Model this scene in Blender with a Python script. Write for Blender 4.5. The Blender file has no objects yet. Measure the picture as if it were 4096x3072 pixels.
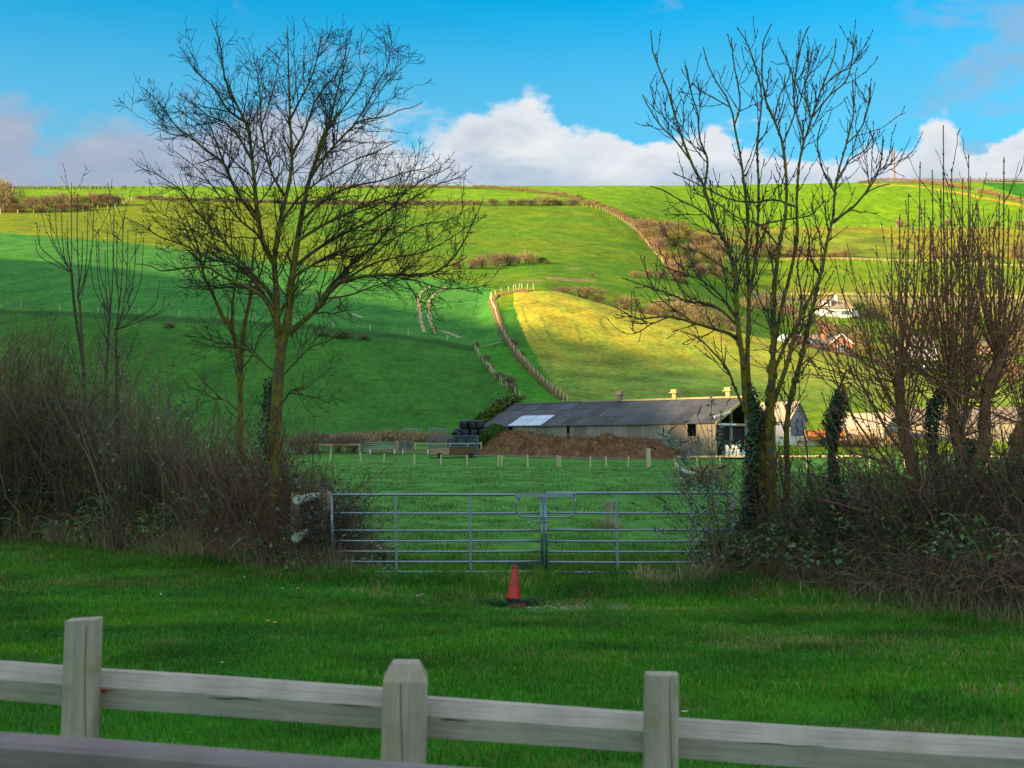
import bpy, math, random
import numpy as np
from mathutils import Vector, Matrix
rng = np.random.default_rng(7)
random.seed(7)
SC = bpy.context.scene
COL = SC.collection
PI = math.pi

# ------------------------------------------------------------------ camera
CZ = 1.70                       # eye height above the lawn by the fence
FPX = 5000.0                    # focal length in photo pixels (4096 wide)
PITCH = math.atan(254 / FPX)
cp, sp = math.cos(PITCH), math.sin(PITCH)

def uv(px, py):
    """photo pixel -> slopes (x/y, z/y) of the sight line"""
    a = (np.asarray(px, float) - 2048) / FPX
    b = (1536 - np.asarray(py, float)) / FPX
    Y = cp - b * sp
    return a / Y, (sp + b * cp) / Y

def at(px, py, d):
    u, v = uv(px, py)
    return np.array([u * d, d, CZ + v * d])

def proj(x, y, z):
    y = np.maximum(np.asarray(y, float), 0.05)
    z = np.asarray(z, float) - CZ
    f = y * cp + z * sp
    up = -y * sp + z * cp
    f = np.maximum(f, 0.05)
    return 2048 + FPX * np.asarray(x, float) / f, 1536 - FPX * up / f

cam_d = bpy.data.cameras.new('camera'); cam = bpy.data.objects.new('camera', cam_d); COL.objects.link(cam)
cam_d.sensor_width = 36; cam_d.lens = FPX / 4096 * 36
cam.location = (0, 0, CZ); cam.rotation_euler = (PI / 2 + PITCH, 0, 0)
cam_d.clip_start = 0.05; cam_d.clip_end = 12000
cam_d.dof.use_dof = True; cam_d.dof.focus_distance = 26; cam_d.dof.aperture_fstop = 5.6
SC.camera = cam

# ------------------------------------------------------------------ mesh helpers
def mesh_from(name, V, faces_list, cols=None, smooth=False):
    """V (N,3); faces_list = list of int arrays (M,k); cols (N,3)/(N,4) -> point colour attribute 'tint'"""
    me = bpy.data.meshes.new(name)
    V = np.asarray(V, np.float32)
    me.vertices.add(len(V)); me.vertices.foreach_set('co', V.ravel())
    fl = [np.asarray(f, np.int32) for f in faces_list if len(f)]
    tot = sum(f.size for f in fl); npoly = sum(len(f) for f in fl)
    me.loops.add(tot); me.loops.foreach_set('vertex_index', np.concatenate([f.ravel() for f in fl]))
    me.polygons.add(npoly)
    sizes = np.concatenate([np.full(len(f), f.shape[1], np.int32) for f in fl])
    starts = np.concatenate([[0], np.cumsum(sizes)[:-1]]).astype(np.int32)
    me.polygons.foreach_set('loop_start', starts)
    try: me.polygons.foreach_set('loop_total', sizes)
    except Exception: pass
    if cols is not None:
        cols = np.asarray(cols, np.float32)
        if cols.shape[1] == 3: cols = np.concatenate([cols, np.ones((len(cols), 1), np.float32)], 1)
        at_ = me.attributes.new('tint', 'FLOAT_COLOR', 'POINT'); at_.data.foreach_set('color', cols.ravel())
    me.polygons.foreach_set('use_smooth', np.full(npoly, bool(smooth)))
    me.update(calc_edges=True); me.validate()
    return me

def link(name, me, mat=None, parent=None, loc=None):
    o = bpy.data.objects.new(name, me); COL.objects.link(o)
    if mat is not None and me is not None:
        for m in (mat if isinstance(mat, (list, tuple)) else [mat]): me.materials.append(m)
    if parent is not None: o.parent = parent
    if loc is not None: o.location = loc
    return o

def empty(name, loc, rz=0.0):
    o = bpy.data.objects.new(name, None); COL.objects.link(o); o.location = loc; o.rotation_euler = (0, 0, rz)
    o.empty_display_size = 0.2
    return o

def tag(o, label=None, cat=None, group=None, kind=None):
    if label: o['label'] = label
    if cat: o['category'] = cat
    if group: o['group'] = group
    if kind: o['kind'] = kind
    return o

class MB:
    """collects boxes, prisms, tubes into one mesh"""
    def __init__(s): s.V = []; s.F = {}; s.C = []; s.n = 0
    def add(s, V, F, col=None):
        V = np.asarray(V, float).reshape(-1, 3)
        for f in F:
            f = np.asarray(f, int)
            if f.ndim == 1: f = f[None]
            if len(f): s.F.setdefault(f.shape[1], []).append(f + s.n)
        s.V.append(V)
        c = np.ones((len(V), 3)) if col is None else np.broadcast_to(np.asarray(col, float), (len(V), 3))
        s.C.append(c); s.n += len(V)
        return s
    def box(s, c, size, rz=0.0, col=None, tilt=None):
        hx, hy, hz = np.asarray(size, float) / 2
        V = np.array([[x, y, z] for z in (-hz, hz) for y in (-hy, hy) for x in (-hx, hx)])
        if tilt is not None: V = V @ np.array(tilt).T
        R = np.array([[math.cos(rz), -math.sin(rz), 0], [math.sin(rz), math.cos(rz), 0], [0, 0, 1]])
        V = V @ R.T + np.asarray(c, float)
        F = [[0, 2, 3, 1], [4, 5, 7, 6], [0, 1, 5, 4], [2, 6, 7, 3], [0, 4, 6, 2], [1, 3, 7, 5]]
        return s.add(V, [np.array(F)], col)
    def bar(s, a, b, w, h, col=None):
        """rectangular bar from a to b, w across (horizontal), h vertical-ish"""
        a = np.asarray(a, float); b = np.asarray(b, float); t = b - a; t /= np.linalg.norm(t)
        ref = np.array([0, 0, 1.]) if abs(t[2]) < .95 else np.array([0, 1., 0])
        n = np.cross(t, ref); n /= np.linalg.norm(n); m = np.cross(n, t)
        V = [p + n * (sx * w / 2) + m * (sy * h / 2) for p in (a, b) for sy in (-1, 1) for sx in (-1, 1)]
        F = [[0, 2, 3, 1], [4, 5, 7, 6], [0, 1, 5, 4], [2, 6, 7, 3], [0, 4, 6, 2], [1, 3, 7, 5]]
        return s.add(V, [np.array(F)], col)
    def tube(s, pts, r, n=8, cap=True, col=None):
        pts = np.asarray(pts, float); K = len(pts)
        r = np.broadcast_to(np.asarray(r, float), (K,))
        V, F = tube_arrays(pts[None], r[None], n)
        fs = [F]
        if cap: fs += [np.arange(n)[::-1][None], (np.arange(n) + (K - 1) * n)[None]]
        return s.add(V, fs, col)
    def lathe(s, prof, n=16, c=(0, 0, 0), col=None):
        prof = np.asarray(prof, float); K = len(prof)
        a = np.arange(n) * 2 * PI / n
        V = np.stack([prof[:, 0][:, None] * np.cos(a), prof[:, 0][:, None] * np.sin(a), np.repeat(prof[:, 1][:, None], n, 1)], -1).reshape(-1, 3) + np.asarray(c, float)
        i = np.arange(K - 1)[:, None] * n; j = np.arange(n)[None]; k = (j + 1) % n
        F = np.stack([i + j, i + k, i + n + k, i + n + j], -1).reshape(-1, 4)
        return s.add(V, [F, np.arange(n)[::-1][None], (np.arange(n) + (K - 1) * n)[None]], col)
    def poly(s, pts, col=None): return s.add(pts, [np.arange(len(pts))[None]], col)
    def prism(s, poly, vec, col=None):
        """polygon (list of 3D points) extruded by vec"""
        P = np.asarray(poly, float); n = len(P); V = np.concatenate([P, P + np.asarray(vec, float)])
        sides = np.array([[i, (i + 1) % n, n + (i + 1) % n, n + i] for i in range(n)])
        return s.add(V, [np.arange(n)[::-1][None], (np.arange(n) + n)[None], sides], col)
    def build(s, name, mat, parent=None, loc=None, smooth=False, colour=True):
        V = np.concatenate(s.V); C = np.concatenate(s.C)
        me = mesh_from(name, V, [np.concatenate(f) for f in s.F.values()], C if colour else None, smooth)
        o = link(name, me, mat, parent, loc)
        if parent is not None and loc is None:
            pl = np.array(parent.matrix_basis.translation)
        return o

def tube_arrays(P, R, n):
    """P (N,K,3), R (N,K) -> verts, quads for N tubes of n sides"""
    P = np.asarray(P, float); R = np.asarray(R, float); N, K, _ = P.shape
    T = np.gradient(P, axis=1); T /= np.maximum(np.linalg.norm(T, axis=2, keepdims=True), 1e-9)
    mean = P[:, -1] - P[:, 0]; mean /= np.maximum(np.linalg.norm(mean, axis=1, keepdims=True), 1e-9)
    ref = np.where(np.abs(mean[:, 2:3]) < 0.9, np.array([[0, 0, 1.]]), np.array([[0.3, 1., 0]]))
    nrm = np.cross(T, ref[:, None, :]); nrm /= np.maximum(np.linalg.norm(nrm, axis=2, keepdims=True), 1e-9)
    bi = np.cross(T, nrm)
    a = np.arange(n) * 2 * PI / n
    V = P[:, :, None, :] + R[:, :, None, None] * (np.cos(a)[None, None, :, None] * nrm[:, :, None, :] + np.sin(a)[None, None, :, None] * bi[:, :, None, :])
    base = (np.arange(N) * K * n)[:, None, None]; i = (np.arange(K - 1) * n)[None, :, None]; j = np.arange(n)[None, None]; k = (j + 1) % n
    F = np.stack([base + i + j, base + i + k, base + i + n + k, base + i + n + j], -1).reshape(-1, 4)
    return V.reshape(-1, 3), F

def unit(v): return v / np.maximum(np.linalg.norm(v, axis=-1, keepdims=True), 1e-9)

def spline(pts, K):
    """Catmull-Rom through pts, resampled to K points evenly"""
    P = np.asarray(pts, float)
    if len(P) == 2: return P[0] + (P[1] - P[0]) * np.linspace(0, 1, K)[:, None]
    Q = np.vstack([2 * P[0] - P[1], P, 2 * P[-1] - P[-2]]); out = []
    for i in range(1, len(Q) - 2):
        t = np.linspace(0, 1, 12, endpoint=False)[:, None]
        p0, p1, p2, p3 = Q[i - 1], Q[i], Q[i + 1], Q[i + 2]
        out.append(.5 * (2 * p1 + (p2 - p0) * t + (2 * p0 - 5 * p1 + 4 * p2 - p3) * t ** 2 + (3 * p1 - p0 - 3 * p2 + p3) * t ** 3))
    out = np.vstack(out + [P[-1:]])
    s = np.concatenate([[0], np.cumsum(np.linalg.norm(np.diff(out, axis=0), axis=1))])
    q = np.linspace(0, s[-1], K)
    return np.stack([np.interp(q, s, out[:, k]) for k in range(3)], 1) if P.shape[1] == 3 else np.stack([np.interp(q, s, out[:, k]) for k in range(P.shape[1])], 1)

# ------------------------------------------------------------------ materials
class NT:
    def __init__(s, nt): s.nt = nt; s.N = nt.nodes; s.L = nt.links
    def n(s, t, **kw):
        nd = s.N.new(t)
        for k, v in kw.items():
            if k.startswith('i_'):
                key = k[2:]; key = int(key) if key.isdigit() else key.replace('_', ' ')
                if hasattr(v, 'links') or isinstance(v, bpy.types.NodeSocket): s.L.new(v, nd.inputs[key])
                else: nd.inputs[key].default_value = v
            else: setattr(nd, k, v)
        return nd
    def math(s, op, a, b=0.0, clamp=False):
        nd = s.N.new('ShaderNodeMath'); nd.operation = op; nd.use_clamp = clamp
        for i, v in enumerate((a, b)):
            if isinstance(v, bpy.types.NodeSocket): s.L.new(v, nd.inputs[i])
            else: nd.inputs[i].default_value = v
        return nd.outputs[0]
    def mix(s, fac, a, b, blend='MIX'):
        nd = s.N.new('ShaderNodeMix'); nd.data_type = 'RGBA'; nd.blend_type = blend; nd.clamp_result = False
        for sock, v in ((nd.inputs[0], fac), (nd.inputs[6], a), (nd.inputs[7], b)):
            if isinstance(v, bpy.types.NodeSocket): s.L.new(v, sock)
            else: sock.default_value = (*v, 1) if isinstance(v, (tuple, list)) and len(v) == 3 else v
        return nd.outputs[2]
    def ramp(s, fac, stops, interp='LINEAR'):
        nd = s.N.new('ShaderNodeValToRGB'); nd.color_ramp.interpolation = interp
        e = nd.color_ramp.elements
        while len(e) < len(stops): e.new(.5)
        for el, (p, c) in zip(e, stops): el.position = p; el.color = (*c, 1) if len(c) == 3 else c
        s.L.new(fac, nd.inputs[0]); return nd.outputs[0]
    def noise(s, vec, scale, detail=4, rough=.55, dist=0.0):
        nd = s.N.new('ShaderNodeTexNoise'); nd.inputs['Scale'].default_value = scale; nd.inputs['Detail'].default_value = detail
        nd.inputs['Roughness'].default_value = rough; nd.inputs['Distortion'].default_value = dist
        if vec is not None: s.L.new(vec, nd.inputs['Vector'])
        return nd.outputs['Fac']
    def mapping(s, vec, scale=(1, 1, 1), loc=(0, 0, 0), rot=(0, 0, 0)):
        nd = s.N.new('ShaderNodeMapping'); nd.inputs['Scale'].default_value = scale; nd.inputs['Location'].default_value = loc; nd.inputs['Rotation'].default_value = rot
        s.L.new(vec, nd.inputs['Vector']); return nd.outputs[0]

def new_mat(name):
    m = bpy.data.materials.new(name); m.use_nodes = True; m.node_tree.nodes.clear()
    return m, NT(m.node_tree)

def finish(t, color, rough=.8, bump=None, bump_s=.3, bump_d=.02, spec=.3, metal=0.0, translucent=0.0):
    b = t.n('ShaderNodeBsdfPrincipled')
    if isinstance(color, bpy.types.NodeSocket): t.L.new(color, b.inputs['Base Color'])
    else: b.inputs['Base Color'].default_value = (*color, 1)
    if isinstance(rough, bpy.types.NodeSocket): t.L.new(rough, b.inputs['Roughness'])
    else: b.inputs['Roughness'].default_value = rough
    b.inputs['Specular IOR Level'].default_value = spec; b.inputs['Metallic'].default_value = metal
    if bump is not None:
        bn = t.n('ShaderNodeBump'); bn.inputs['Strength'].default_value = bump_s; bn.inputs['Distance'].default_value = bump_d
        t.L.new(bump, bn.inputs['Height']); t.L.new(bn.outputs[0], b.inputs['Normal'])
    out = t.n('ShaderNodeOutputMaterial'); sh = b.outputs[0]
    if translucent > 0:
        tr = t.n('ShaderNodeBsdfTranslucent')
        if isinstance(color, bpy.types.NodeSocket): t.L.new(color, tr.inputs['Color'])
        else: tr.inputs['Color'].default_value = (*color, 1)
        mx = t.n('ShaderNodeMixShader'); mx.inputs[0].default_value = translucent
        t.L.new(sh, mx.inputs[1]); t.L.new(tr.outputs[0], mx.inputs[2]); sh = mx.outputs[0]
    t.L.new(sh, out.inputs[0])

def simple(name, col, var=.25, scale=6.0, rough=.8, metal=0.0, spec=.3, bump=0.0, stretch=(1, 1, 1), tint=True, bump_d=.01):
    """procedural: colour attribute 'tint' x base colour x noise"""
    m, t = new_mat(name)
    tc = t.n('ShaderNodeTexCoord').outputs['Object']
    v = t.mapping(tc, stretch)
    n1 = t.noise(v, scale, 6, .6)
    n2 = t.noise(v, scale * 5.3, 4, .6)
    f = t.math('ADD', t.math('MULTIPLY', n1, .65), t.math('MULTIPLY', n2, .35))
    c = t.mix(f, tuple(max(0, x * (1 - var * 1.6)) for x in col), tuple(min(1, x * (1 + var * 1.6)) for x in col))
    if tint:
        a = t.n('ShaderNodeAttribute', attribute_name='tint').outputs['Color']
        c = t.mix(1.0, c, a, 'MULTIPLY')
    finish(t, c, rough, f if bump > 0 else None, bump, bump_d, spec, metal)
    return m
# ------------------------------------------------------------------ light
SUN_EL = math.radians(13.0)
SX, SY = -0.90, -0.436                      # horizontal direction towards the sun (left, a little behind)
S = np.array([SX * math.cos(SUN_EL), SY * math.cos(SUN_EL), math.sin(SUN_EL)]); S /= np.linalg.norm(S)
sun_d = bpy.data.lights.new('sun', 'SUN'); sun_d.energy = 4.7; sun_d.angle = math.radians(.55); sun_d.color = (1.0, .74, .38)
sun = bpy.data.objects.new('sun', sun_d); COL.objects.link(sun); sun.location = (-60, -30, 60)
sun.rotation_euler = Vector(S).to_track_quat('Z', 'Y').to_euler()

w = bpy.data.worlds.new('World'); SC.world = w; w.use_nodes = True; w.node_tree.nodes.clear()
t = NT(w.node_tree)
dirv = t.n('ShaderNodeTexCoord').outputs['Generated']
sep = t.n('ShaderNodeSeparateXYZ'); t.L.new(dirv, sep.inputs[0])
X, Y, Z = sep.outputs
az = t.math('ARCTAN2', X, Y)
el = t.math('ARCSINE', Z)
sky = t.n('ShaderNodeTexSky', sky_type='NISHITA', sun_disc=False)
sky.sun_elevation = SUN_EL; sky.sun_rotation = math.atan2(SX, SY); sky.altitude = 100; sky.air_density = 1.0; sky.dust_density = .4; sky.ozone_density = 2.5
hs = t.n('ShaderNodeHueSaturation'); hs.inputs['Hue'].default_value = .485; hs.inputs['Saturation'].default_value = 1.35; hs.inputs['Value'].default_value = 1.0
t.L.new(sky.outputs[0], hs.inputs['Color'])
blue = t.mix(1.0, hs.outputs[0], (.0, 1.12, 1.22), 'MULTIPLY')
blue = t.mix(1.0, blue, (0, 0, 0), 'LIGHTEN')
# clouds: a bank whose top follows the azimuth, with thin veils above it
comb = t.n('ShaderNodeCombineXYZ'); t.L.new(az, comb.inputs[0]); t.L.new(t.math('MULTIPLY', el, 1.7), comb.inputs[1])
n_big = t.noise(comb.outputs[0], 9.0, 3, .5, .4)
n_edge = t.noise(comb.outputs[0], 17.0, 10, .58, .15)
n_in = t.noise(t.mapping(comb.outputs[0], (1, 1.6, 1), (3, 1, 0)), 13.0, 7, .55, .5)
fc = t.n('ShaderNodeFloatCurve'); t.L.new(t.math('ADD', t.math('MULTIPLY', az, 1 / 1.2), .5), fc.inputs['Value'])
tops = [(-1500, 500), (-300, 360), (60, 360), (200, 470), (330, 395), (560, 440), (800, 430), (1100, 400), (1400, 430), (1620, 500), (1800, 470), (1960, 405), (2080, 385), (2180, 445), (2300, 478), (2480, 478), (2700, 545), (3000, 560), (3300, 500), (3480, 470), (3640, 505), (3790, 468), (3890, 555), (3980, 520), (4090, 500), (4400, 430), (5600, 500)]
cv = fc.mapping.curves[0]
pts = [(0.0, .30)]
for px, py in tops:
    u_, v_ = uv(px, py); a_ = math.atan(u_); e_ = math.atan(v_ * math.cos(a_)); pts.append((a_ / 1.2 + .5, (e_ + .001) / .8))
pts.append((1.0, .30))
cv.points[0].location = pts[0]; cv.points[1].location = pts[-1]
for p_ in pts[1:-1]: cv.points.new(*p_)
for p_ in cv.points: p_.handle_type = 'AUTO'
fc.mapping.update()
top = t.math('MULTIPLY', fc.outputs[0], .8)
dlt = t.math('ADD', t.math('SUBTRACT', top, el), t.math('ADD', t.math('MULTIPLY', t.math('SUBTRACT', n_edge, .5), .105), t.math('MULTIPLY', t.math('SUBTRACT', n_big, .5), .085)))
softn = t.ramp(az, [(0.0, (.060,) * 3), (.30, (.048,) * 3), (.55, (.017,) * 3), (1.0, (.017,) * 3)])
az01 = t.math('ADD', t.math('MULTIPLY', az, 1.2), .5)
t.L.new(az01, softn.node.inputs[0])
bank = t.math('ADD', t.math('DIVIDE', dlt, softn), .25, True)
bank = t.n('ShaderNodeMapRange', interpolation_type='SMOOTHERSTEP', i_0=bank).outputs[0]
bank = t.math('MULTIPLY', bank, .90)
veil_n = t.noise(t.mapping(comb.outputs[0], (1, 1.9, 1), (.35, .2, 0), (0, 0, -.25)), 4.2, 6, .55, .6)
veil = t.n('ShaderNodeMapRange', interpolation_type='SMOOTHSTEP'); t.L.new(veil_n, veil.inputs[0]); veil.inputs[1].default_value = .42; veil.inputs[2].default_value = .78
lowpale = t.n('ShaderNodeMapRange', interpolation_type='SMOOTHSTEP', i_0=el, i_1=.36, i_2=.24).outputs[0]
veil_f = t.math('MULTIPLY', veil.outputs[0], .45)
puff_n = t.noise(t.mapping(comb.outputs[0], (1, 1.3, 1), (7.31, 2.2, 0)), 8.5, 8, .6, .3)
puff = t.n('ShaderNodeMapRange', interpolation_type='SMOOTHSTEP'); t.L.new(puff_n, puff.inputs[0]); puff.inputs[1].default_value = .60; puff.inputs[2].default_value = .76
pthr = t.math('MULTIPLY', t.n('ShaderNodeMapRange', interpolation_type='SMOOTHSTEP', i_0=az, i_1=.22, i_2=.34).outputs[0], -.13); t.L.new(t.math('ADD', pthr, .60), puff.inputs[1]); t.L.new(t.math('ADD', pthr, .78), puff.inputs[2])
cl_in = t.ramp(n_in, [(.28, (.42, .50, .66)), (.50, (.58, .62, .73)), (.72, (.82, .81, .83))])
edge_b = t.n('ShaderNodeMapRange', interpolation_type='SMOOTHSTEP'); t.L.new(dlt, edge_b.inputs[0]); edge_b.inputs[1].default_value = .075; edge_b.inputs[2].default_value = .0
lit = t.math('MULTIPLY', edge_b.outputs[0], t.math('MULTIPLY', t.n('ShaderNodeMapRange', interpolation_type='SMOOTHSTEP', i_0=az, i_1=-.22, i_2=-.02).outputs[0], .8))
cl_hi = t.ramp(n_in, [(.32, (.46, .57, .74)), (.50, (.70, .76, .84)), (.66, (1.04, 1.02, 1.0))])
cl_in = t.mix(t.n('ShaderNodeMapRange', interpolation_type='SMOOTHSTEP', i_0=az, i_1=-.24, i_2=-.04).outputs[0], cl_in, cl_hi)
cl = t.mix(lit, cl_in, (1.12, 1.08, 1.08))
grey = t.n('ShaderNodeMapRange', interpolation_type='SMOOTHSTEP', i_0=az, i_1=-.05, i_2=-.33).outputs[0]
cl = t.mix(t.math('MULTIPLY', grey, .55), cl, (.43, .47, .63))
blue_v = t.mix(veil_f, blue, (.20, .58, .86))
blue_v = t.mix(t.math('MULTIPLY', puff.outputs[0], .55), blue_v, (.38, .46, .66))
CLOUD_GAIN = 1.0
skyc = blue_v
bg1 = t.n('ShaderNodeBackground'); t.L.new(blue, bg1.inputs[0]); bg1.inputs[1].default_value = .067
# cloud radiance relative to the Background strength of the sky
bg2 = t.n('ShaderNodeBackground'); bg2.inputs[1].default_value = 1.0
out = t.n('ShaderNodeOutputWorld')
veilc = t.n('ShaderNodeBackground'); veilc.inputs[0].default_value = (.02, .48, .80, 1); veilc.inputs[1].default_value = .31
puffc = t.n('ShaderNodeBackground'); puffc.inputs[0].default_value = (.42, .47, .62, 1); puffc.inputs[1].default_value = .30
t.L.new(cl, bg2.inputs[0]); bg2.inputs[1].default_value = .265
m1 = t.n('ShaderNodeMixShader'); t.L.new(veil_f, m1.inputs[0]); t.L.new(bg1.outputs[0], m1.inputs[1]); t.L.new(veilc.outputs[0], m1.inputs[2])
pale = t.n('ShaderNodeBackground'); pale.inputs[0].default_value = (.30, .62, .82, 1); pale.inputs[1].default_value = .30
m1b = t.n('ShaderNodeMixShader'); t.L.new(t.math('MULTIPLY', lowpale, .42), m1b.inputs[0]); t.L.new(m1.outputs[0], m1b.inputs[1]); t.L.new(pale.outputs[0], m1b.inputs[2])
m2 = t.n('ShaderNodeMixShader'); t.L.new(t.math('MULTIPLY', puff.outputs[0], .6), m2.inputs[0]); t.L.new(m1b.outputs[0], m2.inputs[1]); t.L.new(puffc.outputs[0], m2.inputs[2])
m3 = t.n('ShaderNodeMixShader'); t.L.new(bank, m3.inputs[0]); t.L.new(m2.outputs[0], m3.inputs[1]); t.L.new(bg2.outputs[0], m3.inputs[2])
# unseen broken cloud added around and overhead to lift the ambient light
over = t.math('MAXIMUM', t.n('ShaderNodeMapRange', interpolation_type='SMOOTHSTEP', i_0=el, i_1=.44, i_2=.62).outputs[0],
              t.n('ShaderNodeMapRange', interpolation_type='SMOOTHSTEP', i_0=t.math('ABSOLUTE', az), i_1=.55, i_2=.8).outputs[0])
cov = t.n('ShaderNodeMapRange', interpolation_type='SMOOTHSTEP', i_0=t.noise(dirv, 2.2, 5, .55), i_1=.34, i_2=.56).outputs[0]
bg3 = t.n('ShaderNodeBackground'); bg3.inputs[0].default_value = (.78, .91, 1.0, 1); bg3.inputs[1].default_value = .36
m4 = t.n('ShaderNodeMixShader'); t.L.new(t.math('MULTIPLY', over, cov), m4.inputs[0]); t.L.new(m3.outputs[0], m4.inputs[1]); t.L.new(bg3.outputs[0], m4.inputs[2])
t.L.new(m4.outputs[0], out.inputs[0])

SC.view_settings.view_transform = 'Standard'; SC.view_settings.look = 'None'
SC.view_settings.exposure = 1.68; SC.view_settings.gamma = 1

# ------------------------------------------------------------------ terrain
NEAR = [(-400, .4), (-60, .1), (0, 0), (4, 0), (10, -.06), (18, -.2), (30, -.2), (60, -.15), (118, -.15), (150, .30)]
COLS = {
 -400:  [(190, 1730), (285, 1232), (480, 920), (570, 850), (810, 752)],
 0:     [(190, 1730), (280, 1236), (470, 930), (560, 855), (800, 752)],
 700:   [(190, 1735), (280, 1264), (440, 1002), (540, 895), (640, 800), (830, 750)],
 1300:  [(187, 1740), (275, 1303), (410, 1080), (540, 935), (670, 812), (850, 749)],
 1700:  [(186, 1742), (268, 1347), (395, 1110), (540, 950), (685, 817), (855, 746)],
 1900:  [(186, 1745), (262, 1393), (310, 1240), (345, 1168), (395, 1112), (540, 955), (690, 817), (857, 745)],
 2000:  [(184, 1700), (205, 1590), (250, 1420), (300, 1215), (330, 1172), (395, 1114), (540, 958), (690, 816), (858, 747)],
 2140:  [(178, 1740), (205, 1602), (250, 1405), (300, 1195), (316, 1156), (350, 1150), (400, 1105), (540, 962), (690, 815), (860, 747)],
 2330:  [(175, 1745), (205, 1608), (250, 1430), (295, 1225), (314, 1196), (350, 1192), (400, 1125), (540, 972), (690, 815), (862, 747)],
 2500:  [(172, 1750), (205, 1612), (250, 1440), (290, 1270), (312, 1240), (340, 1245), (400, 1155), (540, 992), (695, 825), (864, 746)],
 2770:  [(170, 1755), (205, 1618), (250, 1460), (290, 1310), (306, 1291), (335, 1302), (400, 1210), (540, 1050), (715, 870), (872, 743)],
 3141:  [(175, 1770), (205, 1650), (250, 1500), (285, 1390), (300, 1369), (330, 1385), (400, 1340), (465, 1265), (520, 1180), (620, 1032), (715, 910), (890, 737)],
 3400:  [(175, 1775), (205, 1675), (250, 1530), (285, 1440), (296, 1425), (330, 1442), (410, 1400), (470, 1265), (520, 1184), (620, 1032), (715, 906), (900, 733)],
 3550:  [(175, 1775), (205, 1690), (250, 1560), (280, 1490), (290, 1474), (330, 1484), (400, 1445), (470, 1290), (520, 1186), (620, 1036), (715, 906), (900, 729)],
 4096:  [(175, 1780), (205, 1710), (245, 1610), (270, 1562), (320, 1562), (400, 1490), (470, 1330), (520, 1198), (620, 1050), (715, 906), (900, 724)],
 4600:  [(175, 1780), (205, 1715), (245, 1620), (270, 1572), (320, 1565), (400, 1490), (470, 1330), (520, 1200), (620, 1055), (715, 906), (900, 724)],
}
def pchip(x, y, q):
    x = np.asarray(x, float); y = np.asarray(y, float); h = np.diff(x); dl = np.diff(y) / h; m = np.zeros_like(y)
    for i in range(1, len(x) - 1):
        if dl[i - 1] * dl[i] > 0:
            w1 = 2 * h[i] + h[i - 1]; w2 = h[i] + 2 * h[i - 1]; m[i] = (w1 + w2) / (w1 / dl[i - 1] + w2 / dl[i])
    m[0] = dl[0]; m[-1] = dl[-1]
    i = np.clip(np.searchsorted(x, q) - 1, 0, len(x) - 2); s = (q - x[i]) / h[i]
    return (2 * s**3 - 3 * s**2 + 1) * y[i] + (s**3 - 2 * s**2 + s) * h[i] * m[i] + (-2 * s**3 + 3 * s**2) * y[i + 1] + (s**3 - s**2) * h[i] * m[i + 1]
DG = np.concatenate([np.arange(-400, 160, 2.0), np.arange(160, 400, 1.0), np.arange(400, 1000, 2.0), np.arange(1000, 4001, 50.0)])
rows = {}
for px, ctl in COLS.items():
    d = [a for a, b in NEAR]; z = [b for a, b in NEAR]
    for dd, py in ctl:
        _, v_ = uv(px, py); d.append(dd); z.append(CZ + v_ * dd)
    dl_, zl = d[-1], z[-1]
    d += [dl_ + 120, dl_ + 500, 4001]; z += [zl + 14, zl + 20, zl - 40]
    rows[px] = pchip(d, z, DG)
PXC = np.array(sorted(rows)); TAB = np.array([rows[p] for p in PXC])
PXG = np.arange(-400, 4601, 20.0)
# smooth across columns (pchip in px)
T2 = np.empty((len(PXG), len(DG)))
for j in range(len(DG)): T2[:, j] = pchip(PXC, TAB[:, j], PXG)

def vnoise(x, y, seed=0):
    """smooth value noise, roughly -1..1"""
    x = np.asarray(x, float); y = np.asarray(y, float)
    xi = np.floor(x).astype(np.int64); yi = np.floor(y).astype(np.int64); fx = x - xi; fy = y - yi
    fx = fx * fx * (3 - 2 * fx); fy = fy * fy * (3 - 2 * fy)
    def h(a, b):
        n = (a * 374761393 + b * 668265263 + seed * 1442695) & 0xffffffff
        n = ((n ^ (n >> 13)) * 1274126177) & 0xffffffff
        return ((n ^ (n >> 16)) & 0xffff) / 32767.5 - 1
    return (h(xi, yi) * (1 - fx) + h(xi + 1, yi) * fx) * (1 - fy) + (h(xi, yi + 1) * (1 - fx) + h(xi + 1, yi + 1) * fx) * fy

def ground(x, y):
    x = np.asarray(x, float); y = np.asarray(y, float)
    px = np.clip(2048 + FPX * x / np.maximum(y, 1.0), -399, 4599.)
    px = np.where(y < 1.5, 2048, px)
    i = np.clip(((px + 400) / 20).astype(int), 0, len(PXG) - 2); f = (px - PXG[i]) / 20
    j = np.clip(np.searchsorted(DG, y) - 1, 0, len(DG) - 2); g = np.clip((y - DG[j]) / (DG[j + 1] - DG[j]), 0, 1)
    z = (T2[i, j] * (1 - g) + T2[i, j + 1] * g) * (1 - f) + (T2[i + 1, j] * (1 - g) + T2[i + 1, j + 1] * g) * f
    far = np.clip((y - 35) / 60, 0, 1)
    z = z + far * (.22 * vnoise(x / 13, y / 13, 3) + .10 * vnoise(x / 4, y / 4, 5)) * np.where(y > 160, 1, .5)
    near = np.clip(1 - (y - 40) / 50, 0, 1)
    z = z + near * (.030 * vnoise(x / 1.3, y / 1.3, 8) + .04 * vnoise(x / 3.7, y / 3.1, 9))
    fld = np.clip((y - 19) / 3, 0, 1) * np.clip((150 - y) / 20, 0, 1)
    z = z + fld * .09 * np.clip(vnoise(x / 1.1, y / 1.6, 11) + vnoise(x / .5, y / .7, 12) * .5, 0, 2)
    return z

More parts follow.
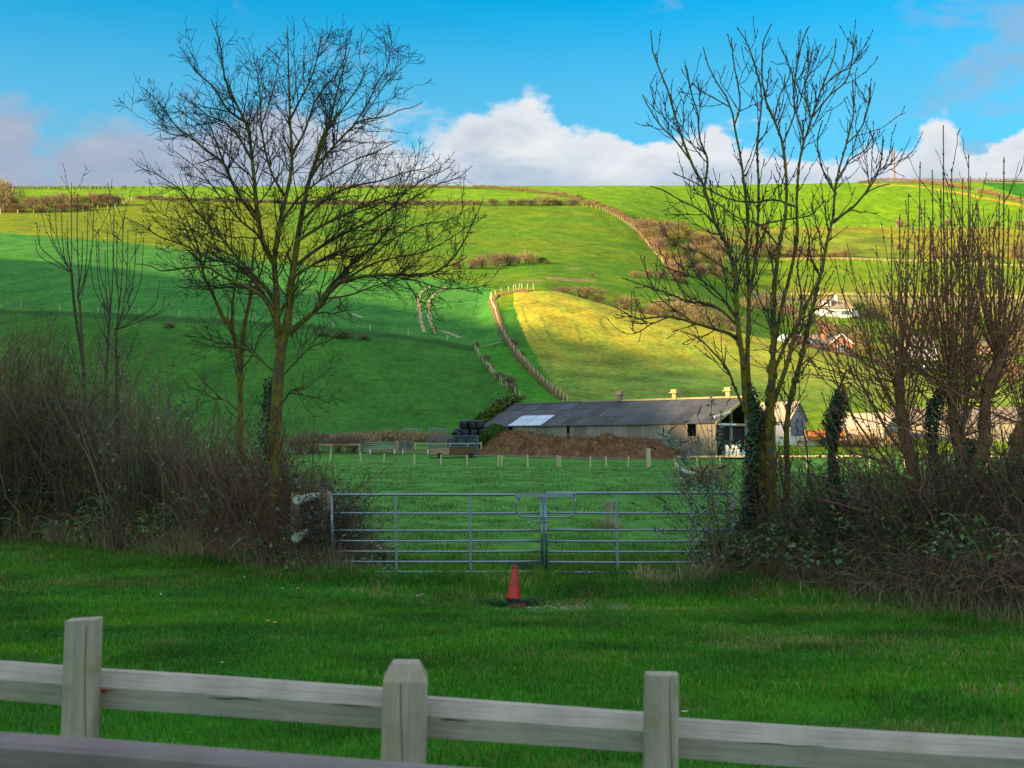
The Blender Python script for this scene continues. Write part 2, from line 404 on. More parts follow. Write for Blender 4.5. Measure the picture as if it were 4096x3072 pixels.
DM = np.concatenate([np.arange(60, 160, .5), np.arange(160, 420, .6), np.arange(420, 1100, 1.2)])
def hit(px, py, dmin=60, dmax=1100):
    """point where the sight line through a photo pixel meets the ground, beyond dmin"""
    u, v = uv(px, py); d = DM[(DM >= dmin) & (DM <= dmax)]
    g = ground(u * d, d); zz = CZ + v * d
    k = np.argmax(g >= zz)
    if g[k] < zz[k]: k = np.argmax(g - zz)
    d0 = d[k]; return np.array([u * d0, d0, float(ground(u * d0, d0))])

def inpoly(px, py, poly):
    poly = np.asarray(poly, float); c = np.zeros(np.shape(px), bool); n = len(poly)
    for i in range(n):
        x1, y1 = poly[i]; x2, y2 = poly[(i + 1) % n]
        if y1 == y2: continue
        c ^= ((y1 > py) != (y2 > py)) & (px < (x2 - x1) * (py - y1) / (y2 - y1) + x1)
    return c

UU = np.concatenate([np.linspace(-2.2, -.5, 50, endpoint=False), np.linspace(-.5, .5, 700), np.linspace(.5, 2.2, 51)[1:]])
YY = np.concatenate([np.linspace(-60, 0, 10, endpoint=False), np.arange(0, 60, .6), np.arange(60, 175, 1.2), np.arange(175, 330, .85), np.arange(330, 480, 1.6), np.arange(480, 920, 2.4), np.arange(920, 1100, 12), np.linspace(1100, 4000, 20)])
UG, YG = np.meshgrid(UU, YY)
XG = UG * np.maximum(YG, 26.0)
ZG = ground(XG, YG)
nx, ny = len(UU), len(YY)
PXV, PYV = proj(XG, YG, ZG)
CROP = [(-9000, 900), (-400, 915), (0, 930), (362, 958), (557, 975), (1000, 1040), (1400, 1092), (1820, 1125), (1965, 1157), (1956, 1200), (1985, 1270), (2012, 1335), (2010, 1372), (1898, 1389), (1737, 1353), (1604, 1337), (1370, 1309), (955, 1278), (610, 1258), (0, 1235), (-9000, 1200)]
LEFTF = np.array([(2055, 1225), (2085, 1300), (2120, 1390), (2165, 1470), (2215, 1540), (2275, 1600), (2340, 1660), (2400, 1740)], float)
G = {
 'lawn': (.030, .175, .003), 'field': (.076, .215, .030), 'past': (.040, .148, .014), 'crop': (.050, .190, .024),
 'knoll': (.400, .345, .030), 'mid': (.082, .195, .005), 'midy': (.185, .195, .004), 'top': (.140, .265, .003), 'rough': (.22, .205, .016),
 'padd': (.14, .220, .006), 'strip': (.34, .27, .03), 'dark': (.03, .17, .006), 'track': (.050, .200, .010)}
C = np.empty((ny, nx, 3)); C[:] = G['mid']
n1 = vnoise(XG / 38, YG / 22, 21); n2 = vnoise(XG / 11, YG / 7, 22); n3 = vnoise(XG / 3.2, YG / 2.4, 23)
jx = PXV + n2 * 3; jy = PYV + n3 * 1.5
def setc(mask, name): C[mask] = G[name]
setc(YG < 19, 'lawn'); setc((YG >= 19) & (YG < 172), 'field')
yellow = np.clip(.5 + n1 * .6 + n2 * .25, 0, 1)[..., None]
midm = YG >= 172
C[midm] = (np.array(G['mid']) * (1 - .55 * yellow) + np.array(G['midy']) * .55 * yellow)[midm]
upl = midm & (jx < 1100) & (jy < 985) ; C[upl] = (np.array(G['mid']) * .35 + np.array(G['midy']) * .65) * np.ones_like(C[upl])
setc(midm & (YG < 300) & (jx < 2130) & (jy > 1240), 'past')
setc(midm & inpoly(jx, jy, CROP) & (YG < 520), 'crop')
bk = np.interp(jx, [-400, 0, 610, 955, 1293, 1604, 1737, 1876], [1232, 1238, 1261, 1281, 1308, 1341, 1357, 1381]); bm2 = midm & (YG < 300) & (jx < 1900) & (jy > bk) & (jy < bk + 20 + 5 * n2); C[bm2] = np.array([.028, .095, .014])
lx = np.interp(jy, LEFTF[:, 1], LEFTF[:, 0])
trk = (YG >= 172) & (YG < 312) & (jx > np.interp(jy, [1391, 1429, 1511, 1568, 1606, 1700], [1898, 1917, 1983, 2047, 2091, 2150])) & (jy > 1385) & (jx < lx)
setc(trk, 'track')
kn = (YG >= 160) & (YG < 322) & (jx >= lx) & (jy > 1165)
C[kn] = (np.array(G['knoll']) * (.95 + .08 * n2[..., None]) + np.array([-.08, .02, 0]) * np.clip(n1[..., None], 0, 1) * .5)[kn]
gold = np.clip((ZG - 12) / 18 + .12 * n1, 0, 1)[..., None]; gr_ = np.array([.20, .285, .035]) * (.9 + .2 * n2[..., None]) + np.array([.03, .0, .005]) * np.clip(n1[..., None], 0, 1); C = np.where(kn[..., None], C * gold + gr_ * (1 - gold), C)  # dry golden top, greener foot by height; the green also paints in shade
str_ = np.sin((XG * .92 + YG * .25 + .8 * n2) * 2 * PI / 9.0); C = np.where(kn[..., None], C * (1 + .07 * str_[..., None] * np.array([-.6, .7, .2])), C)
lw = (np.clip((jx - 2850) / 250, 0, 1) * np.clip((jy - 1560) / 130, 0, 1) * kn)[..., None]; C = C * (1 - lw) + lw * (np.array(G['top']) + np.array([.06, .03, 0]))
topf = (YG > 600) & (jy < np.interp(jx, [-400, 0, 500, 1300, 2330, 2700, 2701, 4600], [770, 780, 790, 806, 803, 905, 908, 908]))
setc(topf, 'top')
rr = (jx > 2790)
setc(rr & (YG > 600) & (jy >= 908) & (jy < 1038), 'rough')
rrm = rr & (YG > 600) & (jy >= 908) & (jy < 1038)
C[rrm] = (np.array(G['rough']) * (1 + .22 * n2[..., None]) + np.array([-.06, .0, 0]) * (n1[..., None] > .1))[rrm]
pm = rr & (YG > 500) & (jy >= 1038) & (jy < 1182)
C[pm] = (np.array(G['padd']) + np.array([.05, -.03, .01]) * np.clip((jy - 1120) / 60, 0, 1)[..., None])[pm]
setc((YG > 700) & (jx > 3860) & (jy < np.interp(jx, [3860, 3930, 4096, 4600], [722, 735, 790, 900])), 'dark')
bare = (YG > 300) & inpoly(jx, jy, [(2180, 1105), (2300, 1112), (2390, 1118), (2380, 1128), (2250, 1124), (2190, 1118)]); C[bare] = (.27, .20, .06)
bare = (YG > 300) & inpoly(jx, jy, [(2060, 1118), (2180, 1122), (2150, 1130), (2080, 1128)]); C[bare] = (.20, .20, .05)
bare = (YG > 300) & inpoly(jx, jy, [(2260, 1067), (2340, 1070), (2330, 1078), (2270, 1076)]); C[bare] = (.20, .20, .05)
bare = (YG > 400) & inpoly(jx, jy, [(1510, 912), (1535, 910), (1530, 920), (1512, 919)]); C[bare] = (.42, .28, .10)
verge = (YG > 320) & inpoly(jx, jy, [(3000, 1184), (4700, 1200), (4700, 1245), (3500, 1222), (3000, 1205)]); C[verge] = (.26, .21, .08)
# concrete yard round the barn
bp = (YG > 14.0) & (YG < 15.4) & (np.abs(XG - .55 + .1 * n2) < .75 + .3 * n3) & (n3 + vnoise(XG / .35, YG / .35, 77) > -.2); C[bp] = (.20, .19, .12)
C *= (1 + .10 * n3 + .08 * n2)[..., None]
C = np.clip(C, .004, .9)
idx = np.arange(nx * ny).reshape(ny, nx)
Fq = np.stack([idx[:-1, :-1], idx[:-1, 1:], idx[1:, 1:], idx[1:, :-1]], -1).reshape(-1, 4)
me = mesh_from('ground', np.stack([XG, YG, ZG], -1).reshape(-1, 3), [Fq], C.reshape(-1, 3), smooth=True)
m_ground, t = new_mat('field_grass')
pos = t.n('ShaderNodeTexCoord').outputs['Object']
a = t.n('ShaderNodeAttribute', attribute_name='tint').outputs['Color']
g1 = t.noise(t.mapping(pos, (1, .6, 1)), .9, 6, .65)
g2 = t.noise(pos, 5.0, 4, .6)
g3 = t.noise(t.mapping(pos, (1, .5, 1)), .16, 5, .6)
f = t.math('ADD', t.math('MULTIPLY', g1, .5), t.math('ADD', t.math('MULTIPLY', g2, .2), t.math('MULTIPLY', g3, .3)))
k = t.math('ADD', t.math('MULTIPLY', f, 3.7), -.85, False); k = t.math('MAXIMUM', k, .25)
kc = t.n('ShaderNodeCombineColor'); t.L.new(t.math('ADD', t.math('MULTIPLY', g3, .7), .65), kc.inputs[0]); kc.inputs[1].default_value = 1; kc.inputs[2].default_value = 1
c = t.mix(1.0, t.mix(1.0, a, k, 'MULTIPLY'), kc.outputs[0], 'MULTIPLY')
finish(t, c, .95, f, .9, .35, .1)
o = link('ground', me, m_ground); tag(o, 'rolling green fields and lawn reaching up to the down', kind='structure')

# the down to the west whose evening shadow lies over the valley
SHB = [(0, 1035), (560, 1085), (1395, 1201), (1680, 1240), (1970, 1296)]
Pb = [hit(a_, b_, 170) for a_, b_ in SHB] + [hit(2320, 1345, 170, 312), hit(2700, 1445, 170, 312), hit(2950, 1540, 170, 312), at(2570, 1618, 160), at(2720, 1700, 152), at(3000, 1810, 140)]
Pb = [at(-600, 930, 470)] + Pb + [np.array([24., 93, 0]), np.array([37, 84., 0]), np.array([60, 60., 0]), np.array([85, 10., 0]), np.array([110, -60, 0.]), np.array([150, -160, 0.])]
Sh = S / np.hypot(S[0], S[1])
crest = []
for p_ in Pb:
    tt = (p_[0] + 470) / -Sh[0]; crest.append(p_ + Sh * tt)
crest = np.array(crest); order = np.argsort(-crest[:, 1]); crest = crest[order]
yy = np.linspace(crest[0, 1], crest[-1, 1], 160)
zz = np.interp(-yy, -crest[:, 1], crest[:, 2])
print('CREST', np.round(crest, 1).tolist())
zz = zz + .5 * vnoise(yy / 9, yy * 0, 31)
yy = np.concatenate([[yy[0] + 260, yy[0] + 120], yy, [yy[-1] - 120]]); zz = np.concatenate([[zz[0] + 25, zz[0] + 20], zz, [zz[-1] - 20]])
offs = [(-900, -120), (-500, -60), (-200, -22), (-60, -4), (-15, -.6), (0, 0), (12, -3.4), (60, -22), (120, -52), (190, -100), (260, -150)]
V = np.array([[-470 + ox, y_, max(z_ + oz, -3)] for y_, z_ in zip(yy, zz) for ox, oz in offs])
n_o = len(offs); ii = np.arange(len(yy) * n_o).reshape(len(yy), n_o)
Fq = np.stack([ii[:-1, :-1], ii[:-1, 1:], ii[1:, 1:], ii[1:, :-1]], -1).reshape(-1, 4)[:, ::-1]
me = mesh_from('hill', V, [Fq], np.tile(np.array(G['mid']), (len(V), 1)), smooth=True)
o = link('hill', me, m_ground); tag(o, 'green down on the west side of the valley', kind='structure')
# ------------------------------------------------------------------ plant materials and growth engine
m_twig = simple('twig_bark', (1, 1, 1), .30, 9, .9, bump=.0)
m_leaf, t = new_mat('leaf')
a = t.n('ShaderNodeAttribute', attribute_name='tint').outputs['Color']
n = t.noise(t.n('ShaderNodeTexCoord').outputs['Object'], 3.0, 3)
c = t.mix(1.0, a, t.math('ADD', t.math('MULTIPLY', n, .9), .55), 'MULTIPLY'); finish(t, c, .45, spec=.5)
m_bark, t = new_mat('lichen_bark')
a = t.n('ShaderNodeAttribute', attribute_name='tint').outputs['Color']
tc = t.n('ShaderNodeTexCoord').outputs['Object']
n1_ = t.noise(tc, 7.0, 6, .65); n2_ = t.noise(t.mapping(tc, (1, 1, .35)), 34.0, 5, .65)
lich = t.n('ShaderNodeMapRange', interpolation_type='SMOOTHSTEP', i_0=n1_, i_1=.40, i_2=.56).outputs[0]
alpha = t.n('ShaderNodeAttribute', attribute_name='lichen').outputs['Fac']
c = t.mix(1.0, a, t.math('ADD', t.math('MULTIPLY', n2_, 1.3), .35), 'MULTIPLY')
c = t.mix(t.math('MULTIPLY', lich, alpha), c, t.mix(n2_, (.10, .085, .010), (.30, .225, .020)))
finish(t, c, .9, t.math('ADD', n2_, t.math('MULTIPLY', lich, .5)), .7, .02, .2)

def sliver(P, D, L, Wd, col):
    """thin triangles from P along D"""
    P = np.asarray(P, float); D = unit(np.asarray(D, float)); n = len(P)
    side = unit(np.cross(D, unit(rng.normal(size=(n, 3)))))
    L = np.broadcast_to(L, (n,))[:, None]; Wd = np.broadcast_to(Wd, (n,))[:, None]
    V = np.stack([P - side * Wd / 2, P + side * Wd / 2, P + D * L], 1).reshape(-1, 3)
    F = np.arange(3 * n).reshape(n, 3)
    return V, F, np.repeat(col, 3, 0)

def leaves(P, Nn, size, col, elong=1.3):
    """kite leaves at P facing roughly Nn"""
    P = np.asarray(P, float); n = len(P); Nn = unit(Nn + rng.normal(size=(n, 3)) * .5)
    a1 = unit(np.cross(Nn, unit(rng.normal(size=(n, 3))))); b1 = np.cross(Nn, a1)
    s = np.broadcast_to(size, (n,))[:, None]
    V = np.stack([P - a1 * s * .5 * elong, P + b1 * s * .48 - a1 * s * .1 + Nn * s * .12, P + a1 * s * .6 * elong, P - b1 * s * .48 - a1 * s * .1 + Nn * s * .12], 1).reshape(-1, 3)
    return V, np.arange(4 * n).reshape(n, 4), np.repeat(col, 4, 0)

PAL = {'brown': [(.33, .215, .13), (.25, .165, .11), (.40, .27, .14)], 'purple': [(.27, .17, .14), (.20, .13, .11), (.33, .21, .14)],
       'straw': [(.52, .36, .17), (.42, .28, .14), (.34, .24, .11)], 'olive': [(.27, .24, .06), (.18, .20, .04), (.33, .24, .08)],
       'green': [(.06, .14, .015), (.09, .19, .02), (.04, .10, .015)], 'gold': [(.46, .33, .17), (.36, .27, .14), (.30, .23, .11)],
       'mixed': [(.32, .19, .10), (.20, .21, .05), (.25, .15, .11), (.40, .27, .11)]}
def pal(name, n, jit=.25):
    p = np.array(PAL[name]); c = p[rng.integers(0, len(p), n)]
    return np.clip(c * (1 + rng.normal(size=(n, 1)) * jit), .005, .9)

def shrub_unit(palette, n=1800, flat=False, leafy=False, stems=5):
    """unit shrub: 1 wide, 1 tall, twigs radiating up and out from several lobes"""
    nl = rng.integers(4, 8); lobes = np.stack([rng.uniform(-.30, .30, nl), rng.uniform(-.30, .30, nl), rng.uniform(.35, .68, nl)], 1)
    lr = rng.uniform(.20, .34, nl); k = rng.integers(0, nl, n)
    d = unit(rng.normal(size=(n, 3))); r = rng.uniform(.25, 1, n) ** .6
    P = lobes[k] + d * (lr[k] * r)[:, None]; P[:, 2] = np.clip(P[:, 2], .03, .97)
    low = rng.random(n) < .25; P[low, 2] *= rng.uniform(.1, .8, low.sum())
    if flat: P[:, 2] = np.clip(P[:, 2], .42, .92)
    D = d * .8 + np.array([0, 0, .7]) + rng.normal(size=(n, 3)) * .35
    V, F, Cc = sliver(P, D, rng.uniform(.08, .2, n), rng.uniform(.006, .018, n) * (2.0 if leafy else 1), pal(palette, n))
    fs = [F]
    # stems
    Ps = []
    for i in range(stems):
        b = np.array([rng.uniform(-.12, .12), rng.uniform(-.12, .12), -.04]); e = lobes[i % nl]
        Ps.append(spline([b, (b + e) / 2 + rng.normal(size=3) * .04, e], 6))
    Vt, Ft = tube_arrays(np.array(Ps), np.linspace(.028, .008, 6)[None].repeat(len(Ps), 0), 5)
    V2 = np.concatenate([V, Vt]); C2 = np.concatenate([Cc, np.tile([.10, .07, .05], (len(Vt), 1))])
    return mesh_from('shrub', V2, [F, Ft + len(V)], C2)

PROTO = {}
def proto(palette, k, **kw):
    key = (palette, k, tuple(kw.items()))
    if key not in PROTO:
        PROTO[key] = shrub_unit(palette, **kw); PROTO[key].materials.append(m_leaf if kw.get('leafy') else m_twig)
    return PROTO[key]

def shrub(px, py, wpx, hpx, palette, label, group=None, dmin=172, dmax=1100, name='shrub', cat='shrub', depth=None, d=None, **kw):
    p = hit(px, py, dmin, dmax) if d is None else None
    if d is not None:
        u_, _ = uv(px, py); p = np.array([u_ * d, d, float(ground(u_ * d, d))])
    sc = p[1] / FPX; w_ = wpx * sc * 1.12; h_ = hpx * sc * 1.08
    o = link(name, proto(palette, random.randrange(3), **kw)); o.location = p - [0, 0, .05 * h_]
    o.rotation_euler = (0, 0, random.uniform(0, 6.28)); o.scale = (w_, depth or w_ * random.uniform(.8, 1.05), h_)
    tag(o, label, cat, group); return o

def hedge(pxs, hpx, wm, palette, name, label, cat='hedge', group=None, dens=70, dmin=172, dmax=1100, gaps=None, lump=.25, up=.8, sl=(.3, .8), sw=(.08, .2), mat=None, green=0.0):
    dens *= 3
    P = np.array([hit(a_, b_, dmin, dmax) for a_, b_ in pxs]); L = np.linalg.norm(np.diff(P[:, :2], axis=0), axis=1)
    tot = L.sum(); n = int(dens * tot); s = np.concatenate([[0], np.cumsum(L)]); q = rng.uniform(0, tot, n)
    x = np.interp(q, s, P[:, 0]); y = np.interp(q, s, P[:, 1]); hp = np.interp(q, s, np.broadcast_to(hpx, (len(P),)))
    tx = np.gradient(P[:, 0], s); ty = np.gradient(P[:, 1], s); tx_ = np.interp(q, s, tx); ty_ = np.interp(q, s, ty); ln = np.hypot(tx_, ty_) + 1e-9
    h = hp * y / FPX * (1 + lump * vnoise(q / 2.7, q * 0 + 3, 41) + lump * .6 * vnoise(q / 9, q * 0, 42))
    off = rng.uniform(-.5, .5, n) * wm; x = x - ty_ / ln * off; y = y + tx_ / ln * off
    hh = rng.uniform(0, 1, n) ** .65 * h * np.sqrt(np.clip(1 - (2 * off / wm) ** 2 * .5, 0, 1))
    z = ground(x, y) + hh
    D = rng.normal(size=(n, 3)) * .5 + np.array([0, 0, up])
    col = pal(palette, n)
    if green: g_ = rng.random(n) < green; col[g_] = pal('green', g_.sum())
    V, F, Cc = sliver(np.stack([x, y, z], 1), D, rng.uniform(sl[0], sl[1], n), rng.uniform(sw[0], sw[1], n), col)
    o = link(name, mesh_from(name, V, [F], Cc), mat or m_twig); tag(o, label, cat, group); return o

m_post = simple('weathered_post_wood', (.56, .46, .29), .3, 3, .9, tint=False)
m_rail = simple('pale_rail_wood', (.50, .37, .20), .3, 2, .9, tint=False)
m_wire = simple('fence_wire', (.30, .30, .30), .1, 3, .5, metal=.6, tint=False)
def fence(pxs, spacing, hm, name, label, cat='fence', rails=0, thick=.16, dmin=172, dmax=1100, lean=.04, wire=False, pts=None, skip=0, mat=None, jitter=.2):
    P = np.array([hit(a_, b_, dmin, dmax) for a_, b_ in pxs]) if pts is None else np.asarray(pts, float)
    if pts is None and len(P) > 2: P = spline(P, max(8, len(P) * 6))
    L = np.linalg.norm(np.diff(P[:, :2], axis=0), axis=1); s = np.concatenate([[0], np.cumsum(L)])
    if pts is None: q = np.arange(0, s[-1], spacing)
    else: q = s
    q = np.clip(q + (rng.uniform(-jitter, jitter, len(q)) if pts is None else 0), 0, s[-1])
    x = np.interp(q, s, P[:, 0]); y = np.interp(q, s, P[:, 1]); z = ground(x, y)
    root = empty(name, (x[0], y[0], z[0])); tag(root, label, cat)
    b = MB(); b.tube([(0, 0, -.3), (0, 0, hm * .97), (0, 0, hm)], [thick / 2, thick / 2, thick * .42], 7)
    me = b.build('post', mat or m_post); pm = me.data; bpy.data.objects.remove(me)
    for i in range(len(q)):
        o = link('post', pm, None, root, (x[i] - x[0], y[i] - y[0], z[i] - z[0]))
        o.rotation_euler = (random.gauss(0, lean), random.gauss(0, lean), random.uniform(0, 6)); o.scale = (1, 1, random.uniform(.92, 1.06))
    X = np.stack([x - x[0], y - y[0], z - z[0]], 1)
    if rails:
        for k_ in range(rails):
            rb = MB()
            for i in range(len(q) - 1):
                rb.bar(X[i] + [0, 0, hm * (.92 - k_ * .72 / max(rails, 1))], X[i + 1] + [0, 0, hm * (.92 - k_ * .72 / max(rails, 1))], thick * .35, thick * .95)
            rb.build('rail', mat or m_rail, root, (0, 0, 0))
    if wire:
        rb = MB()
        for k_ in (.95, .55):
            for i in range(len(q) - 1): rb.bar(X[i] + [0, 0, hm * k_], X[i + 1] + [0, 0, hm * k_], .02, .02)
        rb.build('wire', m_wire, root, (0, 0, 0))
    return root

def ribbon(pxs, width, name, col, dmin=172, dmax=1100, lift=.05, label=None, fray=.3):
    P = spline(np.array([hit(a_, b_, dmin, dmax) for a_, b_ in pxs]), 90)
    T_ = unit(np.gradient(P[:, :2], axis=0)); Nn = np.stack([-T_[:, 1], T_[:, 0]], 1)
    k = np.arange(len(P)); V = []
    for sgn in (-1, 0, 1):
        wv = width / 2 * sgn * (1 + fray * vnoise(k / 1.7, k * 0 + sgn, 51)); x = P[:, 0] + Nn[:, 0] * wv; y = P[:, 1] + Nn[:, 1] * wv
        V.append(np.stack([x, y, ground(x, y) + lift], 1))
    V = np.stack(V, 1).reshape(-1, 3); i = np.arange(len(P) - 1)[:, None] * 3; j = np.arange(2)[None]
    F = np.stack([i + j, i + j + 1, i + 3 + j + 1, i + 3 + j], -1).reshape(-1, 4)
    cc = np.clip(np.array(col) * (1 + .2 * rng.normal(size=(len(V), 1))), .01, .9)
    o = link(name, mesh_from(name, V, [F], cc), m_ground); tag(o, label, kind='structure'); return o

# ------------------------------------------------------------------ far slopes: hedges, shrubs, fences
for px in [40, 58, 75, 90, 106, 122, 139, 155, 170, 186, 203, 218, 240, 267, 297, 322, 337, 352, 369, 385, 400, 418, 432, 449, 490, 503, 535, 573]:
    shrub(px, 758, random.uniform(20, 27), random.uniform(17, 20), 'purple', 'small bare clipped hedge tree in the skyline row on the left', 'clipped hedge trees along the left skyline', dmin=600, name='hedge_tree', cat='tree', n=500, flat=True, stems=6)
for px, w_ in [(665, 16), (700, 26)]:
    shrub(px, 757, w_, 11, 'brown', 'low bush on the skyline behind the left bare tree', 'low bushes on the left skyline', dmin=600)
for i in range(29):
    px = 3655 + i * 16.5; shrub(px, 727 - .1 * i * 0, random.uniform(18, 26), random.uniform(17, 21), 'purple', 'small bare hedge tree in the skyline row on the right', 'bare hedge trees along the right skyline', dmin=700, name='hedge_tree', cat='tree', n=500, flat=True, stems=6)
shrub(15, 850, 130, 150, 'gold', 'large bare rounded tree at the left end of the hillside scrub', name='tree', cat='tree', dmin=450, n=2600, stems=8)
for px, py, w_, h_, pl in [(60, 845, 90, 60, 'olive'), (125, 835, 80, 52, 'purple'), (190, 830, 80, 55, 'purple'), (240, 830, 70, 60, 'brown'), (300, 832, 80, 62, 'brown'), (330, 815, 50, 38, 'green'), (362, 812, 46, 50, 'gold'), (385, 825, 80, 52, 'brown'), (420, 800, 60, 28, 'green'), (440, 825, 80, 52, 'purple'), (480, 820, 60, 45, 'brown'), (90, 850, 90, 36, 'brown'), (170, 850, 90, 30, 'straw'), (250, 848, 90, 32, 'brown'), (340, 842, 90, 34, 'brown')]:
    shrub(px, py, w_, h_, pl, 'scrub bush in the brown thicket near the top of the left hillside', 'scrub bushes in the left hillside thicket', dmin=430)
fence([(0, 858), (120, 853), (260, 847), (380, 840), (470, 828), (530, 800)], 7.5, 2.0, 'sapling_guard_row', 'row of pale sapling guard stakes below the left hillside thicket', thick=.30, dmin=430, lean=.02)
hedge([(545, 797), (700, 803), (900, 808), (1100, 812), (1310, 817)], 13, 3, 'purple', 'hedge', 'long low trimmed hedge crossing the hill behind the left bare tree', dens=55, dmin=500, lump=.4)
hedge([(1300, 818), (1560, 820), (1800, 820), (1905, 820)], [14, 16, 18, 20], 3.2, 'purple', 'hedge', 'brown hedge in lumps on the hill right of the left bare tree', dens=60, dmin=500, lump=.4)
for px, w_, h_, pl in [(1915, 50, 22, 'purple'), (1978, 62, 26, 'purple'), (2040, 52, 24, 'purple'), (2080, 66, 26, 'purple'), (2125, 60, 26, 'purple'), (2190, 95, 42, 'gold'), (2240, 70, 26, 'brown'), (2290, 70, 26, 'purple')]:
    shrub(px, 822, w_, h_, pl, 'rounded bush in the broken hedge line high on the hill', 'bushes of the broken hedge line', dmin=500)
hedge([(1330, 754), (1560, 752), (1760, 752), (1960, 757), (2100, 766), (2200, 778), (2330, 803)], [8, 12, 12, 11, 11, 12, 12], 4, 'mixed', 'hedge', 'orange brown hedge running along the skyline and down the hill', dens=50, dmin=560, lump=.6)
hedge([(2330, 815), (2420, 836), (2500, 876), (2570, 930), (2625, 992), (2665, 1040), (2700, 1080)], [12, 14, 18, 20, 22, 23, 22], 4.5, 'mixed', 'hedge', 'thick brown hedge curving down the hill beside a post fence', dens=90, dmin=450, lump=.65)
fence([(2330, 824), (2410, 842), (2488, 884), (2556, 938), (2610, 1000), (2650, 1048), (2690, 1090)], 3.4, 1.5, 'post_fence', 'line of small posts along the thick hedge curving down the hill', thick=.22, dmin=450)
shrub(2316, 792, 28, 16, 'green', 'small round bush beside the stile at the hedge corner', dmin=560)
hedge([(3430, 733), (3560, 730), (3660, 734), (3760, 743), (3880, 760)], [8, 20, 18, 15, 17], 4, 'brown', 'hedge', 'upper trimmed hedge on the right skyline by the mast', dens=70, dmin=640, lump=.15)
hedge([(3905, 770), (3990, 790), (4096, 812), (4250, 850)], [20, 18, 18, 18], 4, 'brown', 'hedge', 'lower trimmed hedge right of the gap above the yellow grass strip', dens=70, dmin=600, lump=.15)
ribbon([(3460, 738), (3600, 742), (3760, 760), (3900, 786), (4096, 826), (4250, 862)], 6.0, 'grass_strip', (.40, .31, .03), dmin=600, label='strip of yellow grass along the hedge')
ribbon([(3650, 729), (3860, 729), (4096, 731), (4300, 731)], 9, 'dry_bank', (.36, .20, .06), dmin=650, label='orange dry bank below the skyline hedge trees')
sc_list = [(2560, 912), (2600, 950), (2640, 990), (2680, 1030), (2720, 1075), (2620, 915), (2660, 935), (2700, 965), (2740, 1005), (2770, 1050), (2680, 912), (2730, 930), (2780, 965), (2810, 1010), (2840, 960), (2750, 915), (2890, 1000), (2860, 1040), (2790, 1085), (2745, 1110), (2700, 1105)]
for i, (px, py) in enumerate(sc_list):
    shrub(px, py + 22, random.uniform(75, 110), random.uniform(50, 74), ['brown', 'mixed', 'purple', 'olive'][i % 4], 'bare scrub bush in the wood that fills the hollow below the thick hedge', 'scrub bushes in the hollow', dmin=430)
for px, py, w_, h_, pl in [(1840, 1077, 60, 32, 'brown'), (1885, 1075, 70, 42, 'brown'), (1930, 1072, 70, 56, 'brown'), (1985, 1068, 80, 56, 'purple'), (2035, 1062, 80, 56, 'purple'), (2075, 1056, 55, 36, 'purple'), (2118, 1054, 80, 52, 'gold'), (2160, 1050, 60, 26, 'green'), (2195, 1056, 50, 16, 'brown')]:
    shrub(px, py, w_, h_, pl, 'bush in the dark clump in the middle of the grassy hillside', 'bushes in the mid hillside clump', dmin=340)
for i, (px, py, w_, h_) in enumerate([(2545, 1110, 55, 28), (2585, 1108, 60, 34), (2640, 1112, 66, 28), (2880, 1108, 90, 55), (2365, 1105, 26, 14)]):
    shrub(px, py, w_, h_, ['gold', 'brown', 'purple', 'brown', 'brown'][i], 'bare bush on the grass below the wooded hollow', 'bushes below the wooded hollow', dmin=340)
for px, py, w_, h_, pl in [(2250, 1192, 80, 26, 'brown'), (2330, 1204, 140, 44, 'gold'), (2395, 1216, 70, 30, 'brown'), (2490, 1246, 130, 58, 'gold'), (2580, 1262, 90, 40, 'brown'), (2640, 1276, 110, 80, 'gold'), (2710, 1290, 150, 110, 'gold'), (2790, 1300, 130, 100, 'brown'), (2860, 1318, 120, 90, 'mixed'), (2940, 1335, 100, 80, 'brown')]:
    shrub(px, py, w_, h_, pl, 'tawny bare tree showing above the crest of the yellow field', 'tawny trees behind the yellow field', dmin=320, name='tree', cat='tree', n=1800, stems=7)
for px, py, w_, h_, pl in [(3385, 1032, 80, 36, 'brown'), (3340, 1030, 50, 30, 'brown'), (3062, 915, 44, 28, 'brown'), (3608, 908, 50, 36, 'brown'), (3790, 903, 46, 26, 'purple'), (3990, 905, 40, 24, 'purple'), (4080, 905, 44, 26, 'purple'), (3590, 1000, 46, 26, 'brown'), (3740, 1032, 90, 40, 'brown'), (3830, 1030, 60, 30, 'purple'), (3960, 1032, 70, 30, 'brown'), (4060, 1030, 90, 50, 'brown'), (3010, 1020, 120, 60, 'brown'), (3090, 1025, 100, 60, 'purple'), (3160, 1028, 110, 50, 'brown'), (3250, 1030, 80, 40, 'brown')]:
    shrub(px, py, w_, h_, pl, 'hawthorn bush on the rough yellow bank of the right hillside', 'hawthorn bushes on the rough right bank', dmin=480)
fence([(2740, 1020), (2850, 1036), (3000, 1040), (3300, 1043), (3600, 1050), (3900, 1062), (4140, 1074)], 3.0, 1.5, 'rail_fence', 'upper pale post and rail fence across the right hillside', rails=2, thick=.17, dmin=480, lean=.01)
fence([(3000, 1180), (3150, 1184), (3400, 1186), (3600, 1186), (3800, 1188), (4140, 1200)], 2.5, 1.5, 'rail_fence', 'lower pale post and rail fence above the white thatched house', rails=3, thick=.17, dmin=380, dmax=640, lean=.01)
fence([(2930, 916), (3300, 912), (3700, 910), (4140, 912)], 9, 1.5, 'post_fence', 'thin line of posts at the foot of the upper right green field', thick=.2, dmin=600)

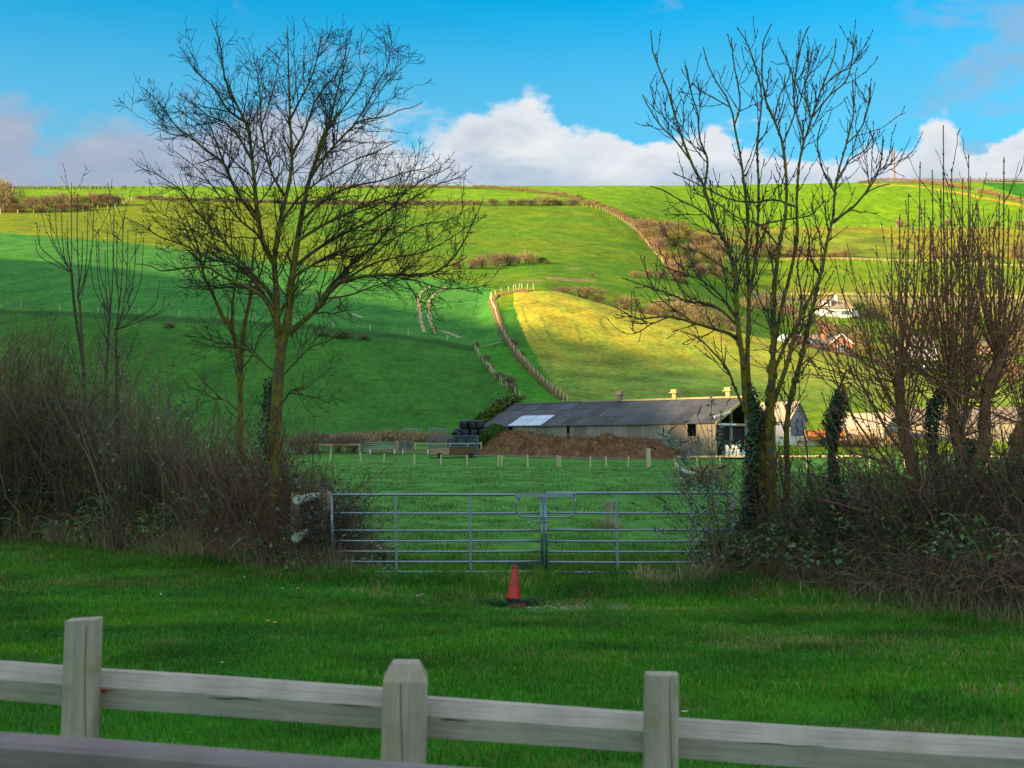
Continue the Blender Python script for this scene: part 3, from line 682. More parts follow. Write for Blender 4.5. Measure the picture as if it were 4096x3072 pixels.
# the crop, its tramlines and fences
for pts_, w_ in [([(1722, 1146), (1695, 1162), (1676, 1190), (1675, 1230), (1681, 1275), (1697, 1330)], .9), ([(1792, 1146), (1745, 1172), (1718, 1198), (1714, 1240), (1722, 1290), (1742, 1336)], .9)]:
    ribbon(pts_, w_, 'track', (.32, .29, .15), dmin=250, dmax=420, label='pale chalky tractor wheel track curving down the green crop')
ribbon([(1765, 1322), (1800, 1336), (1840, 1352)], 1.2, 'track', (.36, .31, .19), dmin=240, dmax=420, label='short chalky scuff at the bottom of the crop')
ribbon([(1400, 1254), (1425, 1262), (1445, 1272)], 1.4, 'track', (.30, .30, .17), dmin=240, dmax=420, label='short chalky scuff in the shaded crop')
ribbon([(1920, 1388), (1960, 1382), (2002, 1370)], 1.0, 'track', (.28, .25, .13), dmin=230, dmax=330, label='worn path across the grass corner')
for pts_ in [[(2085, 1225), (2105, 1290), (2140, 1330), (2180, 1370)], [(2165, 1265), (2190, 1330), (2230, 1380)], [(2290, 1275), (2310, 1330), (2340, 1400), (2420, 1500), (2560, 1590)], [(2470, 1245), (2420, 1262), (2400, 1290), (2440, 1340)]]:
    ribbon(pts_, .55, 'track', (.25, .25, .03), dmin=200, dmax=314, label='faint dark wheel line in the yellow field', lift=.03)
fence([(-60, 1232), (300, 1246), (610, 1260), (955, 1280), (1293, 1306), (1604, 1340), (1737, 1356), (1876, 1380)], 9, 1.35, 'wire_fence', 'wire fence of spaced posts along the bottom of the shaded crop', thick=.2, dmin=230, dmax=420, lean=.03, wire=True)
fence([(1898, 1392), (1917, 1432), (1950, 1472), (1983, 1513), (2012, 1545), (2047, 1570), (2070, 1588), (2095, 1607)], 2.6, 1.3, 'post_fence', 'short bent post fence running down beside the brown hedge to the barn', thick=.18, dmin=190, dmax=300, lean=.10)
fence([(2135, 1158), (2085, 1160), (2040, 1166), (1990, 1180), (1962, 1200), (1975, 1240), (2000, 1320), (2040, 1390), (2080, 1440), (2130, 1500), (2190, 1555), (2240, 1598), (2275, 1625)], 2.4, 1.55, 'post_fence', 'close set post fence curving round the head of the yellow field', thick=.19, dmin=180, dmax=330, lean=.06)
hedge([(2120, 1168), (2050, 1172), (1990, 1186), (1966, 1212), (1984, 1262), (2012, 1340), (2048, 1395), (2085, 1445), (2135, 1502), (2195, 1558), (2250, 1602)], [3, 4, 4, 5, 5, 5, 6, 6, 7, 6, 5], 1.3, 'straw', 'dry_grass', 'strip of tall dry grass under the curving fence', cat='grass', dens=80, dmin=180, dmax=330, up=1.3, lump=.8, sw=(.04, .10))['kind'] = 'stuff'
for px, py, w_, h_, pl in [(2062, 1385, 30, 22, 'purple'), (2045, 1375, 26, 20, 'brown'), (2090, 1425, 26, 20, 'brown'), (1906, 1392, 30, 26, 'purple')]:
    shrub(px, py, w_, h_, pl, 'small dark bush growing in the curving fence line', 'small bushes in the curving fence line', dmin=200, dmax=330)
for px, py, w_, h_, pl in [(1935, 1445, 50, 26, 'brown'), (1960, 1475, 40, 20, 'straw'), (1998, 1520, 60, 34, 'purple'), (2030, 1550, 80, 50, 'purple'), (2058, 1572, 60, 40, 'brown'), (2085, 1598, 60, 26, 'straw')]:
    shrub(px, py, w_, h_, pl, 'brown bramble bush beside the bent post fence above the barn', 'bramble bushes beside the bent fence', dmin=190, dmax=300)
for px, py, w_, h_, pl in [(1365, 1352, 120, 24, 'purple'), (1455, 1358, 60, 16, 'brown'), (690, 1312, 70, 22, 'brown'), (1300, 1345, 70, 18, 'brown')]:
    shrub(px, py, w_, h_, pl, 'low bramble mound on the bank below the crop fence', 'bramble mounds below the crop fence', dmin=220, dmax=330)
# ------------------------------------------------------------------ farmyard
def clad(name, col, var=.18):
    """weathered sheeting: vertical streaks and blotches"""
    m, t = new_mat(name)
    tc = t.n('ShaderNodeTexCoord').outputs['Object']
    a = t.n('ShaderNodeAttribute', attribute_name='tint').outputs['Color']
    st = t.noise(t.mapping(tc, (2.2, 2.2, .22)), 1.3, 5, .65); bl = t.noise(tc, .35, 4, .6); sp_ = t.noise(tc, 2.6, 2, .5)
    f = t.math('ADD', t.math('MULTIPLY', st, .9), t.math('MULTIPLY', bl, .7))
    c = t.mix(1.0, col, t.math('ADD', t.math('MULTIPLY', f, 1.0 * var * 5), 1 - var * 4), 'MULTIPLY'); c = t.mix(1.0, c, a, 'MULTIPLY')
    spot = t.n('ShaderNodeMapRange', i_0=sp_, i_1=.66, i_2=.72).outputs[0]
    c = t.mix(t.math('MULTIPLY', spot, .5), c, (.40, .34, .20))
    finish(t, c, .85, f, .2, .02, .3); return m
m_roof = clad('grey_sheet_roof', (.085, .088, .10), .22)
m_clad = clad('grey_brown_sheet_wall', (.30, .25, .20), .2)
m_block = simple('concrete_block', (.27, .21, .16), .28, 1.2, .9, tint=True)
m_dark = simple('dark_interior', (.012, .012, .014), .1, 2, .9, tint=False)
m_steelgrey = simple('grey_blue_sheet', (.20, .23, .29), .2, 1.5, .7)
m_white = simple('painted_white', (.72, .71, .70), .08, 3, .6)
m_pale = simple('clear_sheet', (.62, .68, .80), .10, 1.5, .4)
m_lich = simple('lichened_ridge', (.40, .31, .12), .35, 1.5, .9)
m_galv = simple('galvanised_steel', (.27, .30, .33), .22, 8, .38, metal=.55, spec=.5, bump=.05)
m_wood = simple('old_timber', (.36, .25, .14), .3, 2.5, .85, stretch=(1, 1, 1))
m_steelb = simple('blue_painted_steel', (.10, .16, .24), .3, 5, .5, metal=.2)
m_rust = simple('rusty_sheet', (.22, .12, .06), .35, 3, .8)
m_rubber = simple('black_rubber', (.025, .026, .028), .3, 5, .7)
m_brick = simple('red_brick', (.36, .145, .095), .25, 2.5, .85)
m_tile = simple('brown_roof_tile', (.235, .175, .135), .22, 1.5, .85)
m_thatch = simple('brown_thatch', (.27, .20, .145), .25, 1.2, .95)
m_glass = simple('window_glass', (.10, .13, .17), .2, 2, .15, spec=.8)
m_cream = simple('cream_render', (.78, .72, .60), .08, 2, .8)
m_orange = simple('orange_paint', (.48, .16, .05), .15, 4, .5)
m_paint = simple('vehicle_paint', (1, 1, 1), .06, 3, .35, spec=.5)
m_film, t = new_mat('black_bale_film')
n = t.noise(t.n('ShaderNodeTexCoord').outputs['Object'], 4, 5, .6)
finish(t, t.mix(n, (.005, .008, .012), (.016, .024, .034)), .34, n, .6, .08, .4)
m_muck, t = new_mat('straw_manure')
tc = t.n('ShaderNodeTexCoord').outputs['Object']
n = t.noise(tc, 1.1, 8, .7); n2 = t.noise(t.mapping(tc, (1, 1, 2)), 6, 5, .7)
c = t.ramp(t.math('ADD', t.math('MULTIPLY', n, .6), t.math('MULTIPLY', n2, .4)), [(.30, (.08, .04, .025)), (.5, (.24, .125, .065)), (.70, (.44, .26, .14))])
finish(t, c, .95, n2, 1.0, .15, .1)

N0 = np.array([24.4, 150.0]); AX = np.array([-28.6, 26.0]); LEN = float(np.hypot(*AX)); AX = AX / LEN; BX = np.array([.673, .740]); WID = 14.0
ZB = .15; EAVE = 4.7; RIDGE = 8.0
def bp_(s, b, z): q = N0 + AX * s + BX * b; return np.array([q[0], q[1], z])
barn = empty('barn', (*N0, 0)); tag(barn, 'long low grey barn with corrugated roof, ridge vents and open right gable', 'barn')
bo = np.array([*N0, 0.])
class BMB(MB):
    def quad(s, pts, col=None): return s.poly([p - bo for p in pts], col)
    def bbox(s, s0, s1, b0, b1, z0, z1, col=None):
        P = [bp_(a_, b_, z_) - bo for z_ in (z0, z1) for b_ in (b0, b1) for a_ in (s0, s1)]
        return s.add(P, [np.array([[0, 2, 3, 1], [4, 5, 7, 6], [0, 1, 5, 4], [2, 6, 7, 3], [0, 4, 6, 2], [1, 3, 7, 5]])], col)
    def corr(s, s0, s1, p0, p1, pitch=.36, amp=.035, seed=0, axis='s'):
        """corrugated sheet between (b,z)=p0 and p1, running along s"""
        n = int((s1 - s0) / pitch * 4) + 1; ss = np.linspace(s0, s1, n); ph = np.sin(ss / pitch * 2 * PI) * amp
        d = np.array([p1[0] - p0[0], p1[1] - p0[1]]); nn = np.array([-d[1], d[0]]) / np.hypot(*d); rows = []
        for (b_, z_) in (p0, p1):
            rows.append([bp_(a_, b_ + nn[0] * h_, z_ + nn[1] * h_) - bo for a_, h_ in zip(ss, ph)])
        V = np.array(rows).reshape(-1, 3); i = np.arange(n - 1)
        sheet = np.floor(ss / 2.2).astype(int); tone = (.72 + .50 * np.abs(np.sin(sheet * 12.9898 + seed * 78.2) * 43758.5 % 1.0))
        return s.add(V, [np.stack([i, i + 1, n + i + 1, n + i], 1)], np.tile(tone[:, None], (2, 3)))
sl = (RIDGE - EAVE) / (WID / 2)
rb = BMB()
for k in range(3):                                   # three overlapping courses per slope
    b0, b1 = WID / 2 * k / 3 - (.35 if k == 0 else .1), WID / 2 * (k + 1) / 3
    rb.corr(-.25, LEN + .2, (b0, EAVE + sl * b0 + .05 + .0 * k), (b1, EAVE + sl * b1 + .05 - .02), seed=k)
    rb.corr(-.25, LEN + .2, (WID - b0, EAVE + sl * b0 + .05), (WID - b1, EAVE + sl * b1 + .03), seed=k + 5)
roof = rb.build('roof', m_roof, barn)
rb = BMB()
for i in range(22):
    s0 = -.2 + i * (LEN + .3) / 22
    for sg in (-1, 1):
        c_ = WID / 2; rb.quad([bp_(s0, c_, RIDGE + .14), bp_(s0 + 1.72, c_, RIDGE + .14), bp_(s0 + 1.72, c_ + sg * .42, RIDGE - .10), bp_(s0, c_ + sg * .42, RIDGE - .10)], [.25, .3, .8] if i > 14 else ([.55, .6, 1] if i > 10 else [1, 1, 1]))
rb.build('ridge_capping', m_lich, roof)
rb = BMB()
for a_, b_ in ((27.6, 30.55), (30.6, 33.5)):
    for q0, q1 in ((.0, .21), (.215, .40)):
        p0 = WID / 2 * q0 - (.3 if q0 == 0 else 0); p1 = WID / 2 * q1; rb.corr(a_, b_, (p0, EAVE + sl * p0 + .13), (p1, EAVE + sl * p1 + .12), seed=3)
rb.build('rooflight', m_pale, roof)
for s_, mt in ((19.7, m_block), (10.7, m_lich), (2.55, m_lich)):
    v = BMB(); v.bbox(s_ - .28, s_ + .28, WID / 2 - .28, WID / 2 + .28, RIDGE - .1, RIDGE + .75); v.bbox(s_ - .62, s_ + .62, WID / 2 - .55, WID / 2 + .55, RIDGE + .76, RIDGE + .86); v.bbox(s_ - .42, s_ + .42, WID / 2 - .4, WID / 2 + .4, RIDGE + .87, RIDGE + 1.25)
    v.build('ridge_vent', mt, roof)
holes = [(2.73, 4.0, 3.05, 4.55), (22.7, 23.15, 3.0, 4.6), (32.8, 33.7, 3.0, 4.5)]
wb = BMB(); split = 2.95; xs = [0.0]
for h0, h1, z0, z1 in sorted(holes):
    wb.corr(xs[-1], h0, (0, split if h0 < 20 else 2.75), (0, EAVE - .02), .36, .03, 1); wb.corr(h0, h1, (0, z1), (0, EAVE - .02), .36, .03, 1); xs.append(h1)
wb.corr(xs[-1], LEN, (0, 2.75), (0, EAVE - .02), .36, .03, 1)
wb.corr(0, LEN, (WID, 2.75), (WID, EAVE - .02), .36, .03, 2)
wb.build('wall', m_clad, barn)
lb = BMB()
rngb = np.random.default_rng(3)
for r_ in range(13):
    z0 = -.1 + r_ * .235; s0 = -(r_ % 2) * .23
    while s0 < LEN:
        lb.bbox(max(s0, 0) + .006, min(s0 + .45, LEN) - .006, .03, .22, z0, z0 + .225, np.ones(3) * rngb.uniform(.72, 1.15)); s0 += .46 if r_ < 14 else .46
        if s0 > 16 and r_ < 9: s0 = max(s0, 36)
lb.build('block_wall', m_block, barn)
bb = BMB(); bb.bbox(16.2, 35.8, .05, .22, -.1, 2.0); bb.bbox(0, LEN, WID - .22, WID - .05, -.1, 2.8); bb.bbox(LEN - .2, LEN, .25, WID - .25, -.1, EAVE); bb.quad([bp_(LEN - .1, .1, EAVE), bp_(LEN - .1, WID - .1, EAVE), bp_(LEN - .1, WID / 2, RIDGE - .1)]); bb.build('rear_wall', m_block, barn)
for s_ in (7.2, 7.9): pass
pb = BMB()
for s_ in (5.3, 13.2): pb.bbox(s_ - .15, s_ + .15, -.14, .02, -.1, split)
pb.build('wall_pier', m_block, barn)
for h0, h1, z0, z1 in holes:
    fb = BMB(); fb.bbox(h0 - .06, h1 + .06, -.06, .0, z0 - .12, z0); fb.bbox(h0 - .06, h0, -.055, .005, z0, z1); fb.bbox(h1, h1 + .06, -.055, .005, z0, z1)
    if h1 - h0 < .6: fb.bbox(h0, h1, -.02, .02, 3.35, 3.5)
    f_ = fb.build('window_frame', m_wood, barn)
gb = BMB()
for b_ in (.2, 3.6, 7.0, 10.4, WID - .2): gb.bbox(.0, .25, b_ - .13, b_ + .13, -.1, EAVE + sl * min(b_, WID - b_) - .1)
gb.bbox(.0, .2, .3, WID - .3, EAVE - .35, EAVE - .05)
gb.build('gable_frame', m_wood, barn)
gb = BMB(); gb.bbox(.3, .4, .4, WID - .4, 2.6, EAVE - .4); gb.build('gable_shade_panel', m_dark, barn)  # near-black panel standing in for the shade inside the open gable
gb = BMB()
for sg in (0, 1):
    c0 = -.35; p = [(c0, EAVE + sl * c0), (WID / 2, RIDGE)]
    if sg: p = [(WID - b_, z_) for b_, z_ in p]
    gb.add([bp_(s_, b_, z_ + dz) - bo for s_ in (-.34, -.26) for b_, z_ in p for dz in (-.12, .22)], [np.array([[0, 1, 3, 2], [4, 6, 7, 5], [0, 4, 5, 1], [2, 3, 7, 6], [1, 5, 7, 3], [0, 2, 6, 4]])])
gb.build('barge_board', m_lich, barn)
gb = BMB(); a_ = bp_(-.5, -1.0, 5.35) - bo; c_ = bp_(-.45, 2.6, 6.0) - bo; gb.bar(a_, c_, .1, .22); gb.bbox(-.42, -.36, .2, 4.0, EAVE - .3, EAVE - .1); gb.build('white_board', m_white, barn)

# white stock trailer standing in the open gable
tr = empty('stock_trailer', bp_(-1.4, 4.0, .2), math.atan2(BX[1], BX[0])); tag(tr, 'white box trailer standing in the open end of the barn', 'trailer')
b = MB(); b.box((0, 0, 1.05), (5.2, 2.1, 1.5)); b.build('body', m_white, tr, (0, 0, 0))
b = MB()
for x_ in (-2.1, -1.05, 0, 1.05, 2.1): b.box((x_, -1.08, 1.05), (.07, .05, 1.5), col=[.6, .6, .62])
b.build('rib', m_white, tr, (0, 0, 0))
b = MB(); b.box((0, -1.09, 1.83), (5.3, .09, .1), col=[.5, .5, .55]); b.box((0, 1.09, 1.83), (5.3, .09, .1), col=[.5, .5, .55]); b.build('top_rail', m_galv, tr, (0, 0, 0))
for x_ in (-.5, .5):
    b = MB(); b.tube([(x_, -1.12, .3), (x_, -.9, .3)], .32, 14); b.build('wheel', m_rubber, tr, (0, 0, 0))
# second shed behind
def shed(name, label, px, py, d, w_, l_, eave, ridge, rz, wall, roofm, cat='shed', z=None, gable_mat=None):
    u_, _ = uv(px, py); x = u_ * d; z0 = float(ground(x, d)) if z is None else z
    r_ = empty(name, (x, d, z0 - .2), rz); tag(r_, label, cat)
    b = MB(); hw, hl = w_ / 2, l_ / 2
    b.prism([(-hw, -hl, -.5), (hw, -hl, -.5), (hw, -hl, eave), (0, -hl, ridge), (-hw, -hl, eave)], (0, l_, 0)); b.build('wall', wall, r_, (0, 0, 0))
    b = MB(); sl_ = (ridge - eave) / hw; o_ = .3
    for sg in (-1, 1):
        b.prism([(0, -hl - o_, ridge + .08), (sg * (hw + o_), -hl - o_, eave - sl_ * o_ + .08), (sg * (hw + o_), -hl - o_, eave - sl_ * o_ + .2), (0, -hl - o_, ridge + .2)], (0, l_ + 2 * o_, 0))
    b.build('roof', roofm, r_, (0, 0, 0)); return r_
sh = shed('farm_shed', 'pale gabled shed showing behind the ivy clad ash trunk', 3122, 1765, 178, 3.8, 6, 3.0, 5.4, .75, m_steelgrey, m_clad)
b = MB(); b.box((.4, -3.06, 1.6), (1.6, .08, 2.4)); b.build('door', m_steelb, sh, (0, 0, 0))
sh = shed('workshop', 'farm building with a pale beige sunlit roof beyond the pollard', 3490, 1748, 176, 8.0, 7, 2.2, 4.3, .85, m_clad, simple('beige_sheet_roof', (.40, .32, .24), .15, 1.2, .8), 'building')
b = MB(); b.box((0, -3.56, 1.1), (2.8, .08, 2.0)); b.build('door', m_clad, sh, (0, 0, 0))
sh = shed('long_shed', 'long low brown roofed shed at the right edge behind the pollard', 3900, 1755, 186, 9, 24, 2.4, 4.6, math.radians(82), m_clad, m_tile)
b = MB()
for k in range(6): b.box((4.53, -9 + k * 3.6, 1.3), (.06, 1.6, 1.4))
b.build('window', m_glass, sh, (0, 0, 0))
# low wall + orange machine
p = hit(3190, 1784, 120, 200); w1 = empty('yard_wall', p); tag(w1, 'low beige concrete yard wall right of the barn', 'wall')
b = MB()
for k in range(5): b.box((-3.3 + k * 1.72, k * .02, .55), (1.70, .2, 1.5 - .03 * (k % 2)), col=np.ones(3) * (1 - .06 * (k % 3)))
b.build('panel', m_cream, w1, (0, 0, 0))
p = at(3300, 1760, 172); mz = float(ground(p[0], p[1])); tl = empty('muck_spreader', (p[0], p[1], mz), .1); tag(tl, 'orange farm trailer parked behind the yard wall', 'trailer')
b = MB(); b.prism([(-2.3, -1, .8), (2.3, -1, .8), (2.6, -1, 2.1), (-2.6, -1, 2.1)], (0, 2, 0)); b.build('body', m_orange, tl, (0, 0, 0))
b = MB(); b.bar((-2.3, 0, .6), (-4.0, 0, .5), .15, .15); b.build('drawbar', m_orange, tl, (0, 0, 0))
for x_ in (-.6, .8):
    b = MB(); b.tube([(x_, -1.25, .5), (x_, -.95, .5)], .5, 16); b.build('wheel', m_rubber, tl, (0, 0, 0))

# manure heap in front of the barn wall
HA = at(2705, 1800, 147.5)[:2]; HB = at(1888, 1800, 158.0)[:2]; HX = (HB - HA) / np.linalg.norm(HB - HA); HL = float(np.linalg.norm(HB - HA)); HY = np.array([-HX[1], HX[0]])
if HY[1] < 0: HY = -HY
ns, nb = 200, 34
SS, TB = np.meshgrid(np.linspace(0, HL, ns), np.linspace(0, 1, nb), indexing='ij')
env = np.clip(SS / 3.4, 0, 1) ** .75 * np.clip((HL - SS) / 3.0, 0, 1) ** .65
hgt = (2.05 + .018 * SS + .28 * vnoise(SS / 3.1, SS * 0, 61) + .25 * vnoise(SS / 1.1, TB * 5, 62)) * env
prof = np.clip(np.where(TB < .42, TB / .42, (1 - TB) / .5), 0, 1) ** .62
Hh = hgt * prof + (.24 * vnoise(SS / .6, TB * 9, 63) + .16 * vnoise(SS / .28, TB * 20, 64)) * (prof > .02) * env
XY = HA[None, None] + HX * SS[..., None] + HY * (TB * 6.5 + .35 * vnoise(SS / 1.7, SS * 0, 65) * (TB < .3))[..., None]
Zm = ground(XY[..., 0], XY[..., 1]) + np.maximum(Hh, -.05)
V = np.concatenate([XY, Zm[..., None]], -1).reshape(-1, 3); ii = np.arange(ns * nb).reshape(ns, nb)
F = np.stack([ii[:-1, :-1], ii[:-1, 1:], ii[1:, 1:], ii[1:, :-1]], -1).reshape(-1, 4)
k = rng.integers(0, len(V), 16000); k = k[(Hh.reshape(-1)[k] > .15)]
Vs, Fs, Cs = sliver(V[k] + rng.normal(size=(len(k), 3)) * .08, rng.normal(size=(len(k), 3)) + [0, 0, .4], rng.uniform(.2, .5, len(k)), rng.uniform(.04, .10, len(k)), pal('straw', len(k)))
hp = link('manure_heap', mesh_from('manure_heap', np.concatenate([V, Vs]), [F, Fs + len(V)]), m_muck)
tag(hp, 'long brown heap of straw manure piled against the barn wall', 'manure heap')
V = []
tt_ = np.linspace(-.04, 1.06, 40)
for b_ in (-1.3, 2.5, 9):
    xy = HA + HX * (tt_ * HL)[:, None] + HY * (b_ + (.25 * vnoise(tt_ * 20, tt_ * 0, 66)[:, None] if b_ < 0 else 0)); V.append(np.concatenate([xy, (ground(xy[:, 0], xy[:, 1]) + .06)[:, None]], 1))
V = np.stack(V, 1).reshape(-1, 3); i = np.arange(39)[:, None] * 3; j = np.arange(2)[None]
F = np.stack([i + j, i + j + 1, i + 3 + j + 1, i + 3 + j], -1).reshape(-1, 4)
o = link('yard', mesh_from('yard', V, [F]), simple('wet_concrete', (.20, .16, .15), .25, .8, .6, tint=False)); tag(o, 'concrete yard under the manure heap', kind='structure')

# wrapped silage bales
def bale_mesh():
    b = MB(); prof = [(.0, -.60), (.40, -.60), (.56, -.56), (.62, -.46), (.635, -.2), (.625, 0), (.635, .2), (.62, .46), (.56, .56), (.40, .60), (.0, .60)]
    b.lathe(prof, 22); o = b.build('bale', m_film, colour=False, smooth=True); me = o.data; bpy.data.objects.remove(o)
    co = np.empty(len(me.vertices) * 3, np.float32); me.vertices.foreach_get('co', co); co = co.reshape(-1, 3)
    co += .022 * np.stack([vnoise(co[:, 1] * 4 + 9, co[:, 2] * 4, s_) for s_ in (71, 72, 73)], 1); me.vertices.foreach_set('co', co.ravel().astype(np.float32)); me.update(); return me
bm_ = [bale_mesh() for _ in range(3)]
D0 = 171.0; scb = D0 / FPX
rows_ = [(1768, [1806, 1846, 1886, 1926], 'bottom'), (1732, [1828, 1862, 1896, 1930], 'middle'), (1698, [1856, 1890, 1918], 'top')]
zb0 = float(ground(at(1860, 1768, D0)[0], D0))
for r_, (py, pxs_, nm) in enumerate(rows_):
    for back in (0, 1):
        for k_, px in enumerate(pxs_):
            if back and r_ == 2 and k_ == 2: continue
            u_, _ = uv(px + (8 if back else 0), py); dd = D0 + back * 1.32
            o = link('silage_bale', bm_[(k_ + r_ + back) % 3]); o.location = (u_ * dd, dd, zb0 + .66 + r_ * 1.22)
            o.rotation_euler = (0, random.uniform(0, 6), 0) if (k_ == 0 and r_ == 1) else (random.gauss(0, .04), random.gauss(0, .04), random.uniform(0, 6)); 
            pos_ = ['leftmost', 'second from the left', 'third from the left', 'rightmost'][k_] if len(pxs_) == 4 else ['leftmost', 'middle', 'rightmost'][k_]
            tag(o, f'black wrapped bale, {pos_} in the {nm} {"back" if back else "front"} row of the stack', 'silage bale', 'black wrapped bales stacked left of the barn')
# ivy bank at the barn's far end
hedge([(1935, 1790), (1960, 1770), (1990, 1750)], [55, 72, 50], 3, 'green', 'ivy_bush', 'dark ivy bush smothering the left corner of the barn', cat='bush', dens=160, dmin=165, dmax=185, sl=(.2, .4), sw=(.15, .3))
Pk = [bp_(LEN + 1.2, b_, 0) for b_ in np.linspace(.5, 9, 6)]
n = 5200; q = rng.uniform(0, 1, n); XYc = np.array([bp_(LEN + .6 + e, -0.5 + 9.5 * a_, 0) for a_, e in zip(q, rng.uniform(0, 1.5, n))])
ht = 2.6 + 4.0 * np.clip(q * 1.25, 0, 1) ** .8 + .5 * vnoise(q * 9, q * 0, 81)
zc = float(ground(-4, 176)) + rng.uniform(.0, 1, n) ** .6 * (ht - .4)
XYc[:, 2] = zc; low_ = zc < (ht * .62); cc = np.where(low_[:, None], pal('brown', n), pal('olive', n)); gsel = (~low_) & (rng.random(n) < .7); cc[gsel] = pal('green', gsel.sum())
V, F, Cc = sliver(XYc, rng.normal(size=(n, 3)) * .5 + [0, 0, .7], rng.uniform(.3, .8, n), rng.uniform(.12, .28, n), cc)
o = link('bramble_bank', mesh_from('bramble_bank', V, [F], Cc), m_twig); tag(o, 'tall bank of bramble and dry stems growing up behind the end of the barn roof', 'bramble')

# cattle feeder trailer
p = hit(1815, 1832, 100, 175); d_ = p[1]; ft = empty('cattle_feeder', (p[0], p[1], p[2]), -.05); tag(ft, 'cattle feeder with blue bars over a rusty trough beside the manure heap', 'feeder')
wd = 190 * d_ / FPX; h1 = 45 * d_ / FPX; h2 = 88 * d_ / FPX; base = 10 * d_ / FPX
b = MB(); hw = wd / 2
b.prism([(-hw, -.9, h1 * .95), (hw, -.9, h1 * .95), (hw * .96, -.5, base), (-hw * .96, -.5, base)][::-1], (0, 1.8, 0)); b.build('trough', m_rust, ft, (0, 0, 0))
b = MB(); b.poly([(-hw * .98, -.95, base + .1), (-hw * .15, -.95, base + .1), (-hw * .15, -.95, h1 * .92), (-hw * .98, -.95, h1 * .92)]); b.build('plank_panel', m_wood, ft, (0, 0, 0))
b = MB()
for y_ in (-.95, .95):
    b.bar((-hw, y_, h2), (hw, y_, h2), .08, .09); b.bar((-hw, y_, h1), (hw, y_, h1), .08, .09)
    for k in range(19):
        x_ = -hw + wd * k / 18; b.bar((x_, y_, h1), (min(hw, x_ + .28), y_, h2), .04, .04)
for x_ in (-hw, hw): b.bar((x_, -.95, h2), (x_, .95, h2), .08, .09); b.bar((x_, -.95, 0), (x_, -.95, h2), .09, .09); b.bar((x_, .95, 0), (x_, .95, h2), .09, .09)
b.build('feed_rack', m_steelb, ft, (0, 0, 0))
for x_ in (-hw * .55, hw * .75):
    b = MB(); b.tube([(x_, -1.12, .32), (x_, -.92, .32)], .32, 16); b.build('wheel', m_rubber, ft, (0, 0, 0))
# two wooden troughs
for px0, px1, lab in ((1482, 1578, 'left long wooden feed trough on white ended legs, in front of the field gate'), (1612, 1712, 'right long wooden feed trough, next to the cattle feeder')):
    p = hit((px0 + px1) / 2, 1818, 110, 175); wd = (px1 - px0) * p[1] / FPX; tg = empty('feed_trough', p); tag(tg, lab, 'trough', 'wooden feed troughs'); hw = wd / 2
    b = MB(); b.prism([(-hw, -.3, .62), (-hw, -.22, .28), (-hw, .22, .28), (-hw, .3, .62), (-hw, .26, .62), (-hw, .18, .32), (-hw, -.18, .32), (-hw, -.26, .62)][::-1], (wd, 0, 0)); b.build('tray', m_wood, tg, (0, 0, 0))
    for x_ in (-hw, hw):
        b = MB(); b.box((x_, 0, .36), (.16, .85, .5)); b.box((x_, -.34, .1), (.1, .1, .3)); b.box((x_, .34, .1), (.1, .1, .3)); b.build('end_leg', m_white, tg, (0, 0, 0))
# hay racks behind
for px0, px1, py, lab in ((1612, 1688, 1752, 'left empty galvanised hay rack standing on the rough bank'), (1718, 1790, 1750, 'right empty galvanised hay rack, between the other rack and the bales')):
    p = hit((px0 + px1) / 2, py, 150, 200); sc_ = p[1] / FPX; wd = (px1 - px0) * sc_; hw = wd / 2; hh = 36 * sc_
    r_ = empty('hay_rack', p, .12); tag(r_, lab, 'hay rack', 'galvanised hay racks')
    b = MB()
    for y_ in (-.7, .7):
        b.bar((-hw, y_, hh), (hw, y_, hh), .07, .08); b.bar((-hw, y_, .5), (hw, y_, .5), .07, .07)
        for k in range(8): x_ = -hw + wd * k / 7; b.bar((x_, y_, 0), (x_, y_, hh), .06, .06)
    for x_ in (-hw, hw): b.bar((x_, -.7, hh), (x_, .7, hh), .07, .08)
    b.build('frame', m_galv, r_, (0, 0, 0))
    b = MB(); b.box((0, 0, .28), (wd, 1.2, .35)); b.build('tray', m_galv, r_, (0, 0, 0))

def bar_gate(name, label, c, w_, h_, nbars, rz=0.0, th=.06, cat='gate', group=None, braces=2):
    r_ = empty(name, c, rz); tag(r_, label, cat, group)
    b = MB(); hw = w_ / 2
    b.tube([(-hw, 0, .12), (-hw, 0, h_)], th * .6, 6); b.tube([(hw, 0, .12), (hw, 0, h_)], th * .6, 6)
    for k in range(braces): x_ = -hw + w_ * (k + 1) / (braces + 1); b.tube([(x_, 0, .14), (x_, 0, h_)], th * .4, 6)
    b.build('upright', m_galv, r_, (0, 0, 0))
    for k in range(nbars):
        z_ = .14 + (h_ - .14) * (k / (nbars - 1)) ** 1.15; b = MB(); b.tube([(-hw, 0, z_), (hw, 0, z_)], th * .5, 6); b.build('bar', m_galv, r_, (0, 0, 0))
    return r_
p = hit(1510, 1812, 120, 180); bar_gate('field_gate', 'pale galvanised field gate across the far corner, behind the troughs', p, 138 * p[1] / FPX, 42 * p[1] / FPX, 6, th=.12)
p = hit(2652, 1832, 110, 160); bar_gate('field_gate', 'pale galvanised field gate beside the thick post, in front of the barn', p, 104 * p[1] / FPX, 50 * p[1] / FPX, 7, th=.09)
p = hit(2594, 1868, 100, 150); q = empty('gate_post', p); tag(q, 'thick round timber post at the end of the field fence', 'post'); b = MB(); b.tube([(0, 0, -.2), (0, 0, 1.62), (0, 0, 1.7)], [.2, .2, .17], 12); b.build('post', m_post, q, (0, 0, 0))
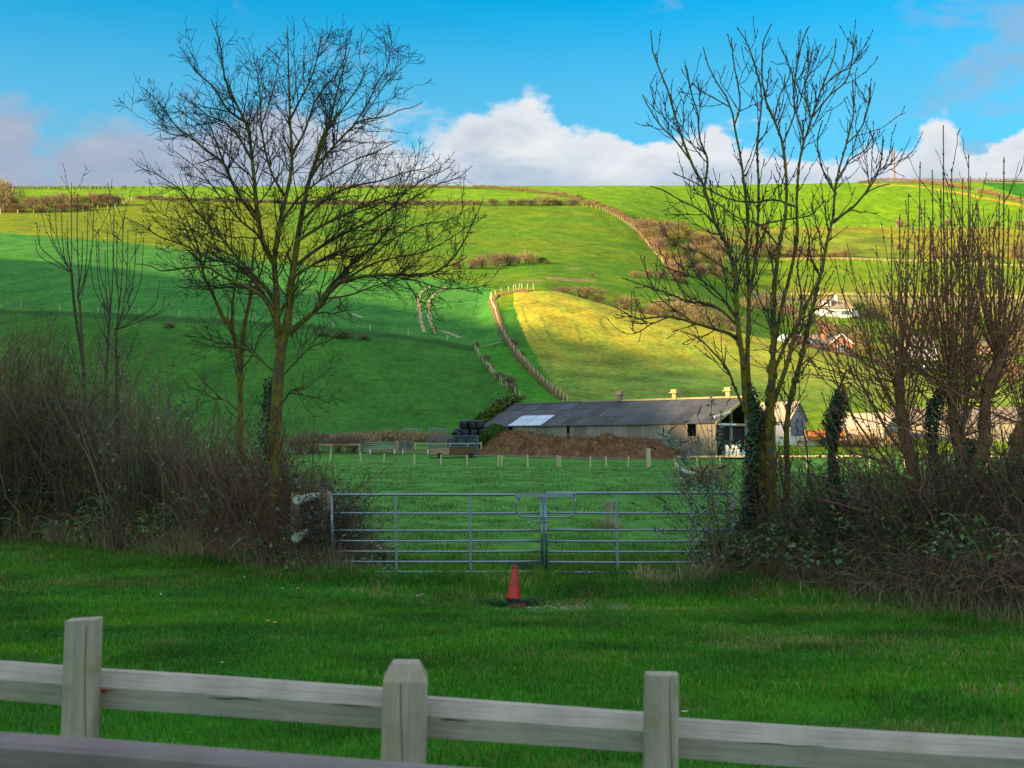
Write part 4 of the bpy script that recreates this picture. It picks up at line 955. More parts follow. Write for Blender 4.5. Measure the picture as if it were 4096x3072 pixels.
def lone_post(px, py, hpx, wpx, label, dmin=100, dmax=180, mat=None, name='fence_post', cat='post', group=None, lean=0):
    p = hit(px, py, dmin, dmax); sc_ = p[1] / FPX; b = MB(); r_ = wpx * sc_ / 2; b.tube([(0, 0, -.2), (lean * hpx * sc_, 0, hpx * sc_ * .97), (lean * hpx * sc_, 0, hpx * sc_)], [r_, r_, r_ * .8], 8)
    o = b.build(name, mat or m_post, None, p); tag(o, label, cat, group); return o
lone_post(1588, 1812, 48, 15, 'dark square gate post on the right of the far field gate', mat=m_wood, name='gate_post')
P_ = [hit(a_, 1812, 120, 180) for a_ in (1150, 1325, 1438)]
fence(None, 0, 1.25, 'rail_fence', 'single rail timber fence left of the far field gate', rails=1, thick=.22, pts=[hit(a_, 1815, 120, 178) for a_ in (1160, 1240, 1324, 1438)], lean=.02)
fence(None, 0, 1.1, 'rail_fence', 'single rail timber fence between the hurdle and the cattle feeder', rails=1, thick=.2, pts=[hit(a_, 1806, 120, 178) for a_ in (1660, 1726, 1800, 1870, 1925)], lean=.02)
p = hit(1618, 1806, 120, 178); bar_gate('hurdle', 'tilted grey metal hurdle leaning on the gate post', p + [0, .3, 0], 62 * p[1] / FPX, 40 * p[1] / FPX, 6, rz=.35, th=.09, cat='hurdle', braces=1)
posts_px = [(1220, 1842), (1321, 1846), (1442, 1848), (1535, 1850), (1657, 1857), (1762, 1862), (1868, 1864), (1993, 1864), (2006, 1864), (2111, 1866), (2230, 1868), (2240, 1868), (2361, 1868), (2425, 1866), (2513, 1866)]
Pf = [hit(a_, b_, 90, 150) for a_, b_ in posts_px]
fence(None, 0, 1.02, 'wire_fence', 'wire fence of short timber posts across the field in front of the barn', thick=.17, pts=Pf, lean=.03, wire=False)
Pf = [hit(a_, 1872, 80, 140) for a_ in (2700, 2790, 2880, 2990, 3110, 3230, 3350, 3480, 3620, 3780, 3950, 4130)]
fence(None, 0, 1.1, 'rail_fence', 'single rail fence across the field behind the right hedge', thick=.15, pts=Pf, lean=.02, rails=1)
# rough vegetation under the bank
for px, py, w_, h_, pl in [(1250, 1815, 150, 100, 'purple'), (1185, 1815, 110, 80, 'brown'), (1350, 1812, 110, 76, 'purple'), (1420, 1810, 110, 72, 'purple'), (1100, 1815, 140, 80, 'brown'), (1480, 1788, 80, 44, 'straw'), (1600, 1800, 60, 56, 'brown'), (1640, 1800, 70, 44, 'brown')]:
    shrub(px, py, w_, h_, pl, 'dark winter bush by the far corner of the field', 'dark winter bushes in the far field corner', dmin=140, dmax=190, n=1800)
hedge([(1300, 1775), (1450, 1770), (1560, 1765), (1700, 1765), (1810, 1768)], [28, 34, 26, 20, 18], 5, 'straw', 'rough_grass', 'pale rough grass on the bank behind the hay racks', cat='grass', dens=90, dmin=160, dmax=210, up=1.4)['kind'] = 'stuff'

# ------------------------------------------------------------------ houses on the right slope
def win(parent, c, w_, h_, n_=2, d_=.06):
    b = MB(); b.box(c, (w_ + .16, d_, h_ + .16)); f_ = b.build('window', m_white, parent, (0, 0, 0))
    for k in range(n_):
        ww = (w_ - .1 * (n_ - 1)) / n_; b = MB(); b.box((c[0] - w_ / 2 + ww / 2 + k * (ww + .1), c[1] - d_ * .5 - .004, c[2]), (ww, .02, h_)); b.build('pane', m_glass, f_, (0, 0, 0))
def hip_roof(b, x0, x1, y0, y1, z0, z1, inset):
    m_ = (y0 + y1) / 2; P = [(x0, y0, z0), (x1, y0, z0), (x1, y1, z0), (x0, y1, z0), (x0 + inset, m_, z1), (x1 - inset, m_, z1)]
    b.add(P, [np.array([[0, 1, 5, 4], [2, 3, 4, 5]]), np.array([[1, 2, 5], [3, 0, 4]]), np.array([[3, 2, 1, 0]])])
p = hit(3325, 1268, 380, 520); k_ = p[1] / FPX
h = empty('thatched_house', p, -.12); tag(h, 'white rendered house with brown thatched roof and white chimney', 'house')
b = MB(); b.box((-.6, 4, 1.5), (8.8, 7, 3.6)); b.box((5.4, 3.6, 1.4), (4.4, 6, 3.4)); b.build('wall', m_white, h, (0, 0, 0))
b = MB(); hip_roof(b, -5.8, 4.2, .0, 8, 3.2, 8.0, 3.8); hip_roof(b, 1.0, 8.6, .1, 7.2, 3.0, 6.4, 2.6); rf = b.build('roof', m_thatch, h, (0, 0, 0))
b = MB(); b.box((2.2, 3.6, 7.2), (1.0, .8, 3.0)); b.box((2.2, 3.6, 8.75), (1.2, 1.0, .2)); b.build('chimney', m_white, rf, (0, 0, 0))
b = MB(); b.box((-1.5, 3.6, 8.2), (1.0, .9, 1.2)); b.build('chimney', m_brick, rf, (0, 0, 0))
b = MB(); b.box((-1.6, 1.2, 5.1), (3.2, 2.2, 1.9)); dm = b.build('dormer', m_white, rf, (0, 0, 0))
for x_ in (-2.5, -1.6, -.7):
    b = MB(); b.box((x_, .06, 5.2), (.65, .05, 1.1)); b.build('pane', m_glass, dm, (0, 0, 0))
b = MB(); b.prism([(-3.9, -.2, 6.1), (.7, -.2, 6.1), (-.2, -.2, 6.9), (-1.6, -.2, 7.3), (-3.0, -.2, 6.9)], (0, 3.2, 0)); b.build('dormer_thatch', m_thatch, h, (0, 0, 0))
win(h, (-.4, .46, 1.5), 1.9, 1.3, 3); win(h, (5.2, .56, 1.4), 2.4, 1.5, 3)
b = MB(); b.box((2.9, .56, 1.0), (1.1, .1, 2.1)); b.build('door', m_steelb, h, (0, 0, 0))
b = MB(); b.box((8.9, 2.5, 1.2), (2.6, 3, 2.4)); b.build('porch', m_glass, h, (0, 0, 0))
p = hit(3283, 1412, 360, 460); k_ = p[1] / FPX
h = empty('brick_bungalow', p, -.06); tag(h, 'red brick bungalow with two white edged gables and a tall brick chimney', 'house')
b = MB(); b.box((-1, 6, 1.2), (17, 7, 3.4)); b.build('wall', m_brick, h, (0, 0, 0))
b = MB(); hip_roof(b, -10, 8.2, 2.0, 10.2, 2.9, 6.2, 3.4); rf = b.build('roof', m_tile, h, (0, 0, 0))
for x_, w2 in ((-5.6, 3.4), (6.0, 3.1)):
    b = MB(); b.prism([(x_ - w2, .5, -.5), (x_ + w2, .5, -.5), (x_ + w2, .5, 2.7), (x_, .5, 5.2), (x_ - w2, .5, 2.7)], (0, 4, 0)); b.build('gable', m_brick, h, (0, 0, 0))
    b = MB(); b.bar((x_ - w2 - .5, .3, 2.5), (x_, .3, 5.55), .25, .42); b.bar((x_, .3, 5.55), (x_ + w2 + .5, .3, 2.5), .25, .42); b.build('barge_board', m_white, h, (0, 0, 0))
    b = MB()
    for sg in (-1, 1): b.prism([(x_, .35, 5.4), (x_ + sg * (w2 + .4), .35, 2.6), (x_ + sg * (w2 + .4), .35, 2.75), (x_, .35, 5.6)], (0, 5.5, 0))
    b.build('gable_roof', m_tile, rf, (0, 0, 0)); win(h, (x_ + .2, .42, 1.4), 2.6, 1.9, 3, .12)
win(h, (.6, 2.44, 1.5), 3.2, 1.3, 4)
b = MB(); b.box((1.9, 4.0, 6.0), (.9, .9, 3.8)); b.box((1.9, 4.0, 7.95), (1.1, 1.1, .2)); b.build('chimney', m_brick, rf, (0, 0, 0))
p = hit(3140, 1372, 330, 420); g_ = empty('greenhouse', p, .1); tag(g_, 'small pale greenhouse left of the brick bungalow', 'greenhouse')
b = MB(); b.prism([(-1.4, 0, 0), (1.4, 0, 0), (1.4, 0, 1.7), (0, 0, 2.7), (-1.4, 0, 1.7)], (0, 3, 0)); b.build('glazing', m_pale, g_, (0, 0, 0))
b = MB()
for x_ in (-1.4, -.5, .5, 1.4): b.bar((x_, -.03, 0), (x_, -.03, 1.75), .08, .08)
b.bar((-1.4, -.03, 1.72), (0, -.03, 2.72), .08, .08); b.bar((1.4, -.03, 1.72), (0, -.03, 2.72), .08, .08); b.build('frame', m_white, g_, (0, 0, 0))
# further houses in the trees
p = hit(3700, 1440, 330, 460); h = empty('stone_house', p, .15); tag(h, 'stone coloured house with a steep brown roof behind the pollard twigs', 'house')
b = MB(); b.box((0, 4, 2.0), (11, 7, 5)); b.box((-7, 4, 1.4), (5, 5, 3.4)); b.build('wall', m_cream, h, (0, 0, 0))
b = MB(); hip_roof(b, -6.2, 6.2, -.2, 8.2, 4.5, 8.6, 2.4); hip_roof(b, -10, -4, 1, 7, 3.1, 5, 2); b.build('roof', m_tile, h, (0, 0, 0))
win(h, (-2.5, .44, 3.2), 1.5, 1.2); win(h, (2.5, .44, 3.2), 1.5, 1.2); win(h, (2.5, .44, 1.0), 1.5, 1.3)
b = MB(); b.box((-2.8, 4, 8.6), (.9, .9, 1.6)); b.build('chimney', m_brick, h, (0, 0, 0))
p = hit(3960, 1420, 330, 460); h = empty('cottage', p, -.1); tag(h, 'low brick cottage half hidden at the right edge behind twigs', 'house')
b = MB(); b.box((0, 4, 1.4), (10, 6, 3.6)); b.build('wall', m_brick, h, (0, 0, 0)); b = MB(); hip_roof(b, -5.6, 5.6, .5, 7.5, 3.0, 6.0, .4); b.build('roof', m_tile, h, (0, 0, 0)); win(h, (-2, .94, 1.4), 1.6, 1.2); win(h, (2, .94, 1.4), 1.6, 1.2)
def van(px, py, label, colr, l_=5.0, h_=2.3, cargo=True, rz=0.1):
    p = hit(px, py, 300, 440); v = empty('van' if cargo else 'car', p, rz); tag(v, label, 'van' if cargo else 'car'); hl = l_ / 2
    b = MB()
    prof = [(-hl, .35), (hl, .35), (hl, 1.0), (hl - .9, 1.15), (hl - 1.5, h_ - .1), (hl - 1.8, h_), (-hl + .1, h_), (-hl, h_ - .2)] if cargo else [(-hl, .3), (hl, .3), (hl, .8), (hl - .9, .95), (hl - 1.6, h_), (-hl + 1.0, h_), (-hl + .2, .95), (-hl, .85)]
    b.prism([(x_, -.95, z_) for x_, z_ in prof], (0, 1.9, 0), colr); b.build('body', m_paint, v, (0, 0, 0))
    b = MB(); b.poly([(hl - 1.05, -.965, 1.2), (hl - 1.55, -.965, h_ - .15), (hl - 2.3, -.965, h_ - .15), (hl - 2.3, -.965, 1.2)]); b.build('side_window', m_glass, v, (0, 0, 0))
    for x_ in (-hl + .9, hl - .9):
        b = MB(); b.tube([(x_, -1.0, .35), (x_, -.8, .35)], .35, 14); b.build('wheel', m_rubber, v, (0, 0, 0))
van(3600, 1474, 'white van parked below the stone house', [.85, .86, .95], rz=1.2)
van(3645, 1478, 'bright green van parked beside the white van', [.08, .75, .02], 5.2, 2.6)
van(3715, 1480, 'white car parked right of the green van', [.85, .86, .9], 4.2, 1.45, False)
van(4075, 1490, 'red car at the right edge behind the twigs', [.6, .06, .05], 4.2, 1.45, False)
for i, (px, py, w_, h_, pl) in enumerate([(3415, 1250, 90, 66, 'green'), (3470, 1262, 60, 40, 'brown'), (3530, 1268, 100, 90, 'olive'), (3575, 1240, 60, 60, 'olive'), (3210, 1300, 90, 60, 'gold'), (3280, 1330, 110, 74, 'mixed'), (3340, 1345, 90, 70, 'brown'), (3395, 1360, 100, 80, 'brown'), (3320, 1336, 40, 50, 'green'), (3450, 1400, 110, 90, 'mixed'), (3500, 1440, 110, 90, 'olive'), (3540, 1452, 80, 70, 'green'), (3440, 1420, 80, 40, 'brown'), (3180, 1262, 70, 60, 'brown'), (3060, 1235, 110, 76, 'purple'), (3120, 1255, 90, 60, 'brown'), (3000, 1240, 90, 60, 'gold'), (3250, 1420, 150, 34, 'brown'), (3370, 1438, 120, 44, 'purple'), (3620, 1330, 110, 100, 'brown'), (3700, 1310, 110, 90, 'mixed'), (3790, 1330, 130, 110, 'brown'), (3880, 1310, 120, 90, 'purple'), (3980, 1300, 130, 100, 'gold'), (4070, 1330, 130, 120, 'brown'), (3850, 1400, 120, 110, 'mixed'), (4040, 1420, 130, 110, 'brown'), (3800, 1470, 140, 90, 'brown'), (3930, 1500, 150, 90, 'purple'), (4060, 1520, 150, 100, 'brown'), (3570, 1480, 90, 60, 'brown')]):
    lab = {'green': 'dark evergreen bush among the gardens on the right slope', 'olive': 'yellow green bush among the gardens on the right slope'}.get(pl, 'bare brown tree among the gardens and houses on the right slope')
    shrub(px, py + 6, w_, h_, pl, lab, lab.split(' among')[0] + 's on the right slope', dmin=330, dmax=560, name='garden_tree', cat='tree' if 'tree' in lab else 'bush', n=1500)
hedge([(3340, 1730), (3480, 1742), (3620, 1750)], [30, 48, 34], 3, 'brown', 'hedge', 'dark rounded garden hedge in front of the beige farm building', dens=120, dmin=140, dmax=172)
# poles
def pole(px, py, top, wpx, label, dmin, dmax, arms=False, mat=None):
    p = hit(px, py, dmin, dmax); sc_ = p[1] / FPX; h_ = (py - top) * sc_; r_ = empty('mast' if not arms else 'power_pole', p); tag(r_, label, 'mast' if not arms else 'pole')
    b = MB(); b.tube([(0, 0, -.5), (0, 0, h_)], [wpx * sc_ / 2, wpx * sc_ / 2 * .75], 8); b.build('pole', mat or m_wood, r_, (0, 0, 0))
    if arms: b = MB(); b.bar((-.9, 0, h_ - .4), (.9, 0, h_ - .4), .12, .14); b.build('crossarm', m_wood, r_, (0, 0, 0))
pole(3578, 728, 588, 6, 'tall thin mast standing on the right skyline', 700, 1000, mat=m_rust)
pole(3443, 732, 697, 4, 'short power pole on the skyline right of the right bare tree', 700, 1000, True)
pole(3350, 1345, 1262, 4, 'timber power pole between the thatched house and the bungalow', 330, 470, True)
pole(3545, 1440, 1335, 4, 'timber power pole among the gardens near the vans', 330, 470, True)
# ------------------------------------------------------------------ near trees and hedgerow
def limb3(pts, d0, d1, K=22):
    P = np.asarray(pts, float); n = len(P); s = np.concatenate([[0], np.cumsum(np.linalg.norm(np.diff(P, axis=0), axis=1))]); s /= s[-1]
    return spline(np.array([at(a_, b_, d0 + (d1 - d0) * k_) for (a_, b_), k_ in zip(P, s)]), K)

def grow(P, R, per_m, Lr, ang=(42, 10), t0=.2, bend=.25, wob=.05, K=6, rmin=.0022, rf=.6, taper=.35, r0max=.012, up=0.0, lenfall=.5, t1=1.0):
    """children of the N polylines P (N,K,3) with radii R"""
    L = np.linalg.norm(np.diff(P, axis=1), axis=2).sum(1); cnt = rng.poisson(per_m * L); par = np.repeat(np.arange(len(P)), cnt)
    M = len(par)
    if M == 0: return np.zeros((0, K, 3)), np.zeros((0, K))
    KP = P.shape[1]; t = t0 + (t1 - t0) * rng.random(M); f = t * (KP - 1); i = np.minimum(f.astype(int), KP - 2); g = (f - i)[:, None]
    p0 = P[par, i] * (1 - g) + P[par, i + 1] * g; T = unit(P[par, i + 1] - P[par, i]); r = R[par, i] * (1 - g[:, 0]) + R[par, i + 1] * g[:, 0]
    perp = unit(np.cross(T, rng.normal(size=(M, 3)))); perp = unit(perp + np.array([0, 0, up]))
    a = np.radians(rng.normal(ang[0], ang[1], M))[:, None]
    D = unit(T * np.cos(a) + perp * np.sin(a)); Lc = rng.uniform(Lr[0], Lr[1], M) * (1 - lenfall * t)
    s = np.linspace(0, 1, K)[None, :, None]
    C = p0[:, None] + Lc[:, None, None] * (D[:, None] * s + np.array([0, 0, 1.]) * bend * s ** 2 * rng.uniform(.2, 1.6, (M, 1, 1)))
    C[:, 1:] += rng.normal(size=(M, K - 1, 3)) * wob * Lc[:, None, None] * np.linspace(.3, 1, K - 1)[None, :, None]
    ra = np.clip(r * rf, rmin * 1.1, r0max); Rc = ra[:, None] * (1 + (taper - 1) * np.linspace(0, 1, K)[None]); Rc = np.maximum(Rc, rmin)
    return C, Rc

def bark_mesh(name, sets, mat, parent, col, lich=0.0, sides=(8, 5, 3), jit=.15, smooth=True):
    """sets: list of (P,R,sides); colour per tube"""
    Vs, Fs, Cs, Ls = [], [], [], []; n = 0
    for P, R, sd in sets:
        if len(P) == 0: continue
        V, F = tube_arrays(P, R, sd); Vs.append(V); Fs.append(F + n); n += len(V)
        c = np.array(col) * (1 + jit * rng.normal(size=(len(P), 1))); Cs.append(np.repeat(c, P.shape[1] * sd, 0))
        Ls.append(np.repeat(np.clip(R.reshape(-1) / .035, .0, 1) * lich, sd))
    me = mesh_from(name, np.concatenate(Vs), Fs, np.clip(np.concatenate(Cs), .005, .9), smooth)
    a = me.attributes.new('lichen', 'FLOAT', 'POINT'); a.data.foreach_set('value', np.concatenate(Ls).astype(np.float32))
    o = link(name, me, mat, parent)
    if parent is not None: o.location = -parent.location          # points are in world space
    return o

def knobs(P, R, per_m, rk, seed=0):
    """short swellings (buds, lichen tufts) along tubes"""
    L = np.linalg.norm(np.diff(P, axis=1), axis=2).sum(1); cnt = rng.poisson(per_m * L); par = np.repeat(np.arange(len(P)), cnt); M = len(par)
    KP = P.shape[1]; f = rng.random(M) * (KP - 1); i = np.minimum(f.astype(int), KP - 2); g = (f - i)[:, None]
    p = P[par, i] * (1 - g) + P[par, i + 1] * g; T = unit(P[par, i + 1] - P[par, i]); r = R[par, i] * (1 - g[:, 0]) + R[par, i + 1] * g[:, 0]
    ln = r * 1.2 + .012; s = np.array([-1, -.4, .4, 1])[None, :, None]
    off = unit(np.cross(T, rng.normal(size=(M, 3)))) * (r * rk[2])[:, None]
    return p[:, None] + off[:, None] + T[:, None] * ln[:, None, None] * s, (r * rk[0] + rk[1])[:, None] * np.array([[.5, 1, 1, .5]])

def tree(name, label, cat, trunk, limbs, levels, col, lich, base, group=None, mat=None, twig_col=None, buds=None):
    """trunk / limbs: list of (P,R) world polylines; levels: list of grow kwargs"""
    root = empty(name, base); tag(root, label, cat, group)
    bark_mesh('trunk', [(P[None], R[None], 10) for P, R in trunk], mat or m_bark, root, col, lich)
    for P, R in limbs: bark_mesh('limb', [(P[None], R[None], 8)], mat or m_bark, root, col, lich)
    allP = np.array([P for P, R in limbs + trunk if len(P) == 22]); allR = np.array([R for P, R in limbs + trunk if len(P) == 22])
    sets = []; P, R = allP, allR
    for lv in levels:
        kw = dict(lv); sd = kw.pop('sides', 4); frm = kw.pop('frm', None)
        C, Rc = grow(P, R, **kw); sets.append((C, Rc, sd)); P, R = C, Rc
    if buds:
        sets.append((*knobs(allP, allR, buds[0] * .6, buds[2]), 5))
        for C, Rc, sd in list(sets[:2]): sets.append((*knobs(C, Rc, buds[0], buds[1]), 4))
    bark_mesh('crown', sets, mat or m_bark, root, twig_col or col, lich * .6)
    return root, sets

def rad(r0, r1, K=22, p=1.0): return r0 + (r1 - r0) * np.linspace(0, 1, K) ** p

# --- the big bare maple on the left
D = 19.4
tr_pts = [(1080, 2330), (1088, 2100), (1095, 1900), (1106, 1640), (1114, 1500), (1124, 1395)]
stemR = [(1124, 1400), (1150, 1290), (1163, 1150), (1185, 1000), (1203, 880), (1237, 720), (1283, 600), (1318, 490), (1345, 380), (1375, 270), (1400, 190)]
stemL = [(1118, 1420), (1108, 1290), (1106, 1170), (1097, 1050), (1112, 930), (1143, 790), (1168, 660), (1160, 480), (1156, 330), (1152, 200), (1149, 100)]
trunk = [(limb3(tr_pts, D, D), rad(.105, .085)), (limb3(stemR, D, D + .2), rad(.075, .006, p=.8)), (limb3(stemL, D, D - .15), rad(.062, .005, p=.8))]
LM = [ # pts, depth at end, r0
 ([(1100, 1060), (1060, 990), (1036, 900), (1024, 805), (1017, 722), (1006, 613), (995, 530), (978, 480), (934, 393), (898, 310), (888, 223), (874, 150), (843, 73)], -.5, .05),
 ([(976, 485), (916, 443), (883, 396), (847, 342), (789, 291), (755, 240), (718, 186)], -1.0, .022),
 ([(1008, 640), (952, 545), (898, 490), (825, 458), (775, 414), (713, 378)], .9, .024),
 ([(1028, 870), (970, 802), (930, 733), (894, 653), (825, 602), (760, 545), (710, 512), (659, 440), (627, 400), (567, 347)], .6, .034),
 ([(760, 545), (700, 540), (655, 520), (640, 470), (596, 440)], .3, .012),
 ([(1114, 1330), (1098, 1275), (1053, 1190), (985, 1149), (890, 1106), (836, 1070), (753, 1070), (652, 1084), (600, 1062), (536, 1055)], -.9, .038),
 ([(1110, 1290), (1080, 1215), (1010, 1120), (934, 1055), (850, 1040), (782, 1004), (717, 972), (637, 947), (572, 903), (500, 870)], 1.2, .03),
 ([(1106, 1235), (1070, 1160), (1000, 1085), (940, 1020), (876, 939), (825, 889), (753, 802), (728, 762), (655, 715), (590, 679), (540, 686)], .2, .032),
 ([(950, 1030), (880, 1000), (790, 930), (700, 880), (640, 850), (600, 800)], 1.4, .016),
 ([(1158, 1335), (1210, 1285), (1264, 1240), (1320, 1165), (1381, 1120), (1489, 1102), (1562, 1098), (1706, 1098), (1793, 1055), (1844, 986), (1869, 939), (1909, 852), (1934, 795)], -.8, .046),
 ([(1540, 1100), (1670, 1124), (1764, 1153), (1873, 1153), (1952, 1138)], -1.2, .014),
 ([(1264, 1240), (1319, 1149), (1381, 1084), (1431, 1033), (1507, 975), (1562, 903), (1583, 852), (1594, 758), (1610, 690)], .6, .038),
 ([(1188, 965), (1250, 925), (1308, 892), (1453, 823), (1525, 795), (1616, 769), (1706, 711), (1780, 680), (1820, 640)], -.5, .030),
 ([(1186, 1060), (1272, 994), (1381, 932), (1489, 881), (1562, 834), (1640, 800), (1742, 740), (1830, 712), (1890, 662)], .9, .030),
 ([(1204, 885), (1254, 838), (1308, 787), (1417, 744), (1525, 722), (1634, 686), (1706, 672), (1760, 630)], 1.3, .026),
 ([(1237, 720), (1260, 650), (1283, 566), (1308, 516), (1381, 422), (1431, 349), (1458, 295), (1476, 250)], -1.0, .028),
 ([(1240, 715), (1290, 640), (1345, 573), (1424, 494), (1453, 480), (1544, 465), (1598, 440), (1652, 429), (1692, 407)], .5, .026),
 ([(1400, 520), (1424, 487), (1475, 407), (1507, 331), (1544, 277), (1562, 205), (1565, 123)], .8, .016),
 ([(1450, 470), (1500, 400), (1545, 330), (1580, 290), (1594, 205)], -.4, .010),
 ([(1160, 480), (1200, 400), (1236, 331), (1262, 259), (1280, 170), (1290, 114)], -.9, .018),
 ([(1168, 620), (1220, 520), (1265, 396), (1345, 295), (1381, 223), (1388, 129)], .8, .022),
 ([(1143, 790), (1090, 700), (1060, 600), (1045, 500), (1040, 400), (1030, 300), (1010, 210)], .9, .024),
 ([(1046, 500), (1075, 420), (1100, 330), (1115, 250), (1130, 190)], .4, .012),
 ([(1110, 930), (1150, 850), (1230, 760), (1330, 690), (1420, 640), (1520, 600), (1600, 560)], 1.4, .024),
 ([(1097, 1050), (1040, 950), (960, 880), (890, 800), (830, 720), (760, 650), (690, 600)], -1.3, .026),
 ([(1170, 1110), (1250, 1060), (1340, 1010), (1440, 985), (1560, 960), (1680, 900), (1800, 880), (1880, 830)], -1.6, .024),
 ([(1381, 1120), (1480, 1060), (1580, 1030), (1690, 1010), (1790, 960), (1880, 900), (1950, 860)], .4, .018),
 ([(1300, 1195), (1400, 1180), (1480, 1150), (1570, 1120), (1650, 1060), (1720, 1000)], 1.1, .016),
 ([(1000, 700), (930, 640), (860, 560), (800, 500), (740, 460), (690, 420)], -.6, .016),
 ([(1132, 1500), (1180, 1450), (1240, 1390), (1300, 1370), (1340, 1350)], -.5, .018),
 ([(1130, 1610), (1170, 1560), (1230, 1545), (1262, 1520)], -.6, .02),
 ([(1090, 1480), (1040, 1440), (990, 1400), (930, 1380), (860, 1370), (780, 1330)], .5, .016)]
limbs = [(limb3(p_, D + .1 * np.sign(dd), D + dd), rad(r_, .0055, p=.8)) for p_, dd, r_ in LM]
LV = [dict(per_m=6.4, Lr=(.5, 1.45), lenfall=.92, t1=.95, ang=(40, 9), t0=.1, bend=.14, K=9, rmin=.0038, r0max=.012, sides=5, wob=.025),
      dict(per_m=6.4, Lr=(.25, .65), ang=(46, 10), t0=.12, bend=.16, K=6, rmin=.0032, r0max=.006, sides=4, wob=.03),
      dict(per_m=8.5, Lr=(.07, .24), ang=(50, 12), t0=.1, bend=.1, K=4, rmin=.0034, r0max=.0042, sides=3)]
TREE_L, sets_l = tree('bare_maple', 'tall spreading bare tree with lichened trunk left of the gate', 'tree', trunk, limbs, LV, (.095, .080, .042), 1.0, at(1080, 2290, D), twig_col=(.060, .040, .030))

def ivy(parent, px_py_w, d, n, size=.055, spread=.16, col='ivy', name='ivy'):
    n = int(n * 2.2); size *= .72
    """ivy leaves round a line of photo points (px, py, half width px)"""
    A = np.array(px_py_w, float); k = rng.uniform(0, len(A) - 1, n); i = np.minimum(k.astype(int), len(A) - 2); g = (k - i)[:, None]
    q = A[i] * (1 - g) + A[i + 1] * g; th = rng.uniform(0, 2 * PI, n); rr = np.sqrt(rng.uniform(.1, 1.25, n)) * (1 + .3 * vnoise(q[:, 1] / 40, th, 5)); u_, v_ = uv(q[:, 0] + np.cos(th) * rr * q[:, 2], q[:, 1] + rng.normal(size=n) * 8)
    dd = d + np.sin(th) * rr * q[:, 2] * d / FPX
    P = np.stack([u_ * dd, dd, CZ + v_ * dd], 1); Nn = np.stack([np.cos(th), np.sin(th), .5 + 0 * th], 1)
    c = np.array([[.020, .058, .016], [.030, .08, .020], [.014, .040, .014], [.06, .11, .035]])[rng.choice(4, n, p=[.4, .3, .22, .08])] * (1 + .2 * rng.normal(size=(n, 1)))
    V, F, Cc = leaves(P, Nn, rng.uniform(.6, 1.2, n) * size, np.clip(c, .004, .5), 1.05)
    o = link(name, mesh_from(name, V, [F], Cc), m_leaf, parent)
    if parent is not None: o.location = -parent.location
    return o
ivy(TREE_L, [(1070, 2250, 60), (1085, 1900, 48), (1075, 1650, 30), (1085, 1520, 22)], D + .1, 900)

# --- slim multi-stemmed tree behind it
D2 = 20.6
trunk = [(limb3([(960, 2280), (955, 1980), (962, 1700), (958, 1500), (940, 1360), (905, 1270)], D2, D2), rad(.07, .035)),
         (limb3([(958, 1560), (968, 1400), (978, 1300), (1000, 1190), (1010, 1050), (1020, 950)], D2, D2 + .3), rad(.05, .012)),
         (limb3([(905, 1300), (870, 1220), (838, 1150), (812, 1090), (795, 1000), (770, 930), (735, 850)], D2, D2 - .3), rad(.034, .008))]
limbs = [(limb3(p_, D2, D2 + dd), rad(r_, .006)) for p_, dd, r_ in [
    ([(935, 1350), (930, 1250), (940, 1140), (960, 1040), (955, 960)], .4, .028), ([(812, 1090), (830, 1000), (860, 920), (870, 860)], -.4, .016),
    ([(795, 1010), (760, 960), (730, 880), (690, 830)], .4, .014), ([(1000, 1190), (1040, 1100), (1060, 1010), (1050, 930)], -.5, .018), ([(960, 1650), (900, 1600), (850, 1590), (790, 1540)], .3, .018),
    ([(962, 1480), (1010, 1420), (1040, 1340), (1075, 1300)], -.3, .016)]]
LV2 = [dict(per_m=2.6, Lr=(.4, 1.0), ang=(38, 10), t0=.2, bend=.25, K=8, rmin=.0036, r0max=.010, sides=4, wob=.03), dict(per_m=4, Lr=(.15, .45), K=5, rmin=.003, r0max=.005, sides=3)]
tree('slim_bare_tree', 'slim bare tree with two knobbly stems just left of the tall spreading tree', 'tree', trunk, limbs, LV2, (.085, .066, .038), 1.0, at(960, 2270, D2), twig_col=(.065, .045, .032))

# --- ash saplings, far left
def ash_shoots(name, label, heads, tips, D, base_pts, r_tr, r_sh, col, group=None, extra=None, lich=.3, lv=None, spread=.8, mat=None, cat='tree', budr=(1.5, .003, .2)):
    trunk = [(limb3(bp2, D, D), rad(*r_tr)) for bp2 in base_pts]
    limbs = []
    for (tx, ty) in tips:
        hd = min(heads, key=lambda h: abs(h[0] - tx) + .15 * abs(h[1] - ty)); hx, hy = hd
        m1 = (hx + (tx - hx) * .45 + random.uniform(-8, 8), hy + (ty - hy) * .22); m2 = (hx + (tx - hx) * .88, hy + (ty - hy) * .52)
        limbs.append((limb3([hd, m1, m2, (tx, ty)], D, D + random.uniform(-spread, spread)), rad(r_sh * random.uniform(.7, 1.1), r_sh * .42)))
    if extra: limbs += [(limb3(p_, D, D + random.uniform(-spread, spread)), rad(r_, .005)) for p_, r_ in extra]
    return tree(name, label, cat, trunk, limbs, lv or [dict(per_m=.9, Lr=(.3, 1.0), ang=(35, 9), t0=.05, bend=.5, K=8, rmin=.005, r0max=.010, sides=4, wob=.02, lenfall=.3), dict(per_m=1.6, Lr=(.12, .4), ang=(40, 10), K=5, rmin=.0042, r0max=.006, sides=3)], col, lich, at(*base_pts[0][0], D), group, buds=(7, budr, (1.2, .004, .3)), mat=mat)
tipsL = [(286, 732), (309, 772), (197, 820), (221, 820), (246, 850), (146, 895), (353, 815), (376, 793), (268, 880), (140, 960), (330, 930)]
